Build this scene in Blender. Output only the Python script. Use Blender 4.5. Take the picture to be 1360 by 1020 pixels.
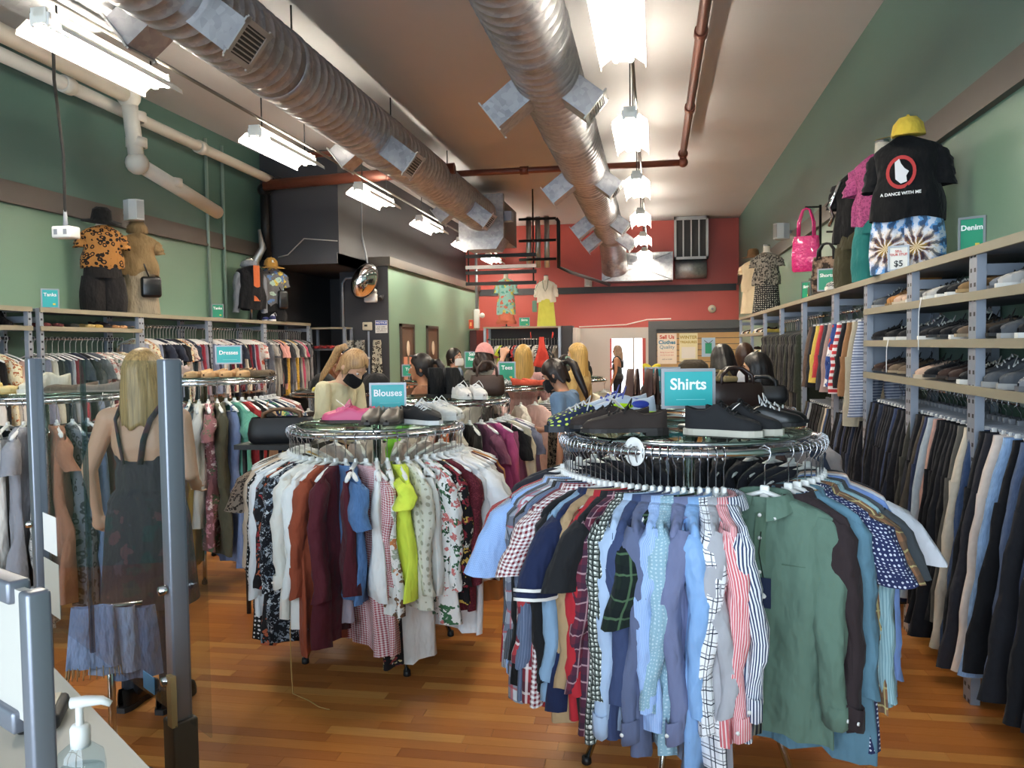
import bpy, math, random
import numpy as np
from mathutils import Matrix, Vector

for o in list(bpy.data.objects):
    bpy.data.objects.remove(o, do_unlink=True)
SC = bpy.context.scene
COL = SC.collection
PI = math.pi

# ------------------------------------------------------------------ camera
F_PX = 1080.0
YAW, PITCH, ROLL = math.radians(9.98), math.radians(-2.72), math.radians(0.7)
CAM = np.array([0.0, 0.0, 1.65])
def cam_basis():
    f = np.array([-math.sin(YAW)*math.cos(PITCH), math.cos(YAW)*math.cos(PITCH), math.sin(PITCH)])
    r = np.array([math.cos(YAW), math.sin(YAW), 0.0]); u = np.cross(r, f)
    return r*math.cos(ROLL)-u*math.sin(ROLL), u*math.cos(ROLL)+r*math.sin(ROLL), f
CR, CU, CF = cam_basis()
cam_d = bpy.data.cameras.new('camera'); cam_o = bpy.data.objects.new('camera', cam_d); COL.objects.link(cam_o)
cam_d.sensor_width = 36.0; cam_d.lens = F_PX/1360.0*36.0; cam_d.clip_start = 0.05; cam_d.clip_end = 200
cam_o.matrix_world = Matrix(((CR[0], CU[0], -CF[0], CAM[0]), (CR[1], CU[1], -CF[1], CAM[1]), (CR[2], CU[2], -CF[2], CAM[2]), (0, 0, 0, 1)))
SC.camera = cam_o

# ------------------------------------------------------------------ sky, light, exposure
TUBE_POWER = 118.0
SKY_POWER = 8.0
EXPOSURE = 0.35
world = bpy.data.worlds.new('sky'); SC.world = world; world.use_nodes = True
bg = world.node_tree.nodes['Background']; bg.inputs[0].default_value = (0.72, 0.86, 1.0, 1); bg.inputs[1].default_value = SKY_POWER
SC.view_settings.view_transform = 'Standard'; SC.view_settings.look = 'None'
SC.view_settings.exposure = EXPOSURE; SC.view_settings.gamma = 1.0; SC.view_settings.use_curve_mapping = False

# room extents (camera stands at x=0, y=0 and looks along +y)
XL, XR, YB, YF, ZC = -5.6, 1.87, 19.0, -2.4, 4.45
WIN = [(-5.1, -3.1), (-2.9, -0.9), (-0.7, 1.4)]       # shop-front panes behind the camera
for a, b in WIN:
    pl = bpy.data.lights.new('daylight_portal', 'AREA'); pl.shape = 'RECTANGLE'; pl.size = b-a; pl.size_y = 3.1
    pl.cycles.is_portal = True
    po = bpy.data.objects.new('daylight_portal', pl); COL.objects.link(po)
    po.location = ((a+b)/2, YF-0.02, 2.05); po.rotation_euler = (PI/2, 0, 0)

# ------------------------------------------------------------------ helpers
RNG = random.Random(11)
def lin(h):
    if isinstance(h, str):
        c = [int(h[i:i+2], 16)/255 for i in (0, 2, 4)]
    else:
        c = [x/255 for x in h]
    return tuple(x/12.92 if x <= 0.04045 else ((x+0.055)/1.055)**2.4 for x in c)+(1.0,)

class MB:
    """collects shapes; build() links them as one mesh object"""
    def __init__(s): s.v = []; s.f = []; s.uv = []; s.sm = []; s.n = 0
    def add(s, V, Fs, UV=None, smooth=False):
        V = np.asarray(V, float).reshape(-1, 3)
        s.v.append(V); s.uv.append(np.zeros((len(V), 2)) if UV is None else np.asarray(UV, float).reshape(-1, 2))
        n = s.n
        s.f.extend([tuple(i+n for i in f) for f in Fs]); s.sm.extend([smooth]*len(Fs)); s.n += len(V)
        return s
    def box(s, c, d, rz=0.0, M=None):
        x, y, z = d[0]/2, d[1]/2, d[2]/2
        V = np.array([[i*x, j*y, k*z] for i in (-1, 1) for j in (-1, 1) for k in (-1, 1)])
        if rz:
            ca, sa = math.cos(rz), math.sin(rz); V = np.c_[V[:, 0]*ca-V[:, 1]*sa, V[:, 0]*sa+V[:, 1]*ca, V[:, 2]]
        if M is not None: V = V @ np.asarray(M, float).T
        UV = V[:, :2]+V[:, 2:3]
        return s.add(V+np.asarray(c, float), [(0, 1, 3, 2), (4, 6, 7, 5), (0, 4, 5, 1), (2, 3, 7, 6), (0, 2, 6, 4), (1, 5, 7, 3)], UV)
    def bbox(s, x0, x1, y0, y1, z0, z1):
        return s.box(((x0+x1)/2, (y0+y1)/2, (z0+z1)/2), (abs(x1-x0), abs(y1-y0), abs(z1-z0)))
    def rbox(s, c, d, r=0.01, rz=0.0, M=None, seg=3):
        """box with rounded edges: a squashed superellipsoid-like block built from inset faces"""
        x, y, z = d[0]/2, d[1]/2, d[2]/2; r = min(r, x*.99, y*.99, z*.99)
        prof = []
        for i in range(seg+1):
            a = PI/2*i/seg; prof.append((-z+r-r*math.cos(a), r-r*math.sin(a)))
        prof += [(-p[0], p[1]) for p in reversed(prof)]
        ring = []
        for (sx, sy, a0) in ((1, 1, 0), (-1, 1, PI/2), (-1, -1, PI), (1, -1, 1.5*PI)):
            for i in range(seg+1):
                a = a0+PI/2*i/seg; ring.append((sx*(x-r), sy*(y-r), math.cos(a), math.sin(a)))
        V = []
        for (zz, ins) in prof:
            for (cx, cy, ca, sa) in ring: V.append((cx+ca*(r-ins), cy+sa*(r-ins), zz))
        n = len(ring); Fs = []
        for k in range(len(prof)-1):
            for i in range(n): j = (i+1) % n; Fs.append((k*n+i, k*n+j, (k+1)*n+j, (k+1)*n+i))
        Fs.append(tuple(reversed(range(n)))); Fs.append(tuple(range((len(prof)-1)*n, len(prof)*n)))
        V = np.array(V); UV = V[:, [0, 2]].copy()
        if rz:
            ca, sa = math.cos(rz), math.sin(rz); V = np.c_[V[:, 0]*ca-V[:, 1]*sa, V[:, 0]*sa+V[:, 1]*ca, V[:, 2]]
        if M is not None: V = V @ np.asarray(M, float).T
        return s.add(V+np.asarray(c, float), Fs, UV, True)
    def tube(s, pts, r, n=8, closed=False, cap=True, flat=1.0):
        P = np.asarray(pts, float); m = len(P)
        R = np.full(m, r, float) if np.isscalar(r) else np.asarray(r, float)
        T = np.zeros_like(P)
        if closed: T = np.roll(P, -1, 0)-np.roll(P, 1, 0)
        else: T[1:-1] = P[2:]-P[:-2]; T[0] = P[1]-P[0]; T[-1] = P[-1]-P[-2]
        T /= np.linalg.norm(T, axis=1)[:, None]+1e-12
        up = np.array([0, 0, 1.0]) if abs(T[0][2]) < .9 else np.array([1.0, 0, 0])
        A = np.cross(T[0], up); A /= np.linalg.norm(A); V = []
        L = np.r_[0, np.cumsum(np.linalg.norm(np.diff(P, axis=0), axis=1))]; UV = []
        for i in range(m):
            A = A-T[i]*(A@T[i]); A /= np.linalg.norm(A)+1e-12; B = np.cross(T[i], A)
            for k in range(n):
                a = 2*PI*k/n; V.append(P[i]+R[i]*(math.cos(a)*A+flat*math.sin(a)*B)); UV.append((a*R[i], L[i]))
        Fs = []
        for i in range(m if closed else m-1):
            i2 = (i+1) % m
            for k in range(n): k2 = (k+1) % n; Fs.append((i*n+k, i*n+k2, i2*n+k2, i2*n+k))
        s.add(V, Fs, UV, True)
        if cap and not closed:
            b = s.n-m*n
            s.f.append(tuple(b+k for k in reversed(range(n)))); s.f.append(tuple(b+(m-1)*n+k for k in range(n))); s.sm += [False, False]
        return s
    def cyl(s, p0, p1, r0, r1=None, n=12, cap=True): return s.tube([p0, p1], [r0, r0 if r1 is None else r1], n, cap=cap)
    def lathe(s, prof, n=16, c=(0, 0, 0), sx=1.0, sy=1.0, M=None):
        V = []; UV = []
        for (r, z) in prof:
            for k in range(n): a = 2*PI*k/n; V.append((r*math.cos(a)*sx, r*math.sin(a)*sy, z)); UV.append((a*.1, z))
        m = len(prof); Fs = []
        for i in range(m-1):
            for k in range(n): k2 = (k+1) % n; Fs.append((i*n+k, i*n+k2, (i+1)*n+k2, (i+1)*n+k))
        V = np.array(V)
        if M is not None: V = V @ np.asarray(M, float).T
        return s.add(V+np.asarray(c, float), Fs, UV, True)
    def ell(s, c, r, nu=14, nv=9, M=None):
        V = []; 
        for i in range(nv+1):
            t = PI*i/nv
            for k in range(nu): a = 2*PI*k/nu; V.append((r[0]*math.sin(t)*math.cos(a), r[1]*math.sin(t)*math.sin(a), r[2]*math.cos(t)))
        Fs = []
        for i in range(nv):
            for k in range(nu): k2 = (k+1) % nu; Fs.append((i*nu+k, (i+1)*nu+k, (i+1)*nu+k2, i*nu+k2))
        V = np.array(V); UV = V[:, [0, 2]].copy()
        if M is not None: V = V @ np.asarray(M, float).T
        return s.add(V+np.asarray(c, float), Fs, UV, True)
    def capsule(s, p0, p1, r0, r1, n=12):
        p0 = np.asarray(p0, float); p1 = np.asarray(p1, float); d = p1-p0; L = np.linalg.norm(d)+1e-9; d = d/L
        pts = []; rr = []
        for i in range(5): a = PI/2*(1-i/4); pts.append(p0-d*r0*math.sin(a)*.999); rr.append(max(r0*math.cos(a), 1e-4))
        for i in range(5): a = PI/2*i/4; pts.append(p1+d*r1*math.sin(a)*.999); rr.append(max(r1*math.cos(a), 1e-4))
        return s.tube(pts, rr, n)
    def prism(s, poly, z0, z1, M=None, c=(0, 0, 0)):
        n = len(poly); V = [(p[0], p[1], z0) for p in poly]+[(p[0], p[1], z1) for p in poly]
        Fs = [tuple(reversed(range(n))), tuple(range(n, 2*n))]+[(i, (i+1) % n, n+(i+1) % n, n+i) for i in range(n)]
        V = np.array(V, float); UV = V[:, :2].copy()
        if M is not None: V = V @ np.asarray(M, float).T
        return s.add(V+np.asarray(c, float), Fs, UV)
    def quad(s, a, b, c, d): return s.add([a, b, c, d], [(0, 1, 2, 3)], [(0, 0), (1, 0), (1, 1), (0, 1)])
    def grid(s, P, uv=None, smooth=True):
        P = np.asarray(P, float); nv, nu = P.shape[:2]
        if uv is None:
            du = np.concatenate([np.zeros((nv, 1)), np.cumsum(np.linalg.norm(np.diff(P, axis=1), axis=2), axis=1)], 1)
            du = np.repeat(du.mean(0)[None], nv, 0)
            dv = np.concatenate([np.zeros((1, nu)), np.cumsum(np.linalg.norm(np.diff(P, axis=0), axis=2), axis=0)], 0)
            dv = np.repeat(dv.mean(1)[:, None], nu, 1); uv = np.stack([du, dv], 2)
        idx = np.arange(nv*nu).reshape(nv, nu)
        Fs = np.stack([idx[:-1, :-1], idx[:-1, 1:], idx[1:, 1:], idx[1:, :-1]], 2).reshape(-1, 4)
        return s.add(P.reshape(-1, 3), [tuple(f) for f in Fs.tolist()], uv.reshape(-1, 2), smooth)
    def mesh(s, name, mat=None):
        me = bpy.data.meshes.new(name); V = np.concatenate(s.v) if s.v else np.zeros((0, 3))
        me.from_pydata(V.tolist(), [], s.f)
        me.polygons.foreach_set('use_smooth', s.sm)
        UV = np.concatenate(s.uv); ul = me.uv_layers.new(name='UVMap')
        li = np.empty(len(me.loops), dtype=np.int32); me.loops.foreach_get('vertex_index', li)
        ul.data.foreach_set('uv', UV[li].astype(np.float32).ravel())
        if mat is not None: me.materials.append(mat)
        return me
    def build(s, name, mat, parent=None, loc=None, rz=None):
        return link(name, s.mesh(name, mat), parent, loc, rz)

def link(name, me, parent=None, loc=None, rz=None, mat=None):
    o = bpy.data.objects.new(name, me); COL.objects.link(o)
    if parent is not None: o.parent = parent
    if loc is not None: o.location = loc
    if rz is not None: o.rotation_euler = (0, 0, rz) if np.isscalar(rz) else rz
    if mat is not None:
        o.material_slots[0].link = 'OBJECT'; o.material_slots[0].material = mat
    return o
def tag(o, label, cat, group=None):
    o['label'] = label; o['category'] = cat
    if group: o['group'] = group
    return o
def thing(name, label, cat, loc=(0, 0, 0), rz=0.0, group=None):
    o = bpy.data.objects.new(name, None); COL.objects.link(o); o.location = loc
    o.rotation_euler = (0, 0, rz) if np.isscalar(rz) else rz
    o.empty_display_size = 0.1
    return tag(o, label, cat, group)
def struct(o, label=None, cat=None):
    o['kind'] = 'structure'
    if label: o['label'] = label
    if cat: o['category'] = cat
    return o
def copy_tree(o, parent=None):
    c = o.copy(); COL.objects.link(c); c.parent = parent
    for ch in list(o.children): copy_tree(ch, c)
    return c
def rotx(a): c, s = math.cos(a), math.sin(a); return np.array([[1, 0, 0], [0, c, -s], [0, s, c]])
def roty(a): c, s = math.cos(a), math.sin(a); return np.array([[c, 0, s], [0, 1, 0], [-s, 0, c]])
def rotz(a): c, s = math.cos(a), math.sin(a); return np.array([[c, -s, 0], [s, c, 0], [0, 0, 1]])

def text_mesh(body, size, mat, name='lettering', bold=0.0, extrude=0.0008, align='CENTER'):
    cu = bpy.data.curves.new('tx', 'FONT'); cu.body = body; cu.size = size; cu.offset = bold; cu.extrude = extrude
    cu.align_x = align; cu.align_y = 'CENTER'; cu.resolution_u = 3
    ob = bpy.data.objects.new('tx', cu); COL.objects.link(ob)
    bpy.context.view_layer.update()
    dg = bpy.context.evaluated_depsgraph_get()
    me = bpy.data.meshes.new_from_object(ob.evaluated_get(dg)); me.name = name
    bpy.data.objects.remove(ob); me.materials.clear(); me.materials.append(mat)
    return me
TXT = {}
def text(body, size, mat, parent, loc, rot, name='lettering', bold=0.0, label=None):
    k = (body, size, mat.name, bold)
    if k not in TXT: TXT[k] = text_mesh(body, size, mat, name, bold)
    o = link(name, TXT[k], parent, loc, rot)
    if label: o['label'] = label
    return o
# ------------------------------------------------------------------ materials
MATS = {}
class NB:
    def __init__(s, name):
        s.m = bpy.data.materials.new(name); s.m.use_nodes = True; s.t = s.m.node_tree; s.b = s.t.nodes['Principled BSDF']
    def nd(s, typ, **kw):
        n = s.t.nodes.new(typ)
        for k, v in kw.items(): setattr(n, k, v)
        return n
    def ln(s, a, b): s.t.links.new(a, b)
    def val(s, sock, v):
        if hasattr(v, 'is_output'): s.ln(v, sock)
        else: sock.default_value = v
    def math(s, op, a, b=None, c=None):
        n = s.nd('ShaderNodeMath', operation=op); s.val(n.inputs[0], a)
        if b is not None: s.val(n.inputs[1], b)
        if c is not None: s.val(n.inputs[2], c)
        return n.outputs[0]
    def mix(s, fac, a, b, blend='MIX'):
        n = s.nd('ShaderNodeMix', data_type='RGBA', blend_type=blend); s.val(n.inputs[0], fac); s.val(n.inputs[6], a); s.val(n.inputs[7], b)
        return n.outputs[2]
    def ramp(s, fac, stops, interp='LINEAR'):
        n = s.nd('ShaderNodeValToRGB'); cr = n.color_ramp; cr.interpolation = interp
        while len(cr.elements) < len(stops): cr.elements.new(0.5)
        for e, (p, c) in zip(cr.elements, stops): e.position = p; e.color = c
        s.ln(fac, n.inputs[0]); return n.outputs[0]
    def uv(s): return s.nd('ShaderNodeUVMap').outputs[0]
    def obj(s): return s.nd('ShaderNodeTexCoord').outputs['Object']
    def scale(s, vec, sc):
        n = s.nd('ShaderNodeMapping'); s.ln(vec, n.inputs[0]); n.inputs['Scale'].default_value = sc; return n.outputs[0]
    def xyz(s, vec): n = s.nd('ShaderNodeSeparateXYZ'); s.ln(vec, n.inputs[0]); return n.outputs
    def noise(s, vec, sc, det=3.0, rough=.55):
        n = s.nd('ShaderNodeTexNoise'); 
        if vec is not None: s.ln(vec, n.inputs['Vector'])
        n.inputs['Scale'].default_value = sc; n.inputs['Detail'].default_value = det; n.inputs['Roughness'].default_value = rough
        return n.outputs
    def voro(s, vec, sc, feat='F1', rnd=1.0):
        n = s.nd('ShaderNodeTexVoronoi', feature=feat); s.ln(vec, n.inputs['Vector']); n.inputs['Scale'].default_value = sc; n.inputs['Randomness'].default_value = rnd
        return n.outputs
    def bump(s, h, strength=.3, dist=.01):
        n = s.nd('ShaderNodeBump'); n.inputs['Strength'].default_value = strength; n.inputs['Distance'].default_value = dist; s.ln(h, n.inputs['Height']); s.ln(n.outputs[0], s.b.inputs['Normal'])
    def color(s, c): s.val(s.b.inputs['Base Color'], c)
    def set(s, rough=None, metal=None, spec=None, sheen=None, coat=None):
        i = s.b.inputs
        if rough is not None: s.val(i['Roughness'], rough)
        if metal is not None: i['Metallic'].default_value = metal
        if spec is not None: i['Specular IOR Level'].default_value = spec
        if sheen is not None: i['Sheen Weight'].default_value = sheen
        if coat is not None: i['Coat Weight'].default_value = coat

def plain(name, c, rough=.6, metal=0.0, var=0.0, vscale=6.0, bump=0.0, bscale=60.0, spec=None, coat=None):
    if name in MATS: return MATS[name]
    n = NB(name); col = lin(c)
    if var:
        o = n.noise(n.obj(), vscale, 4)[0]
        n.color(n.mix(o, tuple(x*(1-var) for x in col[:3])+(1,), tuple(min(1, x*(1+var)) for x in col[:3])+(1,)))
    else: n.color(col)
    n.set(rough, metal, spec, coat=coat)
    if bump: n.bump(n.noise(n.obj(), bscale, 3)[0], bump, .004)
    MATS[name] = n.m; return n.m
def emit(name, c, st):
    if name in MATS: return MATS[name]
    n = NB(name); n.color((0, 0, 0, 1)); n.b.inputs['Emission Color'].default_value = lin(c); n.b.inputs['Emission Strength'].default_value = st
    MATS[name] = n.m; return n.m

def clin(h, k=.9):
    c = lin(h); l = .3*c[0]+.59*c[1]+.11*c[2]
    return tuple(l+(v-l)*k for v in c[:3])+(1.0,)

def cloth(spec):
    """spec: (pattern, colours...)  patterns follow the garment's own UVs, in metres"""
    if spec in MATS: return MATS[spec]
    kind = spec[0]; n = NB('cloth_'+kind); rough = .88
    uv = n.uv(); x, y, _ = n.xyz(uv)
    def band(co, period, duty, ph=0.0): return n.math('LESS_THAN', n.math('FRACT', n.math('MULTIPLY_ADD', co, 1/period, 7.3+ph)), duty)
    if kind == 'plain' or kind == 'satin':
        c = clin(spec[1]); o = n.noise(n.obj(), 9, 3)[0]
        col = n.mix(o, tuple(v*.9 for v in c[:3])+(1,), tuple(min(1, v*1.08) for v in c[:3])+(1,))
        if kind == 'satin': rough = .38
    elif kind == 'denim':
        c = clin(spec[1]); o = n.noise(n.scale(uv, (90, 9, 1)), 3, 3)[0]; o2 = n.noise(uv, 4, 2)[0]
        f = n.math('ADD', n.math('MULTIPLY', o, .6), n.math('MULTIPLY', o2, .4))
        col = n.ramp(f, [(.3, tuple(v*.7 for v in c[:3])+(1,)), (.7, tuple(min(1, v*1.35+.01) for v in c[:3])+(1,))])
    elif kind == 'stripe':      # c1 c2 period duty axis
        m = band(x if spec[5] == 'v' else y, spec[3], spec[4]); col = n.mix(m, clin(spec[1]), clin(spec[2]))
    elif kind == 'gingham':
        m = n.math('MULTIPLY', n.math('ADD', band(x, spec[3], .5), band(y, spec[3], .5)), .5); col = n.mix(m, clin(spec[1]), clin(spec[2]))
    elif kind == 'window':
        m = n.math('MAXIMUM', band(x, spec[3], spec[4]), band(y, spec[3], spec[4]))
        m2 = n.math('MAXIMUM', band(x, spec[3], spec[4], .3), band(y, spec[3], spec[4], .3))
        col = n.mix(n.math('MAXIMUM', m, n.math('MULTIPLY', m2, .7)), clin(spec[1]), clin(spec[2]))
    elif kind == 'plaid':       # base c2 c3 period
        p = spec[4]; col = clin(spec[1])
        for (co, cc, d, ph) in ((x, spec[2], .42, 0), (y, spec[2], .42, 0), (x, spec[3], .1, .6), (y, spec[3], .1, .6)):
            col = n.mix(n.math('MULTIPLY', band(co, p, d, ph), .55 if d > .2 else .8), col, clin(cc))
    elif kind == 'dots':        # base c scale
        v = n.voro(uv, spec[3], rnd=.25)[0]; col = n.mix(n.math('LESS_THAN', v, .27), clin(spec[1]), clin(spec[2]))
    elif kind == 'floral':      # base c1 c2 c3 scale
        w = n.noise(uv, spec[5]*1.5, 2)[1]; vm = n.nd('ShaderNodeMix', data_type='RGBA'); vm.inputs[0].default_value = .09
        n.ln(uv, vm.inputs[6]); n.ln(w, vm.inputs[7]); vo = n.voro(vm.outputs[2], spec[5])
        hue = n.xyz(vo[1])[0]
        fl = n.ramp(hue, [(0, clin(spec[2])), (.4, clin(spec[3])), (.72, clin(spec[4]))], 'CONSTANT')
        col = n.mix(n.math('LESS_THAN', vo[0], .42), clin(spec[1]), fl)
        col = n.mix(n.math('LESS_THAN', vo[0], .12), col, n.mix(.5, fl, clin(spec[1])))
    elif kind == 'leopard':     # base spot scale
        nz = n.noise(uv, spec[3]*1.2, 2)[0]; d = n.math('ADD', n.voro(uv, spec[3])[0], n.math('MULTIPLY', n.math('SUBTRACT', nz, .5), .5))
        ring = n.math('MULTIPLY', n.math('GREATER_THAN', d, .22), n.math('LESS_THAN', d, .48)); col = n.mix(ring, clin(spec[1]), clin(spec[2]))
    elif kind == 'camo':
        o = n.noise(uv, spec[4], 2)[0]; col = n.ramp(o, [(0, clin(spec[1])), (.46, clin(spec[2])), (.56, clin(spec[3]))], 'CONSTANT')
    elif kind == 'check':
        n2 = n.nd('ShaderNodeTexChecker'); n.ln(uv, n2.inputs[0]); n2.inputs[1].default_value = clin(spec[1]); n2.inputs[2].default_value = clin(spec[2]); n2.inputs[3].default_value = spec[3]; col = n2.outputs[0]
    elif kind == 'ombre':       # top bottom split
        o = n.math('ADD', y, n.math('MULTIPLY', n.noise(uv, 9, 3)[0], .12)); col = n.ramp(o, [(spec[3], clin(spec[1])), (spec[3]+.12, clin(spec[2]))])
    elif kind == 'tiedye':
        cx = n.math('SUBTRACT', x, spec[1]); cy = n.math('SUBTRACT', y, spec[2])
        r = n.math('SQRT', n.math('ADD', n.math('MULTIPLY', cx, cx), n.math('MULTIPLY', cy, cy)))
        a = n.math('ARCTAN2', cy, cx); nz = n.noise(uv, 22, 3)[0]
        rr = n.math('ADD', n.math('MULTIPLY', r, 3.2), n.math('MULTIPLY', nz, .35))
        c1 = n.ramp(rr, [(0, clin('c0503a')), (.22, clin('e0b848')), (.38, clin('5a2a38')), (.5, clin('e8d8c8')), (.62, clin('4a88c8')), (.85, clin('7ab0e0'))])
        st = n.math('SINE', n.math('ADD', n.math('MULTIPLY', a, 11), n.math('MULTIPLY', nz, 7)))
        col = n.mix(n.math('MULTIPLY', n.math('GREATER_THAN', st, .45), .75), c1, clin('20283c'))
        col = n.mix(n.math('MULTIPLY', n.math('LESS_THAN', st, -.6), .7), col, clin('e4e6ee'))
    n.color(col); n.set(rough, spec=.25, sheen=.05)
    wr = n.noise(n.scale(n.obj(), (1, 1, .5)), 9, 3, .5)[0]; n.bump(wr, .85, .06)
    MATS[spec] = n.m; return n.m

def P_(c): return ('plain', c)

M_chrome = plain('chrome', 'c8c8ca', .14, 1.0)
M_galv = None
def galv():
    n = NB('galvanised_steel'); v = n.voro(n.obj(), 22)[1]; o = n.noise(n.obj(), 2.2, 4)[0]
    f = n.math('ADD', n.math('MULTIPLY', n.xyz(v)[0], .25), n.math('MULTIPLY', o, .75))
    n.color(n.ramp(f, [(.25, lin('86868a')), (.75, lin('b4b4b6'))])); n.set(.3, .6); n.val(n.b.inputs['Roughness'], n.math('MULTIPLY_ADD', o, .25, .3))
    return n.m
M_galv = galv()
M_steel = plain('galvanised_upright', '9aa3b0', .42, .55, var=.12, vscale=9)
M_lip = plain('shelf_edge_putty', '97907c', .5, .15, var=.06)
M_shelfgrey = plain('shelf_board_grey', '6c7178', .55, .2, var=.08)
M_white_pl = plain('white_plastic', 'e6e4e0', .35)
M_hook = plain('hanger_hook_steel', 'b8b8bc', .25, 1.0)
M_grey_pl = plain('grey_plastic', '8d9096', .4)
M_clear = None
def clear_pl(name, tint='f2f6f8', gloss=.06):
    n = NB(name); tr = n.nd('ShaderNodeBsdfTransparent'); tr.inputs[0].default_value = lin(tint)
    gl = n.nd('ShaderNodeBsdfGlossy'); gl.inputs['Roughness'].default_value = .03
    fr = n.nd('ShaderNodeLayerWeight'); fr.inputs[0].default_value = .5
    mx = n.nd('ShaderNodeMixShader'); n.ln(n.math('MULTIPLY_ADD', n.math('POWER', fr.outputs[1], 4.0), .25, gloss*.3), mx.inputs[0]); n.ln(tr.outputs[0], mx.inputs[1]); n.ln(gl.outputs[0], mx.inputs[2])
    n.ln(mx.outputs[0], n.t.nodes['Material Output'].inputs[0]); return n.m
M_clear = clear_pl('clear_acrylic')
M_glass_top = clear_pl('glass_disc', 'd4e2dc', .1)
M_ink = plain('ink_black', '151515', .5)
M_paper = plain('paper_white', 'e8e6e0', .7)
M_teal = plain('teal_print', '1fa7a8', .35, var=.1, vscale=5)
M_tgreen = plain('green_print', '1c8f6a', .4, var=.05)
M_signtext = plain('sign_white', 'f2f4f2', .5)
M_frame = plain('sign_frame_grey', '87898c', .35, .6)
M_dark = plain('black_plastic', '18181a', .45)
M_brown_trim = plain('trim_taupe', '5b534d', .5, var=.05)
M_charcoal = plain('charcoal_paint', '34353a', .42, var=.07, vscale=2)
M_copper = plain('oxide_red_pipe', '6b3b2c', .45, .3, var=.15, vscale=3)
M_pipe_white = plain('white_pipe', 'c2c0b6', .5, var=.06)
M_black_iron = plain('black_iron', '1e1e1f', .5, .5)
# ------------------------------------------------------------------ the shell
def wood():
    n = NB('floor_plank_wood'); oi = n.nd('ShaderNodeObjectInfo').outputs['Random']; gi = n.nd('ShaderNodeNewGeometry').outputs['Random Per Island']
    f = n.math('FRACT', n.math('ADD', oi, gi)); g = n.nd('ShaderNodeNewGeometry').outputs['Position']
    off = n.nd('ShaderNodeVectorMath', operation='ADD'); n.ln(g, off.inputs[0]); cmb = n.nd('ShaderNodeCombineXYZ'); n.ln(n.math('MULTIPLY', f, 37), cmb.inputs[0]); n.ln(cmb.outputs[0], off.inputs[1])
    gr = n.noise(n.scale(off.outputs[0], (1.6, 34, 1)), 3, 5)[0]
    base = n.ramp(f, [(0, lin('a8622e')), (.3, lin('b87036')), (.6, lin('c8803e')), (.85, lin('d49048')), (1, lin('dca058'))])
    n.color(n.mix(n.math('MULTIPLY', gr, .45), base, lin('8a5428'))); n.set(.3, spec=.45)
    n.val(n.b.inputs['Roughness'], n.math('MULTIPLY_ADD', gr, .16, .24)); n.bump(gr, .08, .002); return n.m
M_wood = wood()
def wall_paint(name, c, rough=.5):
    n = NB(name); o = n.noise(n.obj(), .9, 4)[0]; cc = lin(c)
    n.color(n.mix(o, tuple(v*.92 for v in cc[:3])+(1,), tuple(v*1.07 for v in cc[:3])+(1,))); n.set(rough); n.bump(n.noise(n.obj(), 45, 3)[0], .12, .003); return n.m
W_up = wall_paint('paint_deep_green', '4e6f66', .42)
W_lo = wall_paint('paint_sage_green', '769480', .45)
W_red = wall_paint('paint_brick_red', 'b44e45', .45)
W_ceil = wall_paint('paint_ceiling_taupe', 'b6b6b6', .6)
W_black = wall_paint('paint_charcoal', '303136', .6)
W_white = wall_paint('paint_offwhite', 'c9c2bc', .5)

fl = struct(MB().bbox(XL-.1, XR+.1, YF-.1, YB+.1, -.12, -.012).build('floor', plain('subfloor_dark', '2a1c14', .8)), 'glossy reddish brown wood strip floor', 'floor')
rw, gap = .072, .0015
rng = random.Random(4); near = []; far = MB(); meshes = {}
row = 0; y = YF
while y < YB:
    x = XL-rng.random()*.5
    while x < XR:
        L = rng.choice([.4, .5, .6, .7])
        x0, x1 = max(x, XL), min(x+L, XR)
        if x1-x0 > .03:
            isnear = 2.9 < y < 6.1 and x0 > -2.35 and x1 < 1.35 and not (x0 > -.55 and x1 < .75 and y > 3.9) and len(near) < 300 and abs((x1-x0)-L) < 1e-6
            if isnear: near.append(((x0+x1)/2, y+rw/2, L))
            else: far.bbox(x0+gap/2, x1-gap/2, y+gap/2, y+rw-gap/2, -.012, 0)
        x += L
    y += rw; row += 1
for (cx, cy, L) in near:
    if L not in meshes: meshes[L] = MB().box((0, 0, -.006), (L-gap, rw-gap, .012)).mesh('plank', M_wood)
    link('plank', meshes[L], fl, (cx, cy, 0))
fo = far.build('planks', M_wood, fl); fo['kind'] = 'stuff'

struct(MB().bbox(XL-.1, XR+.1, YF-.1, YB+.1, ZC, ZC+.1).build('ceiling', W_ceil), 'flat taupe painted ceiling', 'ceiling')
ZT = 3.0     # trim height
wl = struct(MB().bbox(XL-.1, XL, YF, YB, 0, ZT).build('wall_left', W_lo), 'sage green lower wall with deep green upper band', 'wall')
MB().bbox(XL-.1, XL, YF, YB, ZT, ZC).build('upper_band', W_up, wl)
wr = struct(MB().bbox(XR, XR+.1, YF, YB, 0, ZT).build('wall_right', W_lo), 'sage green side wall with deep green upper band behind shoe shelves', 'wall')
MB().bbox(XR, XR+.1, YF, YB, ZT, ZC).build('upper_band', W_up, wr)
struct(MB().bbox(XL, XR, YB, YB+.1, 0, ZC).build('wall_back', W_red), 'brick red end wall', 'wall')
def trim(name, x0, x1, y0, y1, z0, z1, m=M_brown_trim, lab='taupe picture rail board'):
    return struct(MB().bbox(x0, x1, y0, y1, z0, z1).build(name, m), lab, 'trim')
t1 = trim('trim_1', XL, XL+.03, YF, 12.3, ZT-.02, ZT+.15, lab='taupe rail board along the long green wall with hanging tops'); MB().bbox(XL, XL+.05, YF, 12.3, ZT-.05, ZT-.02).build('lower_lip', M_brown_trim, t1)
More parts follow.
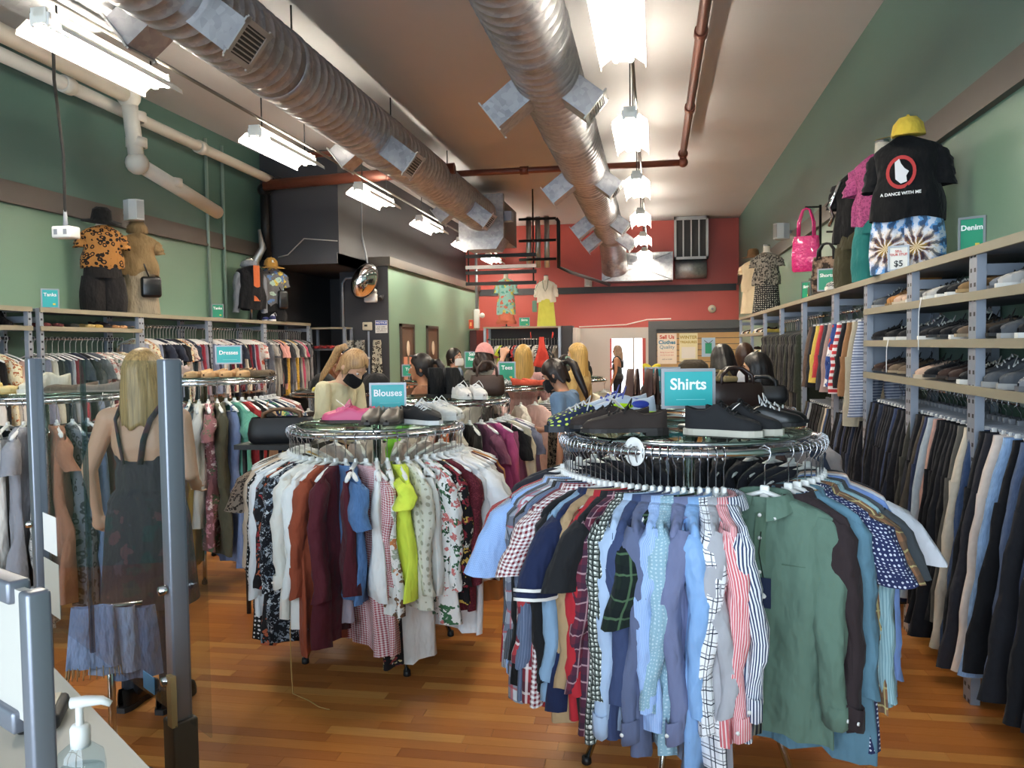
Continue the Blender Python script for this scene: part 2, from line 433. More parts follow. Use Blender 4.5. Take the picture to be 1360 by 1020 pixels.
t2 = trim('trim_2', XR-.03, XR, YF, YB, ZT-.02, ZT+.15, lab='taupe rail board above the shoe shelves wall'); MB().bbox(XR-.05, XR, YF, YB, ZT-.05, ZT-.02).build('lower_lip', M_brown_trim, t2)
trim('trim_3', -4.1, XR-.06, YB-.03, YB, 2.83, 2.98, W_black, 'dark rail board across the brick red wall')

# shop front behind the camera: piers, sill, header and three panes
wf = MB()
xs = [XL-.1]+[v for ab in WIN for v in ab]+[XR+.1]
for i in range(0, len(xs), 2): wf.bbox(xs[i], xs[i+1], YF-.1, YF, 0, ZC)
for a, b in WIN: wf.bbox(a, b, YF-.1, YF, 0, .5); wf.bbox(a, b, YF-.1, YF, 3.6, ZC)
struct(wf.build('wall_front', W_lo), 'shop front wall with tall panes', 'wall')
pane = clear_pl('window_pane', 'ffffff', 0.0)
for i, (a, b) in enumerate(WIN):
    w = MB()
    for (x0, x1, z0, z1) in ((a, a+.05, .5, 3.6), (b-.05, b, .5, 3.6), (a, b, .5, .56), (a, b, 3.54, 3.6), (a, b, 2.6, 2.65)): w.bbox(x0, x1, YF-.07, YF-.03, z0, z1)
    wo = struct(w.build('window_%d' % (i+1), M_dark), 'tall shop window pane %s' % ['beside the long green wall', 'in the middle of the shop front', 'beside the shoe shelf wall'][i], 'window')
    MB().quad((a, YF-.05, .5), (b, YF-.05, .5), (b, YF-.05, 3.6), (a, YF-.05, 3.6)).build('pane', pane, wo)

# black soffit and the green room-in-room with two doors
PX, PY = -4.12, 12.3
sof = struct(MB().bbox(XL, -4.42, 11.05, YB, 2.84, ZC).build('wall_soffit', W_black), 'charcoal soffit box under the ceiling', 'wall')
MB().bbox(-4.5, -4.42, 11.0, YB, 2.84, 2.99).bbox(XL, -4.42, 10.98, 11.05, 2.84, 2.99).build('soffit_band', W_black, sof)
par = struct(MB().bbox(-4.9, PX, PY+.02, YB, 0, 2.92).build('wall_partition', W_lo), 'sage green inner wall with two brown doors', 'wall')
MB().bbox(-4.92, PX-.005, PY, PY+.02, 0, 2.92).build('end_panel', W_black, par)
MB().bbox(-4.95, PX+.05, PY-.04, YB, 2.92, 3.06).build('ledge', plain('ledge_brown_black', '4a443c', .4), par)
struct(MB().bbox(XL, -4.9, PY+1.2, PY+1.3, 0, 2.84).build('wall_alcove', W_black), 'dark alcove wall behind the corner shoe shelf', 'wall')
struct(MB().bbox(XL, XL+.02, 11.5, PY+1.2, 0, 2.84).build('wall_alcove_side', W_black), 'dark painted stretch of wall beside the alcove', 'wall')
M_door = plain('door_brown', '5a4436', .5, var=.06)
for i, (y0, y1) in enumerate(((12.83, 13.58), (14.4, 15.15))):
    d = struct(MB().bbox(PX, PX+.02, y0+.05, y1-.05, 0, 1.98).build('door_%d' % (i+1), M_door), 'brown fitting room door %s' % ('near the charcoal corner, with salmon notice', 'farther along the green wall')[i], 'door')
    MB().bbox(PX, PX+.04, y0, y0+.05, 0, 2.03).bbox(PX, PX+.04, y1-.05, y1, 0, 2.03).bbox(PX, PX+.04, y0, y1, 1.98, 2.03).build('door_frame', plain('door_frame_brown', '3c3028', .5), d)
    MB().ell((PX+.03, (y0+y1)/2, 1.62), (.012, .09, .13)).build('plaque', plain('plaque_cream', 'd8c8b4', .5), d)
    MB().cyl((PX+.02, y0+.12, 1.0), (PX+.08, y0+.12, 1.0), .02).build('door_knob', M_chrome, d)
    if i == 0:
        q = MB().bbox(PX+.02, PX+.028, y0+.14, y1-.14, .95, 1.48).build('notice_board', plain('salmon_print', 'c98a72', .6), d)
        MB().bbox(PX+.028, PX+.032, y0+.33, y1-.33, .95, 1.48).build('notice_stripe', plain('olive_print', '5c5a44', .6), q)
# dark red door beside the green wall
dm = struct(MB().bbox(-4.1, -3.95, 17.9, 18.7, 0, 2.0).build('door_3', plain('door_maroon', '4a1d1c', .45)), 'dark maroon door standing at the end of the green wall', 'door')
MB().bbox(-3.95, -3.93, 18.5, 18.58, 1.0, 1.15).build('door_plate', M_chrome, dm)

# pale fitting-room partition with an opening onto a bright window
fp = MB().bbox(-1.62, -.95, 17.55, 17.63, 0, 2.0).bbox(-.95, -.19, 17.55, 17.63, 1.77, 2.0).bbox(-.19, -.05, 17.55, 17.63, 0, 2.0)
fpo = struct(fp.build('wall_fitting', W_white), 'off white fitting room partition with an opening', 'wall')
MB().bbox(-1.66, -1.58, 16.7, 17.55, 0, 2.0).build('side_panel', W_white, fpo)
wb = struct(MB().bbox(-.98, .1, 18.9, 18.98, .4, .5).bbox(-.98, .1, 18.9, 18.98, 1.9, 1.98).bbox(-.5, -.46, 18.9, 18.97, .5, 1.9).build('window_4', W_white), 'bright window seen through the fitting room opening', 'window')
MB().bbox(-.98, .1, 18.95, 18.97, .5, 1.9).build('pane', emit('daylit_pane', 'f4f8ff', 2.2), wb)
MB().bbox(-.28, -.2, 18.8, 18.88, 0, 2.0).build('post', W_red, wb)

# slat wall with dark frame
sw = struct(MB().bbox(-.12, 1.6, 15.84, 15.9, 0, 2.08).build('wall_slat', plain('slatwall_frame', '45484a', .5)), 'dark framed timber slat wall with posters', 'wall')
M_slat = plain('slat_birch', 'bf9a66', .5, var=.12, vscale=5)
MB().bbox(-.12, 1.6, 15.76, 15.84, 1.92, 2.08).bbox(-.12, .03, 15.76, 15.84, 0, 1.92).build('frame_border', plain('slatwall_frame', '45484a', .5), sw)
sl = None
for k in range(16):
    z = .12+k*.112
    if sl is None: sl = MB().box((0, 0, 0), (1.54, .025, .1)).mesh('slat', M_slat)
    link('slat', sl, sw, (.81, 15.828, z))
def poster(label, loc, w, h, paper, lines, extra=None):
    t = thing('poster', label, 'poster', loc)
    MB().box((0, 0, 0), (w, .004, h)).build('sheet', paper, t)
    for (s, sz, z, m, x, b) in lines: text(s, sz, m, t, (x, -.0045, z), (PI/2, 0, 0), bold=b)
    if extra: extra(t)
Pr, Pb, Pg, Pk = plain('ink_red', 'c8402e', .6), plain('ink_blue', '2f86a8', .6), plain('ink_gold', 'b09a3c', .6), plain('ink_navy', '2c3a4c', .6)
poster('cream sell-us-clothes poster with red and blue script on the slat wall', (.23, 15.805, 1.55), .36, .58, plain('paper_cream', 'efe4d2', .6),
       [('Sell Us', .1, .22, Pr, 0, .003), ('Clothes', .1, .12, Pb, 0, .003), ('Quality', .095, .03, Pb, 0, .0), ('Bring in your best', .035, -.07, Pr, 0, 0), ('any day we are open', .03, -.12, Pr, 0, 0), ('cash or trade', .035, -.2, Pk, 0, 0)])
poster('pale yellow poster with gold capital letters on the slat wall', (.63, 15.805, 1.57), .34, .54, plain('paper_yellow', 'e6e0b8', .6),
       [('WINTER', .085, .19, Pg, 0, .002), ('TREASURES', .062, .1, Pg, 0, .002)], lambda t: MB().box((0, -.003, -.1), (.26, .003, .22)).build('inset', plain('paper_white', 'e8e6e0', .6), t))
def lanyard(t):
    MB().box((0, -.0035, -.02), (.12, .004, .2)).build('green_tag', M_tgreen, t); MB().tube([(-.08, -.004, .13), (0, -.004, .07), (.08, -.004, .13)], .006, 6).build('cord', M_ink, t)
poster('light blue poster with green tag picture on the slat wall', (1.0, 15.805, 1.57), .25, .36, plain('paper_blue', 'a9c4dc', .6), [('SAVE', .035, .0, M_signtext, 0, 0)], lanyard)
# ------------------------------------------------------------------ fluorescent fixtures
M_tube = emit('lit_tube', 'fff4e2', TUBE_POWER)
M_refl = plain('reflector_white', 'f0eee6', .35)
hs = MB().box((0, .61, .12), (.07, 1.22, .05)); hs.box((0, .01, .1), (.1, .02, .09)); hs.box((0, 1.21, .1), (.1, .02, .09)); HOUS = hs.mesh('housing', M_refl)
rf = MB()
for s in (-1, 1):
    rf.quad((s*.075, 0, .082), (s*.075, 1.22, .082), (s*.145, 1.22, .03), (s*.145, 0, .03)); rf.quad((s*.145, 0, .03), (s*.145, 1.22, .03), (s*.15, 1.22, .0), (s*.15, 0, .0))
RFL = rf.mesh('reflector', M_refl)
TUB = MB().cyl((0, .03, 0), (0, 1.19, 0), .019, n=8).mesh('tube', M_tube)
SOC = MB().rbox((0, 0, .02), (.03, .03, .08), .008).mesh('socket', M_white_pl)
Z_L = 3.49
def fixture(x, y, label):
    t = thing('fluorescent_light', label, 'light', (x, y, Z_L), 0, 'hanging fluorescent lights')
    link('housing', HOUS, t); link('reflector', RFL, t)
    for s in (-1, 1):
        link('tube', TUB, t, (s*.05, 0, .06))
        for yy in (.02, 1.2): link('socket', SOC, t, (s*.05, yy, .06))
    for yy in (.15, 1.07): MB().cyl((0, yy, .14), (0, yy, ZC-Z_L), .006, n=6).build('hanger_rod', M_black_iron, t)
    return t
for i in range(6):
    y = 4.35+2.57*i; od = ['first', 'second', 'third', 'fourth', 'fifth', 'sixth'][i]
    fixture(-.2, y+.05-(.2 if i == 5 else 0), od+' lit twin tube light from the shop front in the row near the shoe wall')
    fixture(-3.5, y-.1, od+' lit twin tube light from the shop front in the row near the green wall')
tag(MB().tube([(-3.45, 1.0, Z_L+.2), (-3.45, 18.9, Z_L+.2)], .014, 8).build('conduit', plain('conduit_grey', '77736c', .4, .6)), 'grey electrical conduit above the row of lights by the green wall', 'conduit')
tag(MB().tube([(-.15, 1.0, Z_L+.2), (-.15, 18.3, Z_L+.2)], .012, 8).build('conduit', plain('conduit_grey', '77736c', .4, .6)), 'grey electrical conduit above the row of lights near the shoe wall', 'conduit')

# ------------------------------------------------------------------ spiral ducts
def duct_profile(y0, y1, r, pitch):
    pr = [(r, y0)]; y = y0+pitch/2
    while y < y1-.03: pr += [(r, y-.008), (r+.007, y-.003), (r+.007, y+.003), (r, y+.008)]; y += pitch
    pr.append((r, y1)); return pr
MY = np.array([[1, 0, 0], [0, 0, 1], [0, -1, 0]], float)      # lathe z -> +y
MYr = np.array([[1, 0, 0], [0, 0, 1.0], [0, -1.0, 0]])
def diffuser(parent, y, side, sz=.27, out=.30, name='diffuser_box'):
    """square neck leaving the duct downwards and sideways, with a louvred face"""
    a = math.radians(38)
    ax = np.array([side*math.cos(a), 0, -math.sin(a)]); up = np.array([side*math.sin(a), 0, math.cos(a)]); yy = np.array([0, 1.0, 0])
    M = np.stack([ax, yy, up], 1)
    c = ax*(.23+out/2)+np.array([0, y, 0])
    d = MB().box(c, (out+.1, sz, sz*.85), M=M).build(name, M_galv, parent)
    f = ax*(.23+out+.055)+np.array([0, y, 0]); e = MB()
    for (o1, o2, w, h) in ((0, sz*.5, sz+.06, .035), (0, -sz*.5, sz+.06, .035)): e.box(f+up*o2*.85, (.012, w, h), M=M)
    for o1 in (-1, 1): e.box(f+yy*o1*sz*.5, (.012, .035, sz*.85+.06), M=M)
    e.build('grille_frame', plain('grille_grey', 'a8a8a6', .4, .5), d)
    MB().box(f-ax*.004, (.004, sz*.92, sz*.8), M=M).build('grille_back', plain('grille_dark', '2c2c2c', .6), d)
    for k in range(7): MB().box(f+up*(k-3)*sz*.85/8.2, (.01, sz*.9, .006), M=M @ roty(.5*side)).build('louvre', plain('grille_grey', 'a8a8a6', .4, .5), d)
def duct(label, x, z, y0, y1, r, sect, pairs, outs=(.3, .3)):
    t = thing('spiral_duct', label, 'duct', (x, 0, z))
    n = int(round((y1-y0)/sect)); sect = (y1-y0)/n
    for k in range(n):
        a, b = y0+k*sect, y0+(k+1)*sect
        pr = duct_profile(a, b, r, .145)
        MB().lathe(pr, 40, M=np.array([[1, 0, 0], [0, 0, 1], [0, 1, 0]], float)).build('duct_section', M_galv, t)
        if k: MB().lathe([(r+.002, a-.05), (r+.012, a-.045), (r+.012, a+.045), (r+.002, a+.05)], 40, M=np.array([[1, 0, 0], [0, 0, 1], [0, 1, 0]], float)).build('coupling_band', M_galv, t)
        MB().box((0, a+.3, r+(ZC-z-r)/2), (.012, .012, ZC-z-r)).build('hanger_strap', M_black_iron, t)
    for p in pairs:
        for s, oo in zip((-1, 1), outs): diffuser(t, p, s, out=oo)
    return t
DZ = 3.88
dl = duct('long ribbed galvanised spiral duct beside the green wall lights, ending in a square box', -2.92, DZ, 1.0, 13.7, .275, 2.55, (4.75, 8.25, 12.2), (.15, .3))
bx = MB().box((0, 13.76, -.02), (.78, .12, .74)).build('end_box', M_galv, dl)
tap = MB(); tap.add([(-.39, 13.7, -.39), (.39, 13.7, -.39), (.39, 14.3, -.39), (-.39, 14.3, -.39), (-.26, 13.72, -.58), (.26, 13.72, -.58), (.26, 14.3, -.58), (-.26, 14.3, -.58)], [(0, 1, 5, 4), (1, 2, 6, 5), (2, 3, 7, 6), (3, 0, 4, 7), (4, 5, 6, 7)]); tap.build('hopper', M_galv, dl)
MB().bbox(-.36, .3, 13.82, 15.6, -.35, .33).build('plenum', plain('plenum_grey', '6f706e', .5, .4), dl)
MB().box((.42, 14.0, .0), (.16, .2, .16)).build('junction_box', M_steel, dl)
MB().bbox(-1.0, -.3, 4.05, 4.95, -.12, .3).build('branch_box', M_galv, dl)
dr = duct('long ribbed galvanised spiral duct running down the middle of the ceiling', -.86, DZ, 0.6, 16.2, .275, 2.6, (6.75, 10.4, 13.9), (.3, .22))
pts = [(0, 16.2, 0), (0, 16.8, -.03), (0, 17.3, -.16), (0, 17.7, -.38), (0, 17.9, -.62)]
MB().tube(pts, .275, 28, cap=True).build('elbow', M_galv, dr)
diffuser(dr, 15.9, -1); diffuser(dr, 15.9, 1)
# plenum at the red wall
t = thing('air_plenum', 'shiny galvanised rectangular plenum below the duct end on the red wall', 'duct', (-.38, 18.35, 3.05))
MB().bbox(-.78, .78, 0, .6, 0, .62).build('plenum_box', M_galv, t)
cr = MB(); cr.tube([(-.78, -.006, 0), (.78, -.006, .62)], .006, 4); cr.tube([(-.78, -.006, .62), (.78, -.006, 0)], .006, 4); cr.build('crease', M_galv, t)
t = thing('return_air_unit', 'tall barred return air grille above a curved galvanised elbow on the red wall', 'vent', (.8, 18.4, 3.1))
MB().bbox(-.36, .36, .12, .6, .42, 1.33).build('cabinet', plain('grille_dark', '2c2c2c', .6), t)
gf = MB().bbox(-.37, .37, .06, .12, 1.27, 1.34).bbox(-.37, .37, .06, .12, .4, .46).bbox(-.37, -.32, .06, .12, .4, 1.34).bbox(.32, .37, .06, .12, .4, 1.34); gf.build('grille_frame', plain('grille_grey', 'a8a8a6', .4, .5), t)
for k in range(3): MB().bbox(-.17+.17*k-.014, -.17+.17*k+.014, .07, .12, .46, 1.27).build('grille_bar', plain('grille_grey', 'a8a8a6', .4, .5), t)
MB().cyl((-.34, .3, .2), (.34, .3, .2), .21, n=28).build('curved_elbow', M_galv, t)

# ------------------------------------------------------------------ pipes
def pipe(name, label, pts, r, m, couplings=True, cat='pipe', n=12):
    t = thing(name, label, cat, pts[0])
    p0 = np.array(pts[0]); P = [np.array(p)-p0 for p in pts]
    for a, b in zip(P[:-1], P[1:]): MB().cyl(a, b, r, n=n).build('pipe_run', m, t)
    for p in P[1:-1]: MB().ell(p, (r*1.5,)*3, 10, 8).build('elbow_fitting', m, t)
    if couplings:
        for a, b in zip(P[:-1], P[1:]):
            L = np.linalg.norm(b-a); d = (b-a)/L
            for k in range(1, int(L//2.2)+1): c = a+d*2.2*k; MB().cyl(c-d*.06, c+d*.06, r*1.3, n=n).build('coupling', m, t)
    return t
pipe('sprinkler_pipe', 'brown sprinkler pipe along the ceiling near the shoe wall, turning across the shop', [(.39, .5, 4.24), (.39, 11.5, 4.24), (.39, 11.5, 4.12), (-4.3, 11.5, 4.12)], .045, M_copper)
pipe('sprinkler_pipe', 'thick oxide red pipe crossing above the charcoal soffit', [(-5.3, 10.6, 3.9), (-2.6, 10.6, 4.0)], .075, M_copper)
pipe('sprinkler_pipe', 'looped red brown pipe dropping beside the long duct', [(-3.3, 8.7, 4.4), (-3.3, 8.7, 3.95), (-3.3, 9.2, 3.9), (-3.3, 12.0, 3.9)], .04, M_copper)
pipe('sprinkler_pipe', 'red brown twin drop pipe above the second row light', [(-3.5, 8.75, 4.42), (-3.5, 8.75, 4.0), (-3.5, 9.3, 3.96), (-4.2, 9.3, 3.96)], .035, M_copper, False)
# white waste pipe along the green wall
wp = pipe('waste_pipe', 'chunky white waste pipe with a drop and bend under the ceiling by the green wall', [(-5.05, 3.5, 4.2), (-5.05, 7.3, 4.12), (-5.05, 7.4, 3.5), (-5.05, 8.9, 3.25)], .075, M_pipe_white, False)
for (dy, dz) in ((3.9, -.25), (3.9, -.5), (4.5, -.78)): MB().lathe([(.076, -.05), (.1, -.045), (.1, .045), (.076, .05)], 20, (0, dy, dz)).build('collar', M_pipe_white, wp)
pipe('waste_pipe', 'pale straight pipe running under the ceiling along the green wall', [(-5.25, 4.5, 4.1), (-5.25, 11.0, 3.98)], .06, M_pipe_white)
for dx in (0, .13): pipe('riser_conduit', 'thin pale conduit rising on the green wall behind the bomber jacket torso' if dx == 0 else 'thin bright conduit rising beside another on the green wall', [(XL+.04, 9.55+dx*3, 2.05), (XL+.04, 9.55+dx*3, 4.3)], .02, plain('conduit_green', '8fa59a', .4, .3), False)
pipe('riser_conduit', 'black drain pipe wrapped in silver at the green wall corner', [(XL+.15, 10.9, 2.9), (XL+.15, 10.9, 3.9), (-5.1, 10.6, 3.95)], .07, M_black_iron, False)
tag(MB().tube([(XL+.2, 10.6, 3.3), (XL+.22, 10.65, 3.05), (XL+.12, 10.6, 2.85), (XL+.16, 10.62, 2.65)], [.02, .05, .06, .04], 10).build('foil_wrap', plain('foil', 'b0b0ae', .35, .8)), 'crumpled silver foil sleeve on the corner drain pipe', 'pipe wrap')
cv = MB().tube([(-.3+.02*math.sin(k), 12.2, 3.75-.02*k) for k in range(0)] or [(-4.4, 10.95, 3.15), (-4.9, 10.95, 3.2), (-5.15, 10.95, 2.98), (-5.3, 10.95, 2.95)], .008, 6)
tag(cv.build('loose_cable', plain('cable_grey', '9a9a94', .5)), 'loose grey cable looping over the charcoal soffit', 'cable')
tag(MB().tube([(XL+.02, 3.6, 3.1), (XL+.02, 5.9, 3.12), (XL+.02, 5.95, 3.4), (XL+.02, 5.95, 4.4)], .015, 6).build('green_conduit', W_up), 'painted green conduit climbing the long green wall', 'conduit')
# black iron rack and pipework around the end of the left duct
t = thing('trapeze_bracket', 'black steel hanging frame with white bars below the duct end box', 'frame', (-2.9, 14.6, 3.1))
for (z, m) in ((.18, M_black_iron), (-.02, M_white_pl), (-.12, M_black_iron), (-.32, M_black_iron)): MB().box((.15, 0, z), (1.3, .07, .06)).build('cross_bar', m, t)
for sx in (-.45, .75): MB().cyl((sx, 0, -.32), (sx, 0, ZC-3.1), .014, n=6).build('drop_rod', M_black_iron, t)
t = thing('backflow_rack', 'cluster of black pipes and foil wrapped valves against the red wall', 'pipework', (-2.1, 15.2, 3.1))
for k in range(3):
    MB().cyl((-.22+.17*k, 0, .0), (-.22+.17*k, 0, .95), .05, n=10).build('foil_valve', plain('foil', 'b0b0ae', .35, .8), t)
for z in (.15, .5, .9): MB().cyl((-.4, -.05, z), (.3, -.05, z), .025, n=8).build('cross_pipe', M_black_iron, t)
MB().tube([(.3, 0, .9), (.34, 0, .85), (.34, 0, .0), (.5, .6, -.05), (1.1, 3.2, -.12)], .035, 10).build('drop_pipe', M_black_iron, t)
# hanging outlet box
t = thing('cord_outlet', 'white outlet box hanging on a speckled black cord beside the leopard top mannequin', 'outlet', (-4.42, 5.57, 2.52))
MB().rbox((0, 0, .03), (.16, .12, .09), .012).build('box', M_white_pl, t); MB().cyl((0, 0, .075), (0, 0, .2), .02, .012, 10).build('strain_relief', M_grey_pl, t)
MB().tube([(0, 0, .15), (.02, -.02, .6), (.35, -.5, 1.0), (.8, -1.05, 1.18)], .011, 8).build('cord', plain('cord_speckled', '3a3a38', .6), t)
for k in (-1, 1): MB().box((k*.04, -.061, .03), (.03, .004, .04)).build('socket_face', M_grey_pl, t)
tag(MB().tube([(-3.5, 4.2, 3.7), (-4.0, 3.9, 3.95), (-4.6, 3.6, 4.2), (-4.9, 3.3, 4.43)], .016, 6).build('ceiling_cable', M_dark), 'dark cable sagging from the ceiling to the first light by the green wall', 'cable')
def speaker(label, loc, rz):
    t = thing('wall_speaker', label, 'speaker', loc, rz); t.scale = (.85, .85, .8)
    pl = [(-.1, .05), (-.1, -.06), (-.05, -.15), (.05, -.15), (.1, -.06), (.1, .05)]
    MB().prism(pl, -.13, .13).build('cabinet', plain('speaker_white', 'c9ccca', .45), t)
    MB().box((0, -.153, 0), (.09, .006, .22)).build('grille', plain('speaker_grille', 'a9acaa', .6), t); MB().box((0, .12, 0), (.04, .16, .05)).build('bracket', M_grey_pl, t)
speaker('white wall speaker above the tan jacket mannequin', (-5.35, 7.75, 3.1), math.radians(65))
speaker('white wall speaker near the lace dress mannequin', (1.72, 11.6, 3.15), math.radians(-60))
speaker('white wall speaker on a bracket in the corner by the yellow skirt', (-1.5, 18.8, 3.08), 0)
# devices on the charcoal column
t = thing('convex_mirror', 'oval convex security mirror tilted on a pole under the soffit', 'mirror', (-4.36, 11.9, 2.66), (0, 0, math.radians(35)))
Mt = roty(math.radians(24)) @ rotx(math.radians(8))
prm = [(.27*math.sin(a), -.0-.09*(1-0)*math.cos(a)) for a in np.linspace(0.001, PI/2, 9)]
RM = Mt @ np.array([[.68, 0, 0], [0, 0, 1], [0, 1, 0]], float)
MB().lathe(prm, 28, M=RM).build('mirror_dome', plain('mirror', 'e8e8e8', .02, 1.0), t)
MB().lathe([(.27, -.01), (.285, 0), (.28, .03), (.0, .03)], 28, M=RM).build('rim', M_dark, t)
MB().tube([(0, .05, .0), (.08, .1, .25), (.05, .1, .45), (.0, .1, .7), (0, .1, 1.3)], .014, 8).build('mount_pole', M_grey_pl, t)
t = thing('emergency_light', 'white emergency light box on the charcoal column', 'emergency light', (-4.38, 12.22, 2.42)); MB().rbox((0, 0, 0), (.2, .1, .14), .02).build('case', M_white_pl, t)
for s in (-1, 1): MB().lathe([(.0, -.05), (.045, -.04), (.05, 0), (.03, .04)], 12, (s*.06, -.03, .1), M=rotx(PI/2)).build('lamp_head', M_white_pl, t)
t = thing('security_camera', 'small black bullet camera on the charcoal column', 'camera', (-4.2, 12.2, 2.43)); MB().cyl((0, -.08, -.04), (0, .03, 0), .035, n=12).build('barrel', M_dark, t); MB().cyl((0, .03, 0), (0, .1, .03), .015, n=8).build('mount', M_dark, t)
tag(MB().tube([(-4.86, 12.26, .2), (-4.86, 12.26, 2.66), (-4.8, 12.26, 2.74), (-4.42, 12.26, 2.76)], .022, 8).build('pale_conduit', plain('conduit_pale', '8d9094', .4, .4)), 'pale conduit climbing the charcoal column and bending to the mirror', 'conduit')
t = thing('thermostat', 'cream thermostat on the charcoal column', 'thermostat', (-4.47, 12.285, 1.98)); MB().rbox((0, 0, 0), (.16, .03, .13), .02).build('case', plain('cream_plastic', 'c8c0aa', .45), t); MB().box((-.02, -.016, .01), (.05, .004, .03)).build('display', M_ink, t)
t = thing('notice_sign', 'white notice sign with blue heading on the charcoal column', 'sign', (-4.24, 12.29, 1.97)); MB().box((0, 0, 0), (.2, .006, .2)).build('plate', M_paper, t); MB().box((0, -.004, .06), (.19, .004, .07)).build('heading_band', plain('ink_notice_blue', '4a5fae', .5), t)
text('NOTICE', .05, M_signtext, t, (0, -.0075, .06), (PI/2, 0, 0), bold=.001); text('area under\nvideo camera\nsurveillance', .032, M_ink, t, (0, -.0045, -.035), (PI/2, 0, 0))
t = thing('fire_alarm', 'red fire alarm call box at the end of the green wall', 'alarm', (-4.02, 17.7, 2.13)); MB().rbox((0, 0, 0), (.1, .08, .2), .015).build('case', plain('alarm_red', 'c8452e', .4), t); MB().box((0, -.042, .0), (.04, .006, .08)).build('flash_lens', plain('lens_amber', 'f0b070', .3), t)
t = thing('strobe_box', 'white pipe box with round strobe by the maroon door', 'alarm', (-3.9, 17.75, 2.2)); MB().rbox((0, 0, .05), (.12, .12, .42), .02).build('case', M_white_pl, t); MB().ell((.13, -.03, .12), (.06, .05, .06)).build('strobe', M_paper, t)
pipe('riser_conduit', 'grey pipe rising above the white strobe box', [(-3.9, 17.75, 2.45), (-3.9, 17.75, 4.4)], .03, M_grey_pl, False)
t = thing('smoke_detector', 'round cream detector on the brick red wall above the slat wall', 'detector', (1.28, 18.97, 2.42)); MB().lathe([(.0, .05), (.06, .045), (.085, .02), (.09, 0)], 18, M=rotx(PI/2)).build('case', plain('cream_plastic', 'c8c0aa', .45), t); MB().lathe([(.0, .06), (.025, .055), (.03, .05)], 12, M=rotx(PI/2)).build('sensor', M_grey_pl, t)
tag(MB().tube([(-1.6, 17.5, 2.03), (-.6, 17.52, 2.06), (-.15, 16.5, 2.13), (.3, 15.8, 2.12)], .012, 6).build('white_cable', M_white_pl), 'loose white cable lying across the fitting room and slat wall tops', 'cable')
# ------------------------------------------------------------------ garments
def ringgrid(rows, nu):
    """rows: list of (z, w, t, sq) -> P (nv, nu+1, 3); seam on the inner (-x) side"""
    a = np.linspace(-PI, PI, nu+1); P = []
    for (z, w, t, e) in rows:
        c, s = np.cos(a), np.sin(a)
        P.append(np.stack([w*np.sign(c)*np.abs(c)**e, t*np.sign(s)*np.abs(s)**e, np.full_like(a, z)], 1))
    return np.array(P)
def smooth01(x): x = np.clip(x, 0, 1); return x*x*(3-2*x)

def body_grid(r, L=.72, ws=.205, wb=.24, t=.035, fold=.012, nu=28, nv=15, neck=.065, drop=.055, top=-.13, strap=False, waist=None, lean=0.0, sway=0.0):
    rows = [(top, neck, t*1.2, .8), (top-.016, neck+.045, t*1.1, .8), (top-drop*.6, (neck+ws)/2+.02, t*.95, .8), (top-drop, ws-.012, t*.8, .8), (top-drop-.02, ws, t*.85, .8)]
    z0 = top-drop-.02
    if strap: rows = [(top-.06, ws*.8, t*.8, .8), (top-.1, ws*.88, t*.9, .8)]; z0 = top-.1
    for i in range(1, nv+1):
        s = i/nv; w = ws*.93+(wb-ws*.93)*smooth01(s)
        if waist: w = w*(1-(1-waist)*math.exp(-((s-.38)/.2)**2))
        rows.append((z0-L*s, w, t*(1+.25*math.sin(PI*s)), .72))
    P = ringgrid(rows, nu)
    S = np.clip((z0-P[..., 2])/L, 0, 1); X = P[..., 0]
    ph = [r.uniform(0, 6.28) for _ in range(6)]; lam = r.uniform(.1, .17)
    A = 1.35*fold*(.3+1.1*S)
    P[..., 1] += A*np.sin(2*PI*X/lam+ph[0]+1.5*S)+.5*A*np.sin(2*PI*X/(lam*.43)+ph[1]-2*S)+lean*S+.006*np.sin(9*S+ph[2])
    P[..., 0] += sway*S+.006*S*np.sin(7*S+ph[3])
    P[..., 2] += S*.012*np.sin(2*PI*X/.33+ph[4])
    return P
def sleeve_grid(r, side, L=.55, ws=.205, rx=.055, ry=.04, out=.05, taper=.4, nu=12, nv=13, top=-.185, y=0.0, bell=0.0, wr=.12):
    a = np.linspace(-PI, PI, nu+1); P = []; ph = r.uniform(0, 6.28); yb = r.uniform(-.03, .03)+y; b2 = r.uniform(-.018, .018)
    for i in range(nv+1):
        s = i/nv; k = (1-taper*smooth01(s*1.1))*(1+bell*s**3)
        if i == 0: k = .45
        cx = side*(ws-.035+out*(s**.8)); cz = top-L*s; cy = yb*s+b2*math.sin(s*7+ph)
        w = 1+wr*np.sin(2*a+ph+s*19)*min(1, s*4)+.5*wr*np.sin(3*a-s*31+ph*2)*min(1, s*4)
        P.append(np.stack([cx+rx*k*w*np.sign(np.cos(a))*np.abs(np.cos(a))**.75, cy+ry*k*w*np.sign(np.sin(a))*np.abs(np.sin(a))**.75, cz+.016*side*np.cos(a)*(1-s)*-1+.006*np.sin(2*a+s*23+ph)], 1))
    return np.array(P)
def collar_grid(r, R=(.068, .05), top=-.128, fall=.038):
    a = np.linspace(-PI/2+.28, 1.5*PI-.28, 19); P = []
    for (k, dz) in ((.98, -.022), (1.0, -.006), (1.05, .01), (1.16, .012), (1.32, -.006), (1.45, -fall*.8)):
        f = .5+.5*np.cos(a-(-PI/2)); d = dz-(fall*.75*f**3 if k > 1.2 else 0)
        P.append(np.stack([R[0]*k*np.cos(a), R[1]*k*np.sin(a)-.012*(k-1)*4*f**2, np.full_like(a, top)+d-.012*f**2], 1))
    return np.array(P)

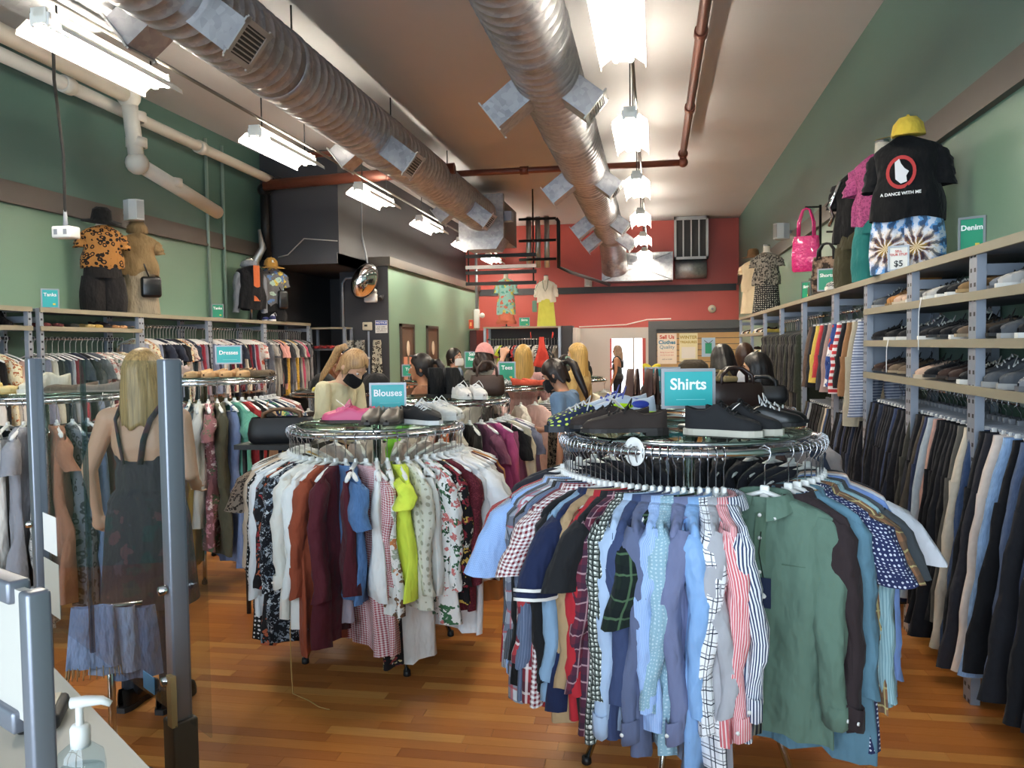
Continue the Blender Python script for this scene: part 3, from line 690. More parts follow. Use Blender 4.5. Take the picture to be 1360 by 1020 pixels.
HK = MB().tube([(-.006, 0, -.022), (-.019, 0, -.008), (-.017, 0, .012), (0, 0, .021), (.015, 0, .014), (.019, 0, -.004), (.012, 0, -.024), (.0, 0, -.04), (0, 0, -.125)], .0022, 5).mesh('hook', M_hook)
hb = MB(); hb.tube([(-.2, 0, -.155), (-.17, 0, -.143), (-.08, 0, -.112), (0, 0, -.092), (.08, 0, -.112), (.17, 0, -.143), (.2, 0, -.155)], [.008, .013, .012, .013, .012, .013, .008], 8, flat=.62)
hb.tube([(-.17, 0, -.146), (0, 0, -.165), (.17, 0, -.146)], .006, 6); hb.rbox((0, 0, -.097), (.036, .014, .05), .006); HB = hb.mesh('hanger_bar', M_white_pl)
cb = MB(); cb.rbox((0, 0, -.1), (.32, .009, .014), .004); cb.rbox((0, 0, -.09), (.03, .013, .035), .005); CBAR = cb.mesh('hanger_bar', M_grey_pl)
CLIP = MB().rbox((0, 0, -.118), (.022, .026, .04), .005).mesh('clip', M_white_pl)
SZD = MB().lathe([(.014, -.0015), (.036, -.0015), (.037, 0), (.036, .0015), (.014, .0015), (.014, -.0015)], 20, M=rotx(PI/2)).mesh('divider', M_white_pl)
TAGM = MB().box((0, 0, 0), (.035, .0015, .055)).mesh('price_tag', M_paper)

FAR_H = []
FAR_W = ('on the green wall rail', 'on the back rail unit', 'on the coat rail')
def hanger(loc, rz, where, group, clips=False, hold=None):
    if where in FAR_W:
        FAR_H.append((loc, rz)); return None
    lb = 'white plastic %shanger with steel hook %s' % ('clip ' if clips else '', where)
    if hold: lb = ' '.join(('white %shanger holding the %s' % ('clip ' if clips else '', hold)).split()[:16])
    t = thing('hanger', lb, 'hanger', loc, rz, group)
    link('hook', HK, t); setattr(link('hanger_bar', CBAR if clips else HB, t, (0, 0, 0 if clips else -.03)), 'scale', (1 if clips else (.97 if ('Blouses' in where or 'Dresses' in where or 'behind' in where) else .8), 1, 1))
    if clips:
        for s in (-1, 1): link('clip', CLIP, t, (s*.14, 0, 0))
    return t

def garment(name, label, cat, spec, loc, rz, seed, kind='long', parts=True, L=.72, wb=.24, t=.034, collar=True, group=None, sl=.55, ws=.205, waist=None, fold=.012, cuff=None, tagged=False, lean=0.0, lod=1.0, bell=0.0, sspec=None, out=None, sway=0.0, rx=.055, ry=.04, sy=0.0):
    r = random.Random(seed); m = cloth(spec); ms = cloth(sspec) if sspec else m
    T = thing(name, label, cat, loc, rz, group)
    nu, nv = max(12, int(28*lod)), max(7, int(15*lod))
    strap = kind == 'strap'
    MB().grid(body_grid(r, L, ws, wb, t, fold, nu, nv, strap=strap, waist=waist, lean=lean, sway=sway)).build('body', m, T)
    if kind in ('long', 'short'):
        for s in (-1, 1):
            if kind == 'long': G = sleeve_grid(r, s, sl, ws, rx, ry, .05 if out is None else out, .38, nu=max(8, int(12*lod)), nv=max(6, int(13*lod)), bell=bell, y=sy)
            else: G = sleeve_grid(r, s, sl if sl < .4 else .21, ws, .075, .042, .09 if out is None else out, .0, nu=max(8, int(12*lod)), nv=max(4, int(6*lod)), wr=.04)
            so = MB().grid(G).build('sleeve', ms, T)
            if cuff and kind == 'long':
                E = G[-1]; c = E.mean(0); CU_ = np.array([c+(E-c)*k+np.array([0, 0, dz]) for k, dz in ((1.1, .055), (1.14, .04), (1.14, -.012), (1.06, -.014))])
                MB().grid(CU_).build('cuff', ms, so)
                MB().lathe([(0, .004), (.006, .004), (.006, 0)], 8, c+np.array([s*.04, -.02, .015]), M=roty(s*PI/2)).build('cuff_button', M_white_pl, so)
            if cuff == 'rib':
                pass
            if kind == 'short' and cuff == 'rib':
                E = G[-1]; c = E.mean(0)
                for (dz, mm) in ((.0, M_white_pl), (.014, m), (.028, M_white_pl)):
                    MB().grid(np.array([c+(E-c)*1.03+np.array([0, 0, dz+h]) for h in (-.005, .005)])).build('rib_stripe', mm, so)
    if strap:
        for s in (-1, 1): MB().tube([(s*.11, -.012, -.2), (s*.12, -.012, -.15), (s*.115, 0, -.14), (s*.11, .012, -.2)], .008, 6, flat=.4).build('strap', m, T)
    if collar: MB().grid(collar_grid(r)).build('collar', m, T)
    if tagged:
        g = link('price_tag', TAGM, T, (ws*.8*(1 if r.random() < .6 else .2), -t-.012, -.24), (.1, .15, r.uniform(-.4, .4)))
    return T

def trousers(label, spec, loc, rz, seed, L=1.0, w=.19, wb=.23, t=.022, name='trousers', cat='trousers', group=None, tagged=True, sway=0.0, nv=9, top=-.115, bandspec=None):
    r = random.Random(seed); m = cloth(spec); T = thing(name, label, cat, loc, rz, group)
    body = MB(); cz = top-.26; ph = r.uniform(0, 6)
    rows = [(top, w, t, .6), (top-.04, w*1.02, t, .6), (top-.15, w*1.12, t*1.15, .65), (cz, w*1.17, t*1.15, .7)]
    P = ringgrid(rows, 20); P[..., 0] += sway*np.clip((top-P[..., 2])/L, 0, 1); P[..., 1] += .004*np.sin(P[..., 0]*30+ph); body.grid(P)
    for s in (-1, 1):
        a = np.linspace(-PI, PI, 13); G = []
        for i in range(nv+1):
            q = i/nv; hw = (w*1.17/2+.004)*(1-q)+q*wb*.44; c = s*(w*1.17/2*(1-q)+q*(wb-hw+.0))+sway*((cz-top)*-1+(L-.26)*q)/L
            zz = cz+.01-(L-.26)*q; k = 1+.05*np.sin(2*a+ph+q*17)
            G.append(np.stack([c+hw*k*np.sign(np.cos(a))*np.abs(np.cos(a))**.75, (t*1.1)*k*np.sign(np.sin(a))*np.abs(np.sin(a))**.75+.014*q*math.sin(ph+s+q*4)+s*.006*q, np.full_like(a, zz)+.004*np.sin(a+ph)], 1))
        MB().grid(np.array(G)).build('leg', m, T)
    bo = body.build('hip_panel', m, T)
    wbnd = MB().grid(ringgrid([(top+.002, w*1.01, t*1.12, .6), (top-.036, w*1.03, t*1.12, .6)], 20)*np.array([1, 1, 1])).build('waistband', cloth(bandspec) if bandspec else m, T)
    if tagged: link('price_tag', TAGM, T, (-w*.72, -t-.006, top-.06), (.1, .3, r.uniform(-.4, .4)))
    return T

LODM = {}
def lod_top(kind, v):
    """light shared meshes for garments that show only a few pixels across"""
    k = (kind, v)
    if k in LODM: return LODM[k]
    r = random.Random(100+v*7+len(kind)); b = MB()
    L = {'tank': .52, 'tee': .58, 'long': .66, 'dress': .95, 'coat': .9, 'shorts': .5}[kind]; L *= r.uniform(.9, 1.1)
    if kind == 'shorts':
        b.grid(ringgrid([(-.1, .19, .022, .65), (-.2, .2, .03, .7), (-.1-L, .22, .035, .7)], 14))
    else:
        b.grid(body_grid(r, L, .2 if kind != 'coat' else .23, .22 if kind != 'dress' else .3, .03 if kind != 'coat' else .05, .012, 16, 7, strap=(kind == 'tank')))
        if kind in ('tee', 'long', 'coat'):
            for s in (-1, 1): b.grid(sleeve_grid(r, s, .2 if kind == 'tee' else .56, .2, .07 if kind == 'tee' else .055, .035 if kind != 'coat' else .055, 
                .05 if kind == 'tee' else .04, .1 if kind == 'tee' else .3, 8, 5))
    LODM[k] = b.mesh(kind, cloth(('plain', '808080'))); return LODM[k]
KN = {'tank': ('tank_top', 'tank top'), 'tee': ('tshirt', 'shirt'), 'long': ('long_sleeve_top', 'top'), 'dress': ('dress', 'dress'), 'coat': ('jacket', 'jacket'), 'shorts': ('shorts', 'shorts')}
def simple(kind, label, spec, loc, rz, seed, group):
    o = link(KN[kind][0], lod_top(kind, seed % 4), None, loc, rz, cloth(spec)); tag(o, label, KN[kind][1], group); return o
# ------------------------------------------------------------------ round racks
def round_rack(label, c, h, R=.455, glass=True, legs=4, a0=.5):
    t = thing('round_clothes_rack', label, 'clothes rack', (c[0], c[1], 0), 0, 'round chrome clothes racks')
    A = np.linspace(0, 2*PI, 49)[:-1]
    MB().tube([(R*math.cos(a), R*math.sin(a), h) for a in A], .0135, 10, closed=True).build('hang_rail', M_chrome, t)
    R2 = R-.045
    MB().tube([(R2*math.cos(a), R2*math.sin(a), h+.022) for a in A], .009, 8, closed=True).build('top_ring', M_chrome, t)
    for k in range(4):
        a = a0+PI/2*k
        MB().tube([(R*math.cos(a), R*math.sin(a), h), (R2*math.cos(a), R2*math.sin(a), h+.022)], .007, 6).build('rail_bracket', M_chrome, t)
        MB().tube([(R2*math.cos(a), R2*math.sin(a), h+.022), (.03*math.cos(a), .03*math.sin(a), h+.012)], .008, 6).build('spoke', M_chrome, t)
    MB().cyl((0, 0, .52), (0, 0, h+.02), .022, n=14).build('centre_post', M_chrome, t)
    MB().lathe([(.0, .6), (.045, .6), (.045, .5), (.0, .5)], 14).build('hub', M_chrome, t)
    for k in range(legs):
        a = a0+.35+2*PI/legs*k; ca, sa = math.cos(a), math.sin(a)
        lg = MB().tube([(.03*ca, .03*sa, .56), (.2*ca, .2*sa, .5), (.3*ca, .3*sa, .32), (.41*ca, .41*sa, .02)], .0125, 10).build('leg', M_chrome, t)
        MB().lathe([(0, .03), (.018, .03), (.02, .005), (.016, 0), (0, 0)], 10, (.412*ca, .412*sa, 0)).build('foot', M_dark, lg)
    if glass: MB().lathe([(0, h+.036), (R2+.005, h+.036), (R2+.012, h+.033), (R2+.005, h+.028), (0, h+.028)], 48).build('glass_top', M_glass_top, t)
    return t
HT = .036     # top of the glass above the rail

SIGN_MESH = {}
def sign(label, word, loc, rz, w=.18, h=.12, m=None, size=.042, stand=.05, portrait=False, sub=None):
    t = thing('rack_sign', label, 'sign', loc, rz); m = m or M_teal; z = stand+h/2
    MB().box((0, 0, z), (w, .006, h)).build('panel', m, t)
    fr = MB(); b = .011
    for (x, zz, sx, sz) in ((0, z+h/2+b/2, w+2*b, b), (0, z-h/2-b/2, w+2*b, b), (-w/2-b/2, z, b, h), (w/2+b/2, z, b, h)): fr.box((x, 0, zz), (sx, .014, sz))
    fr.build('frame', M_frame, t)
    s = MB(); s.cyl((0, 0, 0), (0, 0, stand), .006, n=8) if stand > .01 else None
    s.lathe([(0, .006), (.035, .006), (.04, 0), (0, 0)], 14); s.build('stand', M_frame, t)
    text(word, size, M_signtext, t, (0, -.0045, z+(h*.22 if portrait else h*.12)), (PI/2, 0, 0), bold=size*.022)
    if portrait: MB().box((w*.25, -.004, z-h*.33), (w*.18, .004, h*.1)).build('logo_mark', plain('logo_yellow', 'd8c24a', .5), t)
    else: MB().box((w*.05, -.004, z-h*.32), (w*.6, .002, .002)).build('rule_line', plain('teal_light', '7fd0d0', .5), t)
    return t

def ring_pos(c, h, th, R=.455): return (c[0]+R*math.cos(th), c[1]+R*math.sin(th), h)

# ---- front rack of shirts ------------------------------------------------
RA, HA = (.12, 3.0), 1.31
round_rack('chrome round rack full of button shirts with a big teal Shirts sign on top', RA, HA, a0=.9)
LB = 'hanging on the front Shirts rack'
SH = [  # angle order: from the blouse side round the front to the trousers side
 ('red', 'short', P_('a3202a'), 'red tee', {}), ('nstr', 'short', ('stripe', 'c8ccd4', '2a3350', .006, .5, 'v'), 'navy and white fine striped short sleeve shirt', {}),
 ('lbg', 'short', ('gingham', 'a9c6ee', '6f97d6', .004), 'light blue micro check short sleeve shirt', {'sl': .26, 'out': .13}),
 ('dstr', 'long', ('stripe', '3c4048', '6c7078', .008, .3, 'v'), 'charcoal pinstripe shirt', {}),
 ('pl0', 'long', ('plaid', 'c8ccd2', '2e3858', 'b04450', .075), 'white shirt with wide navy and rose plaid', {'L': .8}),
 ('blk', 'long', P_('141416'), 'black long sleeve shirt', {'L': .74}), ('chm', 'long', ('stripe', '5a6884', '8490a8', .012, .12, 'v'), 'slate blue shirt with faint stripe', {'L': .78}),
 ('plr', 'long', ('plaid', 'b03038', '1c2238', 'e0d8d4', .09), 'red navy and white buffalo plaid shirt', {'L': .76}),
 ('plr2', 'short', ('gingham', 'e8e2e0', '7c1e2c', .016), 'burgundy and white small check shirt', {'L': .74}),
 ('blk2', 'long', P_('17171a'), 'black smooth long sleeve shirt next to the steel blue one', {'L': .7}),
 ('stb', 'long', P_('7f9fbd'), 'steel blue long sleeve shirt', {'L': .72}), ('polo', 'short', P_('1b2547'), 'navy polo with white ribbed sleeve ends', {'cuff': 'rib', 'sl': .24, 'out': .12}),
 ('tan', 'long', P_('a98a62'), 'tan long sleeve shirt', {'L': .76}), ('redl', 'long', P_('b01424'), 'bright red long sleeve shirt', {'L': .72}),
 ('blk3', 'short', P_('1d1d20'), 'black short sleeve shirt beside the bright red one', {}), ('bpl', 'long', ('plaid', '6c2234', '2a2438', 'b08a90', .05), 'burgundy plaid shirt', {'L': .78}),
 ('ggh', 'long', ('window', 'dfe2d8', '2c3430', .016, .3), 'white shirt with green and black small check', {'L': .78}),
 ('lbl', 'long', P_('a4bad8'), 'pale blue long sleeve shirt with buttoned cuff', {'cuff': 1, 'sl': .64}), ('sln', 'long', P_('39466c'), 'dark slate navy shirt', {'L': .76}),
 ('slb', 'long', P_('5d6686'), 'slate blue long sleeve shirt with buttoned cuff', {'cuff': 1, 'sl': .64, 'L': .78}), ('lbs', 'long', ('stripe', 'a9c4ee', '86a6dc', .004, .5, 'v'), 'light blue fine striped shirt', {'L': .7}),
 ('aqp', 'long', ('dots', '8aaec0', 'b4ccd8', 90), 'aqua printed shirt with tiny dots', {'L': .76}),
 ('grp', 'short', ('plaid', '18261f', '0c1418', '4c6a4a', .07), 'dark green tartan short sleeve shirt', {'sl': .3, 'out': .06, 'L': .74}),
 ('prw', 'long', P_('6f769a'), 'dusty periwinkle long sleeve shirt', {'cuff': 1, 'sl': .62}), ('sky', 'long', ('satin', '7ea8da'), 'sky blue long sleeve shirt with rolled cuff', {'L': .82, 'sl': .56}),
 ('wwp', 'long', ('window', 'ecebee', '2a2d40', .034, .09), 'white shirt with navy double windowpane check', {'L': .8, 'sl': .6}), ('lgr', 'long', P_('a9a8ae'), 'light grey knit top', {}),
 ('pst', 'long', ('stripe', 'd66a72', 'f0d8d8', .007, .35, 'v'), 'pink and white striped shirt with buttoned cuff', {'cuff': 1, 'sl': .6}),
 ('nst', 'long', ('stripe', 'e8e9ee', '3a4668', .009, .5, 'v'), 'navy and white striped shirt with rolled sleeves', {'cuff': 1, 'sl': .54}),
]
n0 = len(SH)
WA = 'on the front Shirts rack'; GA = 'white hangers on the front Shirts rack'
for i, (nm, kd, sp, lab, kw) in enumerate(SH):
    th = math.radians(196+(281-196)*i/(n0-1)); r = random.Random(i*13+5)
    tw = math.radians(r.uniform(-5, 5)+(-34 if nm == 'grp' else 0)); p = ring_pos(RA, HA, th)
    hanger(p, th+tw, WA, GA, hold=lab+' on the front rack')
    a = dict(L=.6, t=.03, fold=.012, wb=.235); a.update(kw); a['L'] -= .13 if 'L' in kw else 0; a['sl'] = a.get('sl', .55)-(.02 if kd == 'long' else 0)
    cx = 'neck' 
    garment('tee' if 'tee' in lab else ('polo_shirt' if 'polo' in lab else 'button_shirt'), lab+' on the front rack', 'shirt', sp, p, th+tw, i*31+7, kd, group='shirts on the front rack', collar=('tee' not in lab), **a)
# the green shirt that faces the camera
p = ring_pos(RA, HA, math.radians(298)); rz = math.radians(298+40)
hanger(p, rz, WA, GA, hold='sage green button-down shirt')
g = garment('button_shirt', 'sage green button-down shirt facing out with a navy swing tag', 'shirt', P_('5d7868'), p, rz, 77, 'long', L=.66, t=.045, wb=.215, ws=.215, sl=.6, cuff=1, fold=.013, group='shirts on the front rack', rx=.058, ry=.045, out=.035, sy=-.06)
PLK = MB().grid(np.array([[(x, -.05-.004*math.sin(i*.9)-(0 if i > 0 else -.015), -.18-i*.062) for x in (-.017, .017)] for i in range(11)])).build('placket', cloth(P_('58735f')), g)
for z in (-.185, -.255, -.36, -.47, -.58): MB().lathe([(0, .004), (.006, .003), (.006, 0)], 10, (0, -.056, z), M=rotx(PI/2)).build('button', M_white_pl, PLK)
for s in (-1, 1): MB().lathe([(0, .004), (.005, .003), (.005, 0)], 10, (s*.05, -.075, -.188), M=rotx(PI/2)).build('collar_button', M_white_pl, g)
tg = MB().box((.012, -.066, -.42), (.05, .002, .092)).build('swing_tag', plain('tag_navy', '1b2744', .5), g); tg['label'] = 'navy card tag'
MB().prism([(.004, -.43), (.008, -.436), (.014, -.438), (.02, -.436), (.024, -.43), (.02, -.424), (.014, -.42), (.008, -.424)], .067, .0685, M=np.array([[1, 0, 0], [0, 0, -1], [0, 1, 0]], float)).build('tag_crest', M_paper, tg)
text('GANT', .011, M_signtext, tg, (-.002, -.0675, -.425), (PI/2, 0, 0), bold=.0002) if False else MB().box((-.001, -.0675, -.43), (.004, .001, .035)).build('tag_print', M_paper, tg)
MB().tube([(.012, -.06, -.375), (.0, -.064, -.3), (.005, -.06, -.235)], .0015, 5).build('tag_string', M_ink, g)
MB().box((.1, -.052, -.33), (.07, .002, .002)).build('pocket_seam', plain('seam_green', '46604f', .8), g)
SH2 = [('long', P_('33282a'), 'dark brown long sleeve shirt', {'sl': .64, 'cuff': 1}), ('long', P_('5a8296'), 'teal blue long sleeve shirt', {'L': .84}), ('short', ('dots', '262e56', 'c8ccdc', 75), 'navy shirt with white pin dots', {'L': .8}),
       ('short', ('plaid', '9a6a48', '5a4a3c', 'c8b878', .06), 'tan and olive plaid shirt', {}), ('long', ('stripe', '9cc0c8', '7ba4b0', .01, .4, 'v'), 'pale aqua striped shirt', {'sl': .6}), ('short', P_('4a4f54'), 'charcoal short sleeve shirt at the trousers side', {}),
       ('long', P_('7d9ddc'), 'cornflower blue long sleeve shirt', {'sl': .64, 'L': .74}), ('short', P_('d8dae2'), 'plain white short sleeve shirt', {'out': .14}), ('long', P_('c5a898'), 'dusty beige shirt', {}), ('long', P_('2a2c34'), 'inky black shirt at the trousers side', {})]
for i, (kd, sp, lab, kw) in enumerate(SH2):
    th = math.radians(310+i*5.4); r = random.Random(i*17+3); rz = th+math.radians(r.uniform(-3, 6)+10*max(0, 1-i/4)); p = ring_pos(RA, HA, th)
    hanger(p, rz, WA, GA, hold=lab+' on the front rack'); a = dict(L=.62, t=.032, fold=.011); a.update(kw); a['L'] -= .1 if 'L' in kw else 0; a['sl'] = min(a.get('sl', .55), .6)
    garment('button_shirt', lab+' on the front rack', 'shirt', sp, p, rz, i*37+11, kd, group='shirts on the front rack', **a)
for i in range(14):      # the far side of the ring, seen only between hangers
    th = math.radians(18+i*12.5); p = ring_pos(RA, HA, th); hanger(p, th, WA, GA)
    simple('long', 'dark shirt on the far side of the front Shirts rack', P_(['2c2c34', '3a3030', '6a5a50', '30384c'][i % 4]) if i % 4 < 1 else P_('2c2c34'), p, th, i, 'dark shirts on the far side of the front rack')
link('divider', SZD, None)
dv = bpy.data.objects['divider']; dv.location = ring_pos(RA, HA, math.radians(246)); dv.scale = (1.25, 1, 1.25); dv.rotation_euler = (0, 0, math.radians(246)+PI/2-.35)
tag(dv, 'white plastic ring divider clipped to the front Shirts rack rail', 'size divider')
for (dx, dy, c) in ((-.02, -.62, 'a9a8ae'),):
    b_ = MB()
# two grey ribbons hanging to the floor below the pink stripe shirt
p = ring_pos(RA, HA, math.radians(275)); t = thing('grey_sash', 'long light grey sash ends hanging to the floor below the striped shirts', 'sash', (p[0], p[1]-.1, 0))
for s in (-.035, .045): MB().grid(np.array([[(s+x+.006*math.sin(z*9), -.05+.004*math.sin(z*14), z) for x in (-.02, 0, .02)] for z in np.linspace(.02, .6, 12)])).build('sash_end', cloth(P_('9a98a0')), t)

# ---- rack of blouses -----------------------------------------------------
RB, HB_ = (-1.48, 4.18), 1.215
round_rack('chrome round rack of mixed blouses with pink shoes and a Blouses sign on top', RB, HB_, a0=.3)
W, CRM, BUR = 'e4e2de', 'd9cfbd', '5a1a26'
BL = [('short', P_('dcd6d0'), 'white tee with mustard trim', {}), ('short', ('floral', 'e2dccf', '3c6ea8', 'c84a3a', 'd8b83c', 14), 'white top with cartoon print', {}), ('long', P_('c99b2e'), 'mustard yellow blouse', {'L': .5}), ('long', P_(W), 'white long sleeve blouse at the dresses side', {'L': .72}),
      ('long', P_('1a1a1c'), 'plain black blouse', {'L': .66}), ('long', ('floral', '2a2624', 'b0a69a', 'd8d0c4', '8a8078', 60), 'black blouse with tiny pale flowers', {'L': .74}), ('short', ('leopard', '8f7a68', '2e241e', 70), 'taupe animal print blouse', {'L': .6}),
      ('long', P_('dcc3a6'), 'peach cream blouse', {'L': .62, 'sl': .5}), ('long', ('dots', '161618', 'e8e8e8', 46), 'black polka dot wrap blouse', {'L': .84}), ('long', P_('ecebe8'), 'bright white narrow blouse', {'L': .7, 'sl': .62}),
      ('long', ('floral', '201c1e', 'b85a34', '7c8690', '9a2c30', 22), 'black blouse with rust and grey flowers', {'L': .82}), ('long', ('floral', '1c1c22', '8f98a4', 'c8ccd0', '6a727c', 34), 'black and blue grey floral blouse', {'L': .78}),
      ('long', P_('e6e0d4'), 'ivory blouse with gathered cuff', {'sl': .5, 'cuff': 1}), ('long', P_('e9e7e2'), 'white lace blouse', {'L': .7}), ('long', P_('9a4526'), 'rust orange blouse', {'L': .8}), ('long', P_('571c26'), 'burgundy drop sleeve blouse', {'L': .76, 'bell': .6}),
      ('short', ('denim', '4a6f9e'), 'chambray blue off shoulder top with white trim', {'L': .55}), ('strap', P_('511a24'), 'dark wine top', {'L': .5}),
      ('long', ('gingham', 'e8d4d2', 'a8283c', .011), 'red gingham tie front dress', {'L': .82, 'sl': .5, 'out': .02}), ('strap', P_('e8e6e2'), 'white strappy cami', {'L': .52}), ('strap', ('floral', 'e4e0d8', 'c8783c', 'a0a890', '7c5a3c', 20), 'white cami with small autumn leaves', {'L': .6}),
      ('short', P_('d8e818'), 'neon yellow top', {'L': .56, 'sl': .12}), ('long', ('dots', 'd5d2be', 'a8a48c', 26), 'sheer sage dotted blouse', {'L': .6}), ('strap', P_('e2e2da'), 'sheer white tank', {'L': .52}),
      ('long', ('floral', 'e8e6e0', '3a6a44', 'd0706a', '2c4a34', 22), 'white blouse with green leaves and coral flowers', {'L': .7}), ('long', ('floral', '1c1a1c', 'd0a83c', '8c2430', 'c8c0b0', 22), 'black blouse with gold flowers', {'L': .62}),
      ('long', ('floral', '641c28', '4a141e', '8a3440', '5a1a22', 60), 'burgundy paisley blouse', {'L': .68, 'rx': .07}), ('long', P_('e8e6e6'), 'crisp white shirt with rolled sleeve', {'L': .8}), ('short', P_('efeeee'), 'big white short sleeve blouse', {'L': .5, 'sl': .27, 'out': .14, 't': .05}),
      ('short', P_('e6e2dc'), 'white cropped overshirt', {'L': .52}), ('long', P_('d8cabb'), 'beige blouse', {'L': .6}), ('long', P_('4c1624'), 'wine velvet top', {'L': .6}), ('long', P_('c07a34'), 'ochre top', {'L': .74})]
GB = 'white hangers on the Blouses rack'
for i, (kd, sp, lab, kw) in enumerate(BL):
    th = math.radians(168+(372-168)*i/(len(BL)-1)); r = random.Random(i*19+1); rz = th+math.radians(r.uniform(-6, 6)); p = ring_pos(RB, HB_, th)
    if 'gingham tie' in lab: rz += math.radians(40)
    if 'chambray' in lab: rz += math.radians(40)
    hanger(p, rz, 'on the Blouses rack', GB, hold=lab); a = dict(L=.64, t=.032, fold=.013, wb=.22); a.update(kw)
    garment('blouse', lab+' on the Blouses rack', 'blouse', sp, p, rz, i*41+3, kd, group='blouses on the Blouses rack', collar=('shirt' in lab), **a)
for i in range(8):
    th = math.radians(22+i*17); p = ring_pos(RB, HB_, th); hanger(p, th, 'on the Blouses rack', GB); simple('long', 'pale top on the far side of the Blouses rack', P_('b8aca4'), p, th, i, 'pale tops on the far side of the Blouses rack')
for (ang, sp, lab, w, L0, rr) in ((225, ('stripe', '6a6a70', '8c8c92', .012, .5, 'v'), 'grey pleated skirt below the polka dot blouse', .07, .36, .5), (248, ('plaid', '8e1622', '5a0e18', 'd8c8b8', .12), 'red plaid skirt hanging below the floral blouses', .13, .3, .46),
                          (268, P_('a89aa4'), 'mauve chiffon scarf knotted below the wine blouse', .06, .3, .5), (296, ('floral', '1a1618', 'c8b070', '8c3430', 'd0c8b8', 26), 'black floral scarf trailing from the blouses', .045, .52, .5), (312, P_('e0dcd6'), 'ivory wide leg trousers below the white blouses', .1, .52, .46)):
    x, y, _ = ring_pos(RB, 0, math.radians(ang), rr)
    r = random.Random(ang); ztop = .62; P = ringgrid([(ztop-L0*k/8, w*(.8+.35*k/8), .035, .8) for k in range(9)], 20); P[..., 1] += .014*np.sin(P[..., 0]*60+1); P[..., 2] += .01*np.sin(P[..., 0]*30)
    tag(MB().grid(P).build(lab.split(' hanging')[0].split(' below')[0].split(' trailing')[0].replace(' ', '_').replace('grey_', '').replace('red_', '').replace('ivory_', ''), cloth(sp), None, (x, y, 0), math.radians(ang+90)), lab, 'skirt' if 'skirt' in lab else ('trousers' if 'trousers' in lab else 'scarf'))

# ---- rack of dresses -----------------------------------------------------
RC, HC = (-3.3, 5.55), 1.41
round_rack('chrome round rack of dresses with flats and a Dresses sign on top', RC, HC, R=.5, a0=.1)
DR = [('long', P_('d98a70'), 'coral dress', 1.0), ('short', P_('b03838'), 'brick red dress', 1.1), ('long', P_('d8c4b4'), 'cream dress', .95), ('long', P_('4a1440'), 'purple velvet dress', .9), ('strap', P_('8c8c92'), 'silver grey dress', 1.0), ('long', P_('1c1e20'), 'black dress beside the silver one', 1.0),
      ('strap', ('floral', '1c1a1a', '9a8a5c', '5c4a3c', '6c7460', 28), 'black floral slip dress', 1.0), ('short', P_('16302c'), 'dark forest green dress', .8), ('strap', P_('c9a07c'), 'beige slip dress', .98), ('long', P_('d69a9a'), 'rose pink dress', .7), ('strap', ('ombre', '7d8fa4', 'c89a34', .35), 'grey to mustard dip dyed dress', 1.02),
      ('long', P_('e6dcd0'), 'ivory long sleeve dress', .75), ('short', ('floral', '8c5a5c', 'c88a94', '5c6a4c', 'e0c8c0', 24), 'dusty rose floral dress', .9), ('long', P_('54503c'), 'olive dress', .95), ('strap', P_('7484a8'), 'periwinkle blue dress', 1.0), ('short', P_('5aa088'), 'mint green dress', .85),
      ('long', P_('a02424'), 'scarlet dress', .8), ('short', P_('1a1818'), 'plain black dress beside the scarlet one', .9), ('strap', P_('c89a78'), 'peach slip dress', .8), ('short', ('floral', '2c3a5c', 'd0a0a8', '4c8a5c', 'd8c860', 22), 'navy dress with bright flowers', .85), ('long', P_('1c2238'), 'navy dress', .9),
      ('short', ('floral', 'd0c4b8', 'b04a5c', '4c6a8c', '5c8a5c', 22), 'pale dress with mixed flowers', .85), ('long', P_('96564c'), 'rust brown dress', .9), ('long', P_('a8707c'), 'dusty mauve dress', .9)]
for i, (kd, sp, lab, L) in enumerate(DR):
    th = math.radians(222+(378-222)*i/(len(DR)-1)); r = random.Random(i*23); rz = th+math.radians(r.uniform(-6, 6)); p = ring_pos(RC, HC, th, .5)
    hanger(p, rz, 'on the Dresses rack', 'white hangers on the Dresses rack', hold=lab+' on the Dresses rack')
    garment('dress', lab+' on the Dresses rack', 'dress', sp, p, rz, i*43+5, kd, L=L, wb=.26, waist=.82, collar=False, lod=.75, group='dresses on the Dresses rack', sl=.5 if kd == 'long' else .18, fold=.016)

# ---- rack at the shop's left edge ---------------------------------------
RD, HD = (-3.72, 4.45), 1.36
round_rack('chrome round rack of printed dresses behind the clear screen', RD, HD, R=.5, a0=.2)
DD = [('short', ('floral', '16161a', 'd8d8d8', '2a2a2c', 'b8b8bc', 16), 'black dress with white blossoms', .95), ('short', P_('1a1a1c'), 'black dress at the till side', .95), ('short', ('leopard', 'd0c4ac', '221c18', 30), 'black and cream zebra print dress', 1.0), ('strap', P_('8c4438'), 'terracotta dress', 1.05), ('strap', ('floral', 'c42c30', '2c4cb8', 'e8e4e0', 'c42c30', 9), 'red white and blue printed dress', .95), ('long', P_('1c2a30'), 'dark teal dress', .8),
      ('strap', P_('dcd6cc'), 'off white slip', 1.0), ('short', P_('8f8f96'), 'grey shimmer dress', .95), ('strap', ('floral', 'c8c4bc', '6c6c6c', 'e8e4dc', '9a948c', 40), 'grey and white speckled dress', 1.0), ('short', P_('a56a4c'), 'copper brown dress', .9), ('long', ('leopard', '6a6c72', '2a2c30', 26), 'grey mottled dress', .95), ('strap', P_('6a7c9c'), 'dusty blue dress', 1.0), ('short', P_('7c4a40'), 'brown red dress', .9), ('long', P_('5c5a60'), 'stone grey dress', .85), ('short', P_('46424a'), 'plum grey dress', .95), ('long', P_('a89a90'), 'oatmeal dress', .9)]
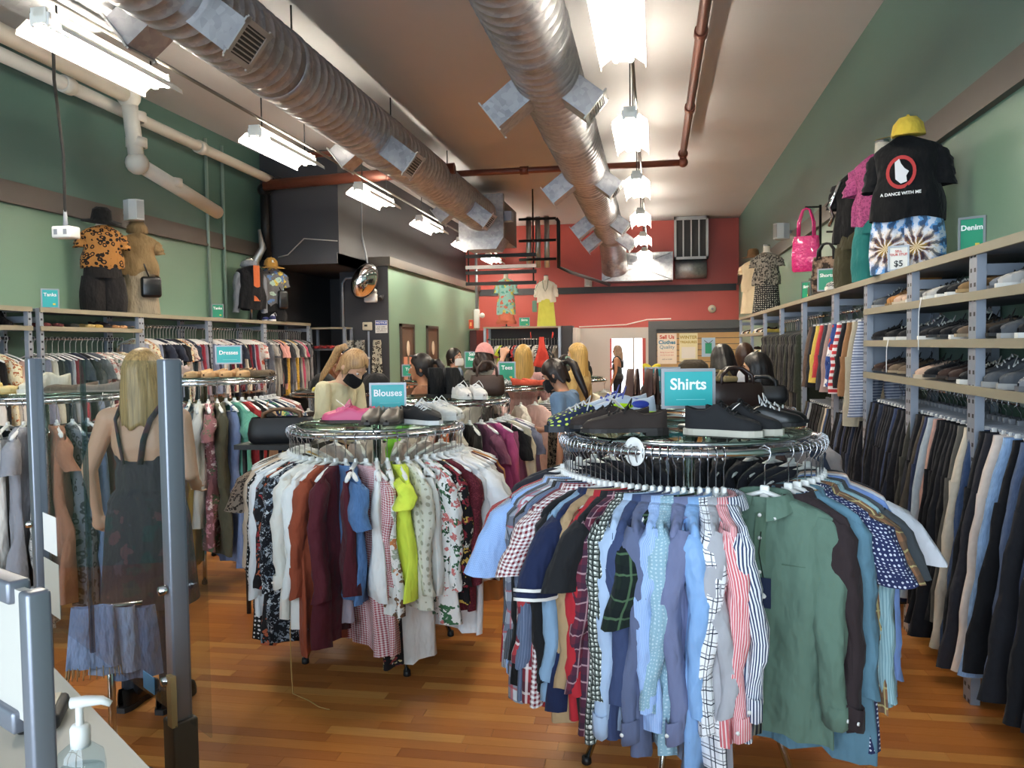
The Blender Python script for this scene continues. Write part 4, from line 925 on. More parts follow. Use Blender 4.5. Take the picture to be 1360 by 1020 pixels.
for i, (kd, sp, lab, L) in enumerate(DD):
    th = math.radians(232+(372-232)*i/(len(DD)-1)); r = random.Random(i*29); rz = th+math.radians(r.uniform(-6, 6)); p = ring_pos(RD, HD, th, .5)
    hanger(p, rz, 'on the rack behind the clear screen', 'white hangers behind the clear screen', hold=lab+' behind the clear screen')
    garment('dress', lab+' behind the clear screen', 'dress', sp, p, rz, i*47+5, kd, L=L, wb=.25, waist=.85, collar=False, lod=.75, group='dresses behind the clear screen', sl=.45 if kd == 'long' else .18, fold=.016)

# ---- racks farther back --------------------------------------------------
def back_rack(label, c, h, where, items, a0, a1, R=.455, kinds=('long', 'tee')):
    round_rack(label, c, h, R=R, a0=.4)
    for i, (sp, lab) in enumerate(items):
        th = math.radians(a0+(a1-a0)*i/max(1, len(items)-1)); rz = th+math.radians(random.Random(i).uniform(-6, 6)); p = ring_pos(c, h, th, R)
        hanger(p, rz, where, 'white hangers '+where, hold=lab+' '+where); k = kinds[i % len(kinds)]
        simple(k, lab+' '+where, sp, p, rz, i, 'tops '+where)
RE, HE = (-1.5, 5.72), 1.25
back_rack('chrome round rack of tops just behind the Blouses rack', RE, HE, 'on the rack behind the blouses',
 [(P_('d8d4cc'), 'white top'), (P_('c8c0b0'), 'oat beige top'), (P_('b8b4b0'), 'pale grey top'), (P_('7ad020'), 'lime green top'), (P_('d0c8b8'), 'ecru top'), (P_('e0dcd4'), 'chalk white top'), (P_('c8642c'), 'orange top'), (P_('c2b8a4'), 'sand top'), (P_('24221f'), 'black top'), (P_('8c5068'), 'mauve ruffled blouse'), (P_('b84a80'), 'fuchsia top'), (P_('18181a'), 'jet black top'), (P_('cfc5a8'), 'pale khaki top'), (P_('7f8296'), 'lilac grey top'), (P_('8a6c88'), 'dusty violet top'), (P_('a8987c'), 'fawn top')], 215, 385)
garment('blouse', 'mauve blouse with dark ruffle facing out on the rack behind the blouses', 'blouse', P_('8a4a66'), ring_pos(RE, HE, math.radians(335)), math.radians(350), 3, 'strap', L=.7, t=.06, wb=.26, fold=.02, collar=False)
RF, HF = (-1.35, 7.15), 1.27
back_rack('chrome round rack with a green Tees sign on top', RF, HF, 'on the Tees rack',
 [(P_('e0dcd0'), 'white tee'), (P_('c8c4b8'), 'bone tee'), (P_('2a2826'), 'black tee'), (P_('d0a8a0'), 'blush tee'), (P_('d8d0c0'), 'cream tee'), (P_('e2b8ac'), 'salmon tee'), (('stripe', '20201f', 'd8d4cc', .03, .5, 'h'), 'black and white striped tee'), (('floral', 'a8b890', 'd8d8c8', '5c7c3c', 'e0e0d0', 20), 'green leafy tee'), (('stripe', '201e1e', 'e0dcd8', .05, .4, 'h'), 'bold striped tee'), (P_('c8beb0'), 'stone tee')], 230, 390, kinds=('tee',))
RG, HG = (-.98, 8.9), 1.26
back_rack('chrome round rack standing beyond the Tees rack', RG, HG, 'on the rack beyond the tees', [(P_('cfc8b4'), 'cream knit'), (P_('d8d0bc'), 'ivory knit'), (P_('e0d8c4'), 'pale knit'), (P_('c4baa4'), 'sand knit'), (P_('bab09a'), 'oat knit')], 250, 380)
RH, HH = (.3, 4.75), 1.27
back_rack('chrome round rack of shirts behind the front Shirts rack', RH, HH, 'on the second Shirts rack',
 [(P_('26262a'), 'black shirt'), (P_('5a4a44'), 'brown shirt'), (P_('a04048'), 'raspberry shirt'), (P_('7a8898'), 'blue grey shirt'), (P_('c8c4c0'), 'white shirt'), (P_('30343c'), 'charcoal shirt'), (P_('4c3c3a'), 'umber shirt'), (P_('8c8484'), 'taupe shirt'), (P_('3c4658'), 'navy shirt'), (P_('b0a8a4'), 'greige shirt')], 200, 350)
RI, HI = (-2.75, 6.9), 1.24
back_rack('chrome round rack piled with caps beside the dresses', RI, HI, 'on the rack piled with caps', [(P_('26242a'), 'black top'), (P_('4c4440'), 'brown top'), (P_('c8c0b0'), 'cream top'), (P_('7c8088'), 'grey top'), (P_('3a4a5c'), 'blue top'), (P_('d0c060'), 'yellow top')], 220, 380)
RJ, HJ = (-2.3, 8.6), 1.25
back_rack('chrome round rack in the middle of the shop near the green inner wall', RJ, HJ, 'on the rack near the green inner wall', [(P_('a02c34'), 'red top'), (P_('d8d0c8'), 'white top'), (P_('3c3434'), 'black top'), (P_('8c7c70'), 'taupe top'), (P_('c8c0c0'), 'grey top'), (P_('5c2a30'), 'maroon top')], 220, 390)
tag(MB().grid(body_grid(random.Random(5), .62, .2, .2, .06, .02, 24, 12, strap=True)).build('leopard_skirt', cloth(('leopard', '8a7458', '241c16', 44)), None, (-.63, 6.2, 1.3), .3), 'brown leopard print skirt hanging at the end of the Tees rack', 'skirt')
# ------------------------------------------------------------------ shoes
SHM = {}
def lerp(x, pts): return float(np.interp(x, [p[0] for p in pts], [p[1] for p in pts]))
WID = [(0, .012), (.03, .024), (.12, .033), (.28, .034), (.45, .032), (.62, .04), (.78, .046), (.9, .038), (.97, .022), (1, .006)]
HGT = {'sneaker': [(0, .068), (.12, .056), (.3, .05), (.42, .07), (.5, .066), (.62, .052), (.8, .038), (.93, .028), (1, .012)], 'oxford': [(0, .062), (.12, .05), (.3, .046), (.42, .066), (.52, .058), (.64, .046), (.8, .034), (.93, .026), (1, .01)],
       'flat': [(0, .05), (.3, .035), (.5, .03), (.65, .033), (.8, .034), (.95, .026), (1, .014)], 'boot': [(0, .19), (.3, .19), (.42, .18), (.5, .11), (.65, .07), (.8, .048), (.95, .034), (1, .02)], 'hightop': [(0, .085), (.15, .07), (.3, .072), (.42, .1), (.5, .085), (.62, .058), (.8, .042), (.93, .032), (1, .016)]}
SOLE = {'sneaker': .022, 'oxford': .014, 'flat': .01, 'boot': .024, 'hightop': .024}
def shoe_parts(kind):
    if kind in SHM: return SHM[kind]
    L = .285; nt = 18; ts = SOLE[kind]; P = []
    for i in range(nt+1):
        t = i/nt; w = lerp(t, WID); h = lerp(t, HGT[kind]); op = 1-smooth01((t-(.42 if kind != 'flat' else .6))/.12)
        if t < .02: op = 1
        yy = .5*L-L*t
        outp = [(-1, 0), (-1.04, .3), (-.94, .7), (-.78, .97), (-.66, 1.0)]
        inn = [(-.6, .55), (-.3, .32), (0, .28)]; dome = [(-.45, 1.05), (-.22, 1.1), (0, 1.12)]
        mid = [(a[0]*op+b[0]*(1-op), a[1]*op+b[1]*(1-op)) for a, b in zip(inn, dome)]
        sec = outp+mid+[(-x, z) for x, z in reversed(mid[:-1])]+[(-x, z) for x, z in reversed(outp)]
        P.append([(x*w, yy, ts+z*h) for x, z in sec])
    up = MB().grid(np.array(P)).mesh('upper', M_dark)
    ol = [(lerp(t, WID)+.005, .5*L-L*t*1.0) for t in np.linspace(0, 1, 16)]; ol[0] = (.02, .5*L+.005); ol[-1] = (.014, -.5*L-.006)
    poly = ol+[(-x, y) for x, y in reversed(ol)]
    so = MB().prism([(x, y) for x, y in poly][::-1], 0, ts)
    if kind == 'oxford': so.prism([(x, y) for x, y in poly if y > .06][::-1], -.012, .001)
    so = so.mesh('sole', M_dark)
    la = MB()
    for k in range(5):
        t = .44+.055*k; w = lerp(t, WID)*.62; h = ts+lerp(t, HGT[kind])*1.04+.004; y = .5*L-L*t; s = 1 if k % 2 else -1
        la.tube([(-w, y, h-.006), (0, y+.006*s, h+.004), (w, y-.012, h-.006)], .0032, 5)
    la.tube([(0, .5*L-L*.43, ts+lerp(.43, HGT[kind])*1.1), (.03, .02, ts+.1), (.045, .0, ts+.07), (.05, -.01, ts+.05)], .0025, 5)
    SHM[kind] = (up, so, la.mesh('laces', M_dark)); return SHM[kind]
def shoe(kind, label, cu, cs, loc, rz, group=None, laces='e0e0e0', rot=None, scale=1.0, tagm=False):
    up, so, la = shoe_parts(kind); label = label+(', price tag on it' if tagm else ''); t = thing('boot' if kind == 'boot' else ('flat_shoe' if kind == 'flat' else 'shoe'), label, 'boot' if kind == 'boot' else 'shoe', (loc[0], loc[1], loc[2]+(.013*scale if kind == 'oxford' else 0)), rot if rot else rz, group); t.scale = (scale,)*3
    link('upper', up, t, mat=cloth(cu) if isinstance(cu, tuple) else cu); link('sole', so, t, mat=plain('sole_'+cs, cs, .6))
    if laces and kind != 'flat': link('laces', la, t, mat=plain('lace_'+laces, laces, .8))
    if tagm: link('price_tag', TAGM, t, (.03, -.03, .1*1.0), (.9, .2, .5))
    return t
def pair(kind, label, cu, cs, loc, rz, gap=.105, **kw):
    c, s = math.cos(rz), math.sin(rz)
    for k in (-.5, .5): shoe(kind, label, cu, cs, (loc[0]+c*gap*k, loc[1]+s*gap*k+0, loc[2]), rz+k*.12, group=label, **kw)

# ------------------------------------------------------------------ wall shelving
def holes(name, c):
    n = NB(name); u = n.obj(); x, y, z = n.xyz(u); f = n.math('FRACT', n.math('MULTIPLY', z, 1/.065)); m = n.math('MULTIPLY', n.math('LESS_THAN', f, .28), n.math('LESS_THAN', n.math('ABSOLUTE', n.math('SUBTRACT', y, 0)), .011))
    o = n.noise(u, 7, 3)[0]; base = n.mix(o, tuple(v*.8 for v in lin(c)[:3])+(1,), lin(c)); n.color(n.mix(m, base, lin('24282c'))); n.set(.4, .4); return n.m
M_upr = holes('perforated_upright', 'a4adba')
UPR = MB().bbox(-.02, .02, -.022, .022, 0, 2.06).mesh('upright', M_upr)
def shelf_unit(label, x0, x1, y0, y1, ztop, shelves, front, group, rail=None, rail2=None, back=True, lipm=None, endp=False):
    """x0..x1 depth range; front is the x of the aisle edge"""
    t = thing('shelf_unit', label, 'shelving', ((x0+x1)/2, y0, 0), 0, group); cx = (x0+x1)/2; d = abs(x1-x0)
    for yy in (.022, y1-y0-.022):
        for xx in (x0+.02, x1-.02):
            o = link('upright', UPR, t, (xx-cx, yy, 0)); o.scale = (1, 1, ztop/2.06)
        for z in (ztop-.1, .35): MB().box((0, yy, z), (d-.05, .008, .05)).build('side_brace', M_steel, t)
    for z in shelves+[ztop]:
        b = MB().bbox(x0-cx+.003, x1-cx-.003, .004, y1-y0-.004, z-.03, z-.004).build('shelf_board', M_shelfgrey, t)
        fx = front-cx; s = 1 if fx > 0 else -1
        MB().bbox(fx-.004*s, fx+.012*s, 0, y1-y0, z-.036, z+.004).build('shelf_edge', lipm or M_lip, b)
    for rz_ in (rail, rail2):
        if rz_: MB().cyl((0, .03, rz_), (0, y1-y0-.03, rz_), .014, n=10).build('hang_rail', M_chrome, t)
    if endp: MB().box((0, y1-y0-.002, 1.72), (d-.06, .004, .66)).build('end_panel', M_steel, t)
    return t
RX0, RX1 = 1.4, 1.85
RYs = [2.05, 3.0, 3.95, 4.87, 5.83, 6.85, 8.23, 9.63, 11.06, 12.5, 14.13]
RN = ['first bay of shoe shelves over trousers, nearest the shop front', 'second bay of shoe shelves over trousers under the Denim sign', 'third bay of shoe shelves below the tie-dye mannequin', 'bay of shelves holding the tan work boots', 'bay with striped shorts beside the tan boots', 'bay with flag print shorts below the camouflage bag', 'bay with dark coats below the pink bag', 'bay with coats beside the lace dress mannequin', 'bay of far shoe shelves beside the coats', 'bay of farthest shoe shelves by the slat wall']
for i in range(10):
    sh = [1.86, 1.65, 1.44] if i < 4 else ([] if i < 8 else [1.78, 1.5, 1.2, .9])
    shelf_unit('grey steel '+RN[i], RX0, RX1, RYs[i], RYs[i+1], 2.06, sh, RX0, 'grey steel shelving by the shoe wall', rail=1.36 if i < 4 else (1.9 if i < 8 else None), rail2=1.2 if 4 <= i < 6 else None, endp=(i == 3))
XRR = (RX0+RX1)/2
# shoes: (kind, upper, sole, label)
SK = [('sneaker', P_('b9b4ae'), 'd8d6d0', 'pale grey sneaker'), ('sneaker', P_('1d1d20'), 'e0ded8', 'black sneaker with white sole'), ('oxford', P_('8a6a40'), 'a88a5c', 'tan suede shoe'), ('oxford', P_('16161a'), '1c1c1e', 'black leather shoe'), ('oxford', P_('6c5a48'), '8c7c64', 'brown casual shoe'),
      ('hightop', P_('1c1c20'), 'dcdad4', 'black canvas high top'), ('sneaker', ('check', '1a1a1c', 'd8d6d0', 60), '2a2a2a', 'checked slip-on'), ('sneaker', P_('7c7f86'), '5c5c60', 'mid grey trainer'), ('oxford', P_('3c2a24'), '2a1e1a', 'dark brown loafer'), ('sneaker', P_('caa890'), 'c8b8a0', 'beige sneaker'), ('hightop', P_('50545a'), '9a9a98', 'charcoal hiking shoe'), ('sneaker', P_('c8402c'), 'c8c4c0', 'orange red trainer')]
TI = {1.86: 'top', 1.65: 'middle', 1.44: 'lowest'}
seq = {(1, 1.86): [7, 0, 10, 6, 6, 1], (2, 1.86): [0, 0, 1, 1, 2, 2], (3, 1.86): [10, -1, -1, 9, 9, 0], (1, 1.65): [3, 10, 5, 7, 7, 0], (2, 1.65): [1, 3, 3, 5, 4, 4], (3, 1.65): [3, 1, 1, 10], (1, 1.44): [10, 10, 7, 5, 7, 11], (2, 1.44): [9, 3, 8, 8, 1, 10], (3, 1.44): [8, 8, 4, 4, 3]}
for (b, z), li in seq.items():
    for k, q in enumerate(li):
        if q < 0: continue
        yy = RYs[b+1]-.1-(RYs[b+1]-RYs[b]-.17)*k/(len(li)-1) if len(li) > 1 else RYs[b]+.4
        kd, cu, cs, lab = SK[q]; w = ['under the Denim sign', 'below the tie-dye mannequin', 'near the tan boots'][b-1]
        rr = random.Random(k*7+b*31+int(z*100)); lb = '%s on the %s shoe shelf %s' % (lab, TI[z], w)
        shoe(kd, lb, cu, cs, (RX0+.17+rr.uniform(-.01, .02), yy, z), -PI/2+rr.uniform(-.18, .18), group=lb if li.count(q) > 1 else None, laces='d8d8d4' if q in (1, 5, 6, 10) else '2c2c2c', scale=1.08)
for k in (-1, 1): shoe('boot', 'tan and brown work boot on the top shoe shelf', P_('b0783a'), '8a6a40', (RX0+.18, 5.42+k*.055, 1.86), -PI/2+.06*k, 'tan work boots', laces='3c2a1c')
# long white lace dangling over a shelf edge
tag(MB().tube([(RX0-.02, 4.6, 1.87), (RX0-.03, 4.6, 1.8), (RX0-.025, 4.62, 1.66), (RX0-.03, 4.6, 1.6)], .0026, 6).build('shoelace', plain('lace_e0e0e0', 'e0e0e0', .8)), 'white shoelace dangling over the top shoe shelf edge', 'shoelace')
tag(MB().tube([(RX0-.02, 5.2, 1.66), (RX0-.03, 5.2, 1.6), (RX0-.025, 5.22, 1.5), (RX0-.03, 5.2, 1.46)], .0026, 6).build('shoelace', plain('lace_e0e0e0', 'e0e0e0', .8)), 'white shoelace dangling over the middle shoe shelf edge', 'shoelace')
# far shoe shelves
fs = [('flat', P_('d8d0c4'), 'b0a890', 'cream flat shoe'), ('flat', P_('1c1a1a'), '2a2a2a', 'black flat shoe'), ('flat', P_('c8b040'), 'a09040', 'yellow flat shoe'), ('sneaker', P_('e0dcd8'), 'e0e0dc', 'white sneaker'), ('oxford', P_('3a2e28'), '2a2220', 'brown heeled shoe'), ('flat', P_('b08a60'), '8a6c48', 'tan sandal')]
for b in (8, 9):
    for zi, z in enumerate((1.78, 1.5, 1.2)):
        for k in range(7):
            q = fs[(k*5+zi*3+b) % 6]; y = RYs[b]+.14+(RYs[b+1]-RYs[b]-.28)*k/6
            lb = '%s on the %s far shoe shelf %s' % (q[3], ['upper', 'middle', 'lower'][zi], 'beside the coats' if b == 8 else 'by the slat wall')
            shoe(q[0], lb, q[1], q[2], (RX0+.16, y, z), -PI/2, group=lb, laces=None)
# trousers along the rail
TR = [('denim', '10131c', 'blue black jeans'), ('plain', '131317', 'black trousers'), ('denim', '243250', 'dark indigo jeans'), ('plain', '1a1a1f', 'black chinos'), ('denim', '4a5a78', 'slate denim jeans'), ('plain', '101014', 'jet black trousers'), ('denim', '7d9dc4', 'faded light blue jeans'), ('plain', 'd8c8bc', 'cream trousers'), ('plain', '26262e', 'charcoal trousers'), ('plain', '17181d', 'black slacks'), ('denim', '2c456c', 'mid blue jeans'), ('plain', 'c9bda8', 'stone trousers'), ('plain', '55544f', 'grey twill trousers'), ('plain', '0f0f13', 'black jeans'), ('plain', '141419', 'black slim trousers'), ('plain', '121218', 'black dress trousers'), ('plain', 'c79a8c', 'dusty pink trousers'), ('plain', 'a8b4bc', 'pale blue grey trousers'), ('denim', '1e2a48', 'navy jeans'), ('plain', '463e34', 'brown olive trousers'), ('plain', '18181c', 'black work trousers'), ('plain', '2c2e36', 'graphite trousers'), ('plain', '3a3a34', 'dark olive trousers'), ('plain', '121216', 'black straight trousers')]
used = {}
def tr_label(lab, where):
    return '%s on the rail %s' % (lab, where)
TR = [('plain', '14141a', 'black trousers by the shop front'), ('denim', '141a2a', 'midnight jeans by the shop front'), ('plain', '101014', 'jet trousers by the shop front'), ('denim', '2a3a5c', 'blue jeans by the shop front'), ('plain', '18181e', 'soft black trousers by the shop front'), ('denim', '10141f', 'inky jeans by the shop front'), ('plain', '15151a', 'matt black trousers by the shop front'), ('plain', '202028', 'dark charcoal trousers by the shop front'), ('denim', '1c2840', 'deep navy jeans by the shop front')]+TR[:13]+[('plain', '101014', 'black cord trousers'), ('plain', '15151a', 'black wide trousers')]+TR[13:]
ys = 2.32; i = 0; RT = random.Random(9)
while ys < 5.72:
    kd, c, lab = TR[i % len(TR)]; big = ys < 4.3
    p = (XRR-.02, ys, 1.36); where = 'under the Denim sign' if ys < 3.95 else ('below the tie-dye mannequin' if ys < 4.87 else 'below the tan boots')
    if abs(((ys-3.0+.475) % .95)-.475) > .01 or True:
        lb = tr_label(lab, where); hanger(p, PI+RT.uniform(-.1, .1), 'on the long trousers rail', 'clip hangers on the trousers rail', clips=True, hold=lb)
        used[lb] = used.get(lb, 0)+1
        trousers(lb, (kd, c), p, PI+RT.uniform(-.1, .14), i*13+1, L=RT.uniform(.95, 1.05), wb=RT.uniform(.24, .3), w=.2, group=lb, sway=RT.uniform(.03, .12), nv=9 if big else 6, t=.026 if big else .02, tagged=RT.random() < .6)
    ys += RT.uniform(.075, .095) if ys < 3.95 else RT.uniform(.055, .07); i += 1
# lower trousers farther along
ys = 5.95; i = 5
while ys < 8.1:
    kd, c, lab = TR[i % len(TR)]; p = (XRR-.02, ys, 1.2)
    lb = tr_label(lab, 'below the striped shorts' if ys < 6.85 else 'below the flag shorts')
    hanger(p, PI, 'on the long trousers rail', 'clip hangers on the trousers rail', clips=True, hold=lb)
    trousers(lb, (kd, c) if c not in ('d8c8bc', '7d9dc4', 'c79a8c') else ('plain', '1c1c20'), p, PI+RT.uniform(-.1, .14), i*17+1, L=.95, wb=.24, group=lb, nv=4, sway=.06); ys += .085; i += 1
# shorts and skirts on the upper rail
SR = [(('stripe', '6b7590', 'b8c0d0', .02, .45, 'h'), 'blue grey striped joggers', .62), (P_('a8a08c'), 'stone shorts', .7), (P_('8c6440'), 'brown shorts', .5), (P_('1c1c22'), 'black shorts', .45), (('stripe', 'c02c34', 'e8e4e4', .05, .5, 'h'), 'red and white striped flag shorts', .5), (('floral', '2c4a8c', 'c8302c', 'e8e8e8', '1c3470', 10), 'blue and red flag print shorts', .45), (P_('9c8480'), 'mauve corduroy skirt', .5), (P_('3c3c44'), 'charcoal shorts', .5), (P_('c0343c'), 'red shorts', .4), (P_('c8b040'), 'olive yellow shorts', .45), (P_('26262c'), 'dark shorts', .5), (P_('5c4a40'), 'umber shorts', .5)]
for i, (sp, lab, L) in enumerate(SR):
    yy = 5.98+i*.165; p = (XRR-.05, yy, 1.9)
    hanger(p, PI, 'on the upper shorts rail', 'clip hangers on the shorts rail', clips=True, hold=lab)
    trousers(lab+' on the upper rail beside the shoe shelves', sp, p, PI+.1, i*7, L=L+.05, wb=.23, w=.19, name='shorts', cat='shorts', nv=4, t=.035, sway=.03)
for i in range(20):
    yy = 8.32+i*.135; sp = P_(['2a3026', '1a1b20', '16171c', '3c3a36', '14161c'][i % 5]); lb = ['olive parka', 'black padded jacket', 'black puffer coat', 'taupe coat', 'inky coat'][i % 5]+' on the coat rail below the bags'
    p = (XRR-.05, yy, 1.9); hanger(p, PI, 'on the coat rail', 'hangers on the coat rail'); simple('coat', lb, sp, p, PI+.08, i, lb)

# ---- long wall of tops
LX0, LX1 = -5.58, -5.18; XLR = -5.34
LYs = [4.6, 6.08, 6.17, 7.57, 8.88, 10.26, 11.72]
LN = ['by the shop front with coral shoes', None, 'below the leopard top mannequin', 'beside the tan jacket mannequin', 'beside the bomber jacket torso', 'below the bomber jacket torso']
for i in (0, 2, 3, 4, 5):
    shelf_unit('putty edged steel shelf bay '+LN[i], LX0, LX1, LYs[i], LYs[i+1], 2.02, [1.86] if i < 3 else [], LX1, 'steel shelving along the green wall', rail=1.76 if i < 3 else 1.9)
LT = [('tank', P_('34384c'), 'dark slate top'), ('tank', P_('1a1a1e'), 'black top'), ('tee', P_('1d1d22'), 'black tee'), ('tank', P_('8c889c'), 'lavender grey top'), ('tank', P_('6c1c2c'), 'crimson top'), ('tank', P_('a8a8b0'), 'silver top'), ('tee', ('floral', 'dccfa8', 'c8843c', 'a8582c', 'e8dcc0', 24), 'cream floral top'), ('tank', P_('7c86a0'), 'denim blue top'), ('tank', P_('d8d0bc'), 'cream top'), ('tee', ('floral', 'd8c8bc', '9c5a5c', '5c6a5c', 'e0d8d0', 26), 'pale floral tee'), ('tank', P_('8c2438'), 'raspberry top'), ('tank', P_('c8c4bc'), 'oat top'), ('tee', P_('5c5f66'), 'mid grey tee'), ('tank', P_('222226'), 'charcoal top'), ('tank', P_('dad8d4'), 'white top'), ('tee', P_('2a3040'), 'navy tee'), ('tank', P_('d8b8b0'), 'blush top'), ('tee', ('floral', 'd0c8c0', 'c8683c', 'b8483c', 'e0d8d0', 22), 'orange blossom tee')]
LT3 = [('tee', P_('54565c'), 'grey tee'), ('long', P_('60646e'), 'slate top'), ('long', P_('7c7c80'), 'stone grey top'), ('tee', P_('a8a49c'), 'taupe tee'), ('long', P_('8c8a84'), 'khaki grey top'), ('tee', P_('d89a90'), 'pink tee'), ('long', ('dots', 'c8a02c', '5c4a1c', 40), 'mustard dotted top'), ('tee', P_('303238'), 'charcoal tee'), ('long', P_('1c2026'), 'black top'), ('long', P_('181a20'), 'ink black top'), ('tee', P_('c04a6c'), 'hot pink tee')]
WH = ['next to the tan jacket mannequin', 'near the Tanks sign at mid wall', 'below the bomber jacket torso']
RL = random.Random(21)
for b in (3, 4, 5):
    y = LYs[b]+.07; k = 0; ls = LT if b < 5 else LT3; off = 0 if b == 3 else 9
    while y < LYs[b+1]-.05:
        kd, sp, lab = ls[RL.randrange(len(ls))]; p = (XLR+.02, y, 1.9); lb = '%s on the green wall rail %s' % (lab, WH[b-3])
        hanger(p, RL.uniform(-.08, .08), 'on the green wall rail', 'hangers on the green wall rail'); simple(kd, lb, sp, p, RL.uniform(-.1, .1), k, lb); y += RL.uniform(.05, .068); k += 1
for b, zz in ((0, 1.76), (2, 1.76)):
    y = LYs[b]+.08; k = 0
    while y < LYs[b+1]-.06:
        kd, sp, lab = LT[(k*5+3) % len(LT)]; p = (XLR+.02, y, zz); lb = '%s on the green wall rail %s' % (lab, 'by the shop front' if b == 0 else 'below the leopard top mannequin')
        hanger(p, RL.uniform(-.1, .1), 'on the green wall rail', 'hangers on the green wall rail'); simple(kd, lb, sp, p, RL.uniform(-.1, .1), k, lb); y += .075; k += 1
for k, (y, kd, c, s, lab) in enumerate(((5.75, 'flat', 'd88a80', 'c8a890', 'coral flat'), (5.62, 'flat', 'd88a80', 'c8a890', 'coral flat'), (5.95, 'boot', '1c1816', '1c1816', 'black ankle boot'), (6.35, 'flat', '6a3030', '2a1c1c', 'maroon flat'), (6.5, 'flat', '5c2a2a', '2a1c1c', 'maroon flat'), (6.7, 'flat', '3a3a34', '2a2a2a', 'dark green flat'), (6.92, 'flat', 'c8a860', 'a88a50', 'straw sandal'), (7.03, 'flat', 'd0a848', 'a88a50', 'gold sandal'), (7.15, 'oxford', '241a18', '1c1614', 'black strappy heel'), (7.28, 'flat', 'b07c4c', '8a6038', 'tan slide'), (7.4, 'flat', 'c08c5c', '8a6038', 'tan slide'))):
    shoe(kd, lab+' on the green wall shelf beneath the mannequins', P_(c), s, (LX1-.16, y, 1.86), PI/2, group=lab+' on the wall shelf', laces=None, scale=.62 if kd == 'boot' else .85)
# ---- corner shoe shelf against the charcoal wall
t = thing('corner_shelf', 'small dark corner shelf with red shoes against the charcoal wall', 'shelving', (-4.98, 12.05, 0))
for x in (-.28, .28):
    for y in (-.14, .14): MB().box((x, y, .98), (.04, .04, 1.96)).build('upright', M_steel, t)
for z in (.6, 1.1, 1.62, 1.95): MB().box((0, 0, z), (.58, .32, .025)).build('shelf_board', M_shelfgrey if z < 1.9 else M_lip, t)
for k in range(4): shoe('flat', 'red shoe on the dark corner shelf', P_('8c1c20'), '4a1418', (-5.17+k*.11, 11.98, 1.633), .1*k, 'red shoes on the corner shelf', laces=None)
t = thing('display_shelf', 'narrow shelf of black and white patterned scarves on the charcoal column', 'shelving', (-4.52, 12.15, 0))
for z in (.5, 1.0, 1.48): MB().box((-.1, 0, z), (.4, .22, .03)).build('shelf_board', M_white_pl, t)
for x in (-.29, .09): MB().box((x, .08, .95), (.025, .025, 1.9)).build('upright', M_steel, t)
for k, (x, c1, c2) in enumerate(((-.2, 'b8b4a4', '3a3a36'), (-.02, '8c8c84', '24241f'))): tag(MB().grid(ringgrid([(0, .08, .04, .6), (.26, .08, .04, .6)], 14)).build('folded_scarf', cloth(('leopard', c1, c2, 24)), None, (-4.52+x, 12.12, 1.5)), ('pale' if k == 0 else 'dark')+' patterned folded scarf on the narrow column shelf', 'scarf')
tag(MB().grid(body_grid(random.Random(8), .9, .08, .1, .03, .02, 14, 9, strap=True)).build('hanging_scarf', cloth(('leopard', 'b0ac98', '24221f', 20)), None, (-4.3, 12.245, 1.95)), 'black and cream scarf hanging on the charcoal column', 'scarf')
# ---- shelf rail unit at the back with the two mannequins on top
t = thing('back_rail_unit', 'charcoal framed clothes rail unit below the hawaiian shirt mannequin', 'shelving', (-2.7, 16.85, 0))
for x in (-.78, .78):
    for y in (-.25, .25): MB().box((x, y, 1.01), (.05, .05, 2.02)).build('upright', M_steel, t)
MB().box((0, 0, 2.02), (1.62, .56, .03)).build('top_board', M_lip, t); MB().box((0, .27, 1.0), (1.55, .02, 2.0)).build('back_panel', W_black, t); MB().box((.92, .05, 1.02), (.22, .5, 2.04)).build('side_panel', W_black, t)
MB().cyl((-.78, 0, 1.78), (.78, 0, 1.78), .015).build('hang_rail', M_chrome, t)
bc = ['d8d4cc', '2a2a2e', '3a4048', 'b8b4ac', 'c8d820', '1c1c20', '4a4a4e', '8c8478', '26262a', 'a02c30', '5c6470', '1e1e22', '7c4a2c', '2c2c30', 'd0ccc4', '18181c']
for i in range(24):
    sp = P_(bc[i % 16]) if i not in (17, 20) else ('stripe', '18181a', 'd8d8d8', .05, .5, 'h'); nm = {'d8d4cc': 'white', '2a2a2e': 'charcoal', '3a4048': 'slate', 'b8b4ac': 'grey', 'c8d820': 'lime', '1c1c20': 'black', '4a4a4e': 'graphite', '8c8478': 'taupe', '26262a': 'dark', 'a02c30': 'red', '5c6470': 'steel', '1e1e22': 'jet black', '7c4a2c': 'rust', '2c2c30': 'ash black', 'd0ccc4': 'ivory', '18181c': 'ink'}[bc[i % 16]]
    if i in (17, 20): nm = 'black and white striped'
    p = (-3.42+i*.062, 16.85, 1.78); lb = nm+' top on the rail unit below the mannequins'; hanger(p, PI/2, 'on the back rail unit', 'hangers on the back rail unit'); simple('tee', lb, sp, p, PI/2-.3, i, lb)

# hangers of the far rails, too many to hold apart
fh = MB()
for (lc, a) in FAR_H:
    ca, sa = math.cos(a), math.sin(a); q = lambda x, z: (lc[0]+ca*x, lc[1]+sa*x, lc[2]+z)
    fh.tube([q(-.018, -.008), q(-.012, .014), q(.012, .014), q(.016, -.01), q(0, -.04), q(0, -.12)], .0025, 4); fh.tube([q(-.19, -.195), q(-.09, -.158), q(0, -.132), q(.09, -.158), q(.19, -.195)], .011, 5, flat=.6)
fo_ = fh.build('far_hangers', M_white_pl); fo_['kind'] = 'stuff'; tag(fo_, 'white hangers crowded on the far wall rails', 'hangers')
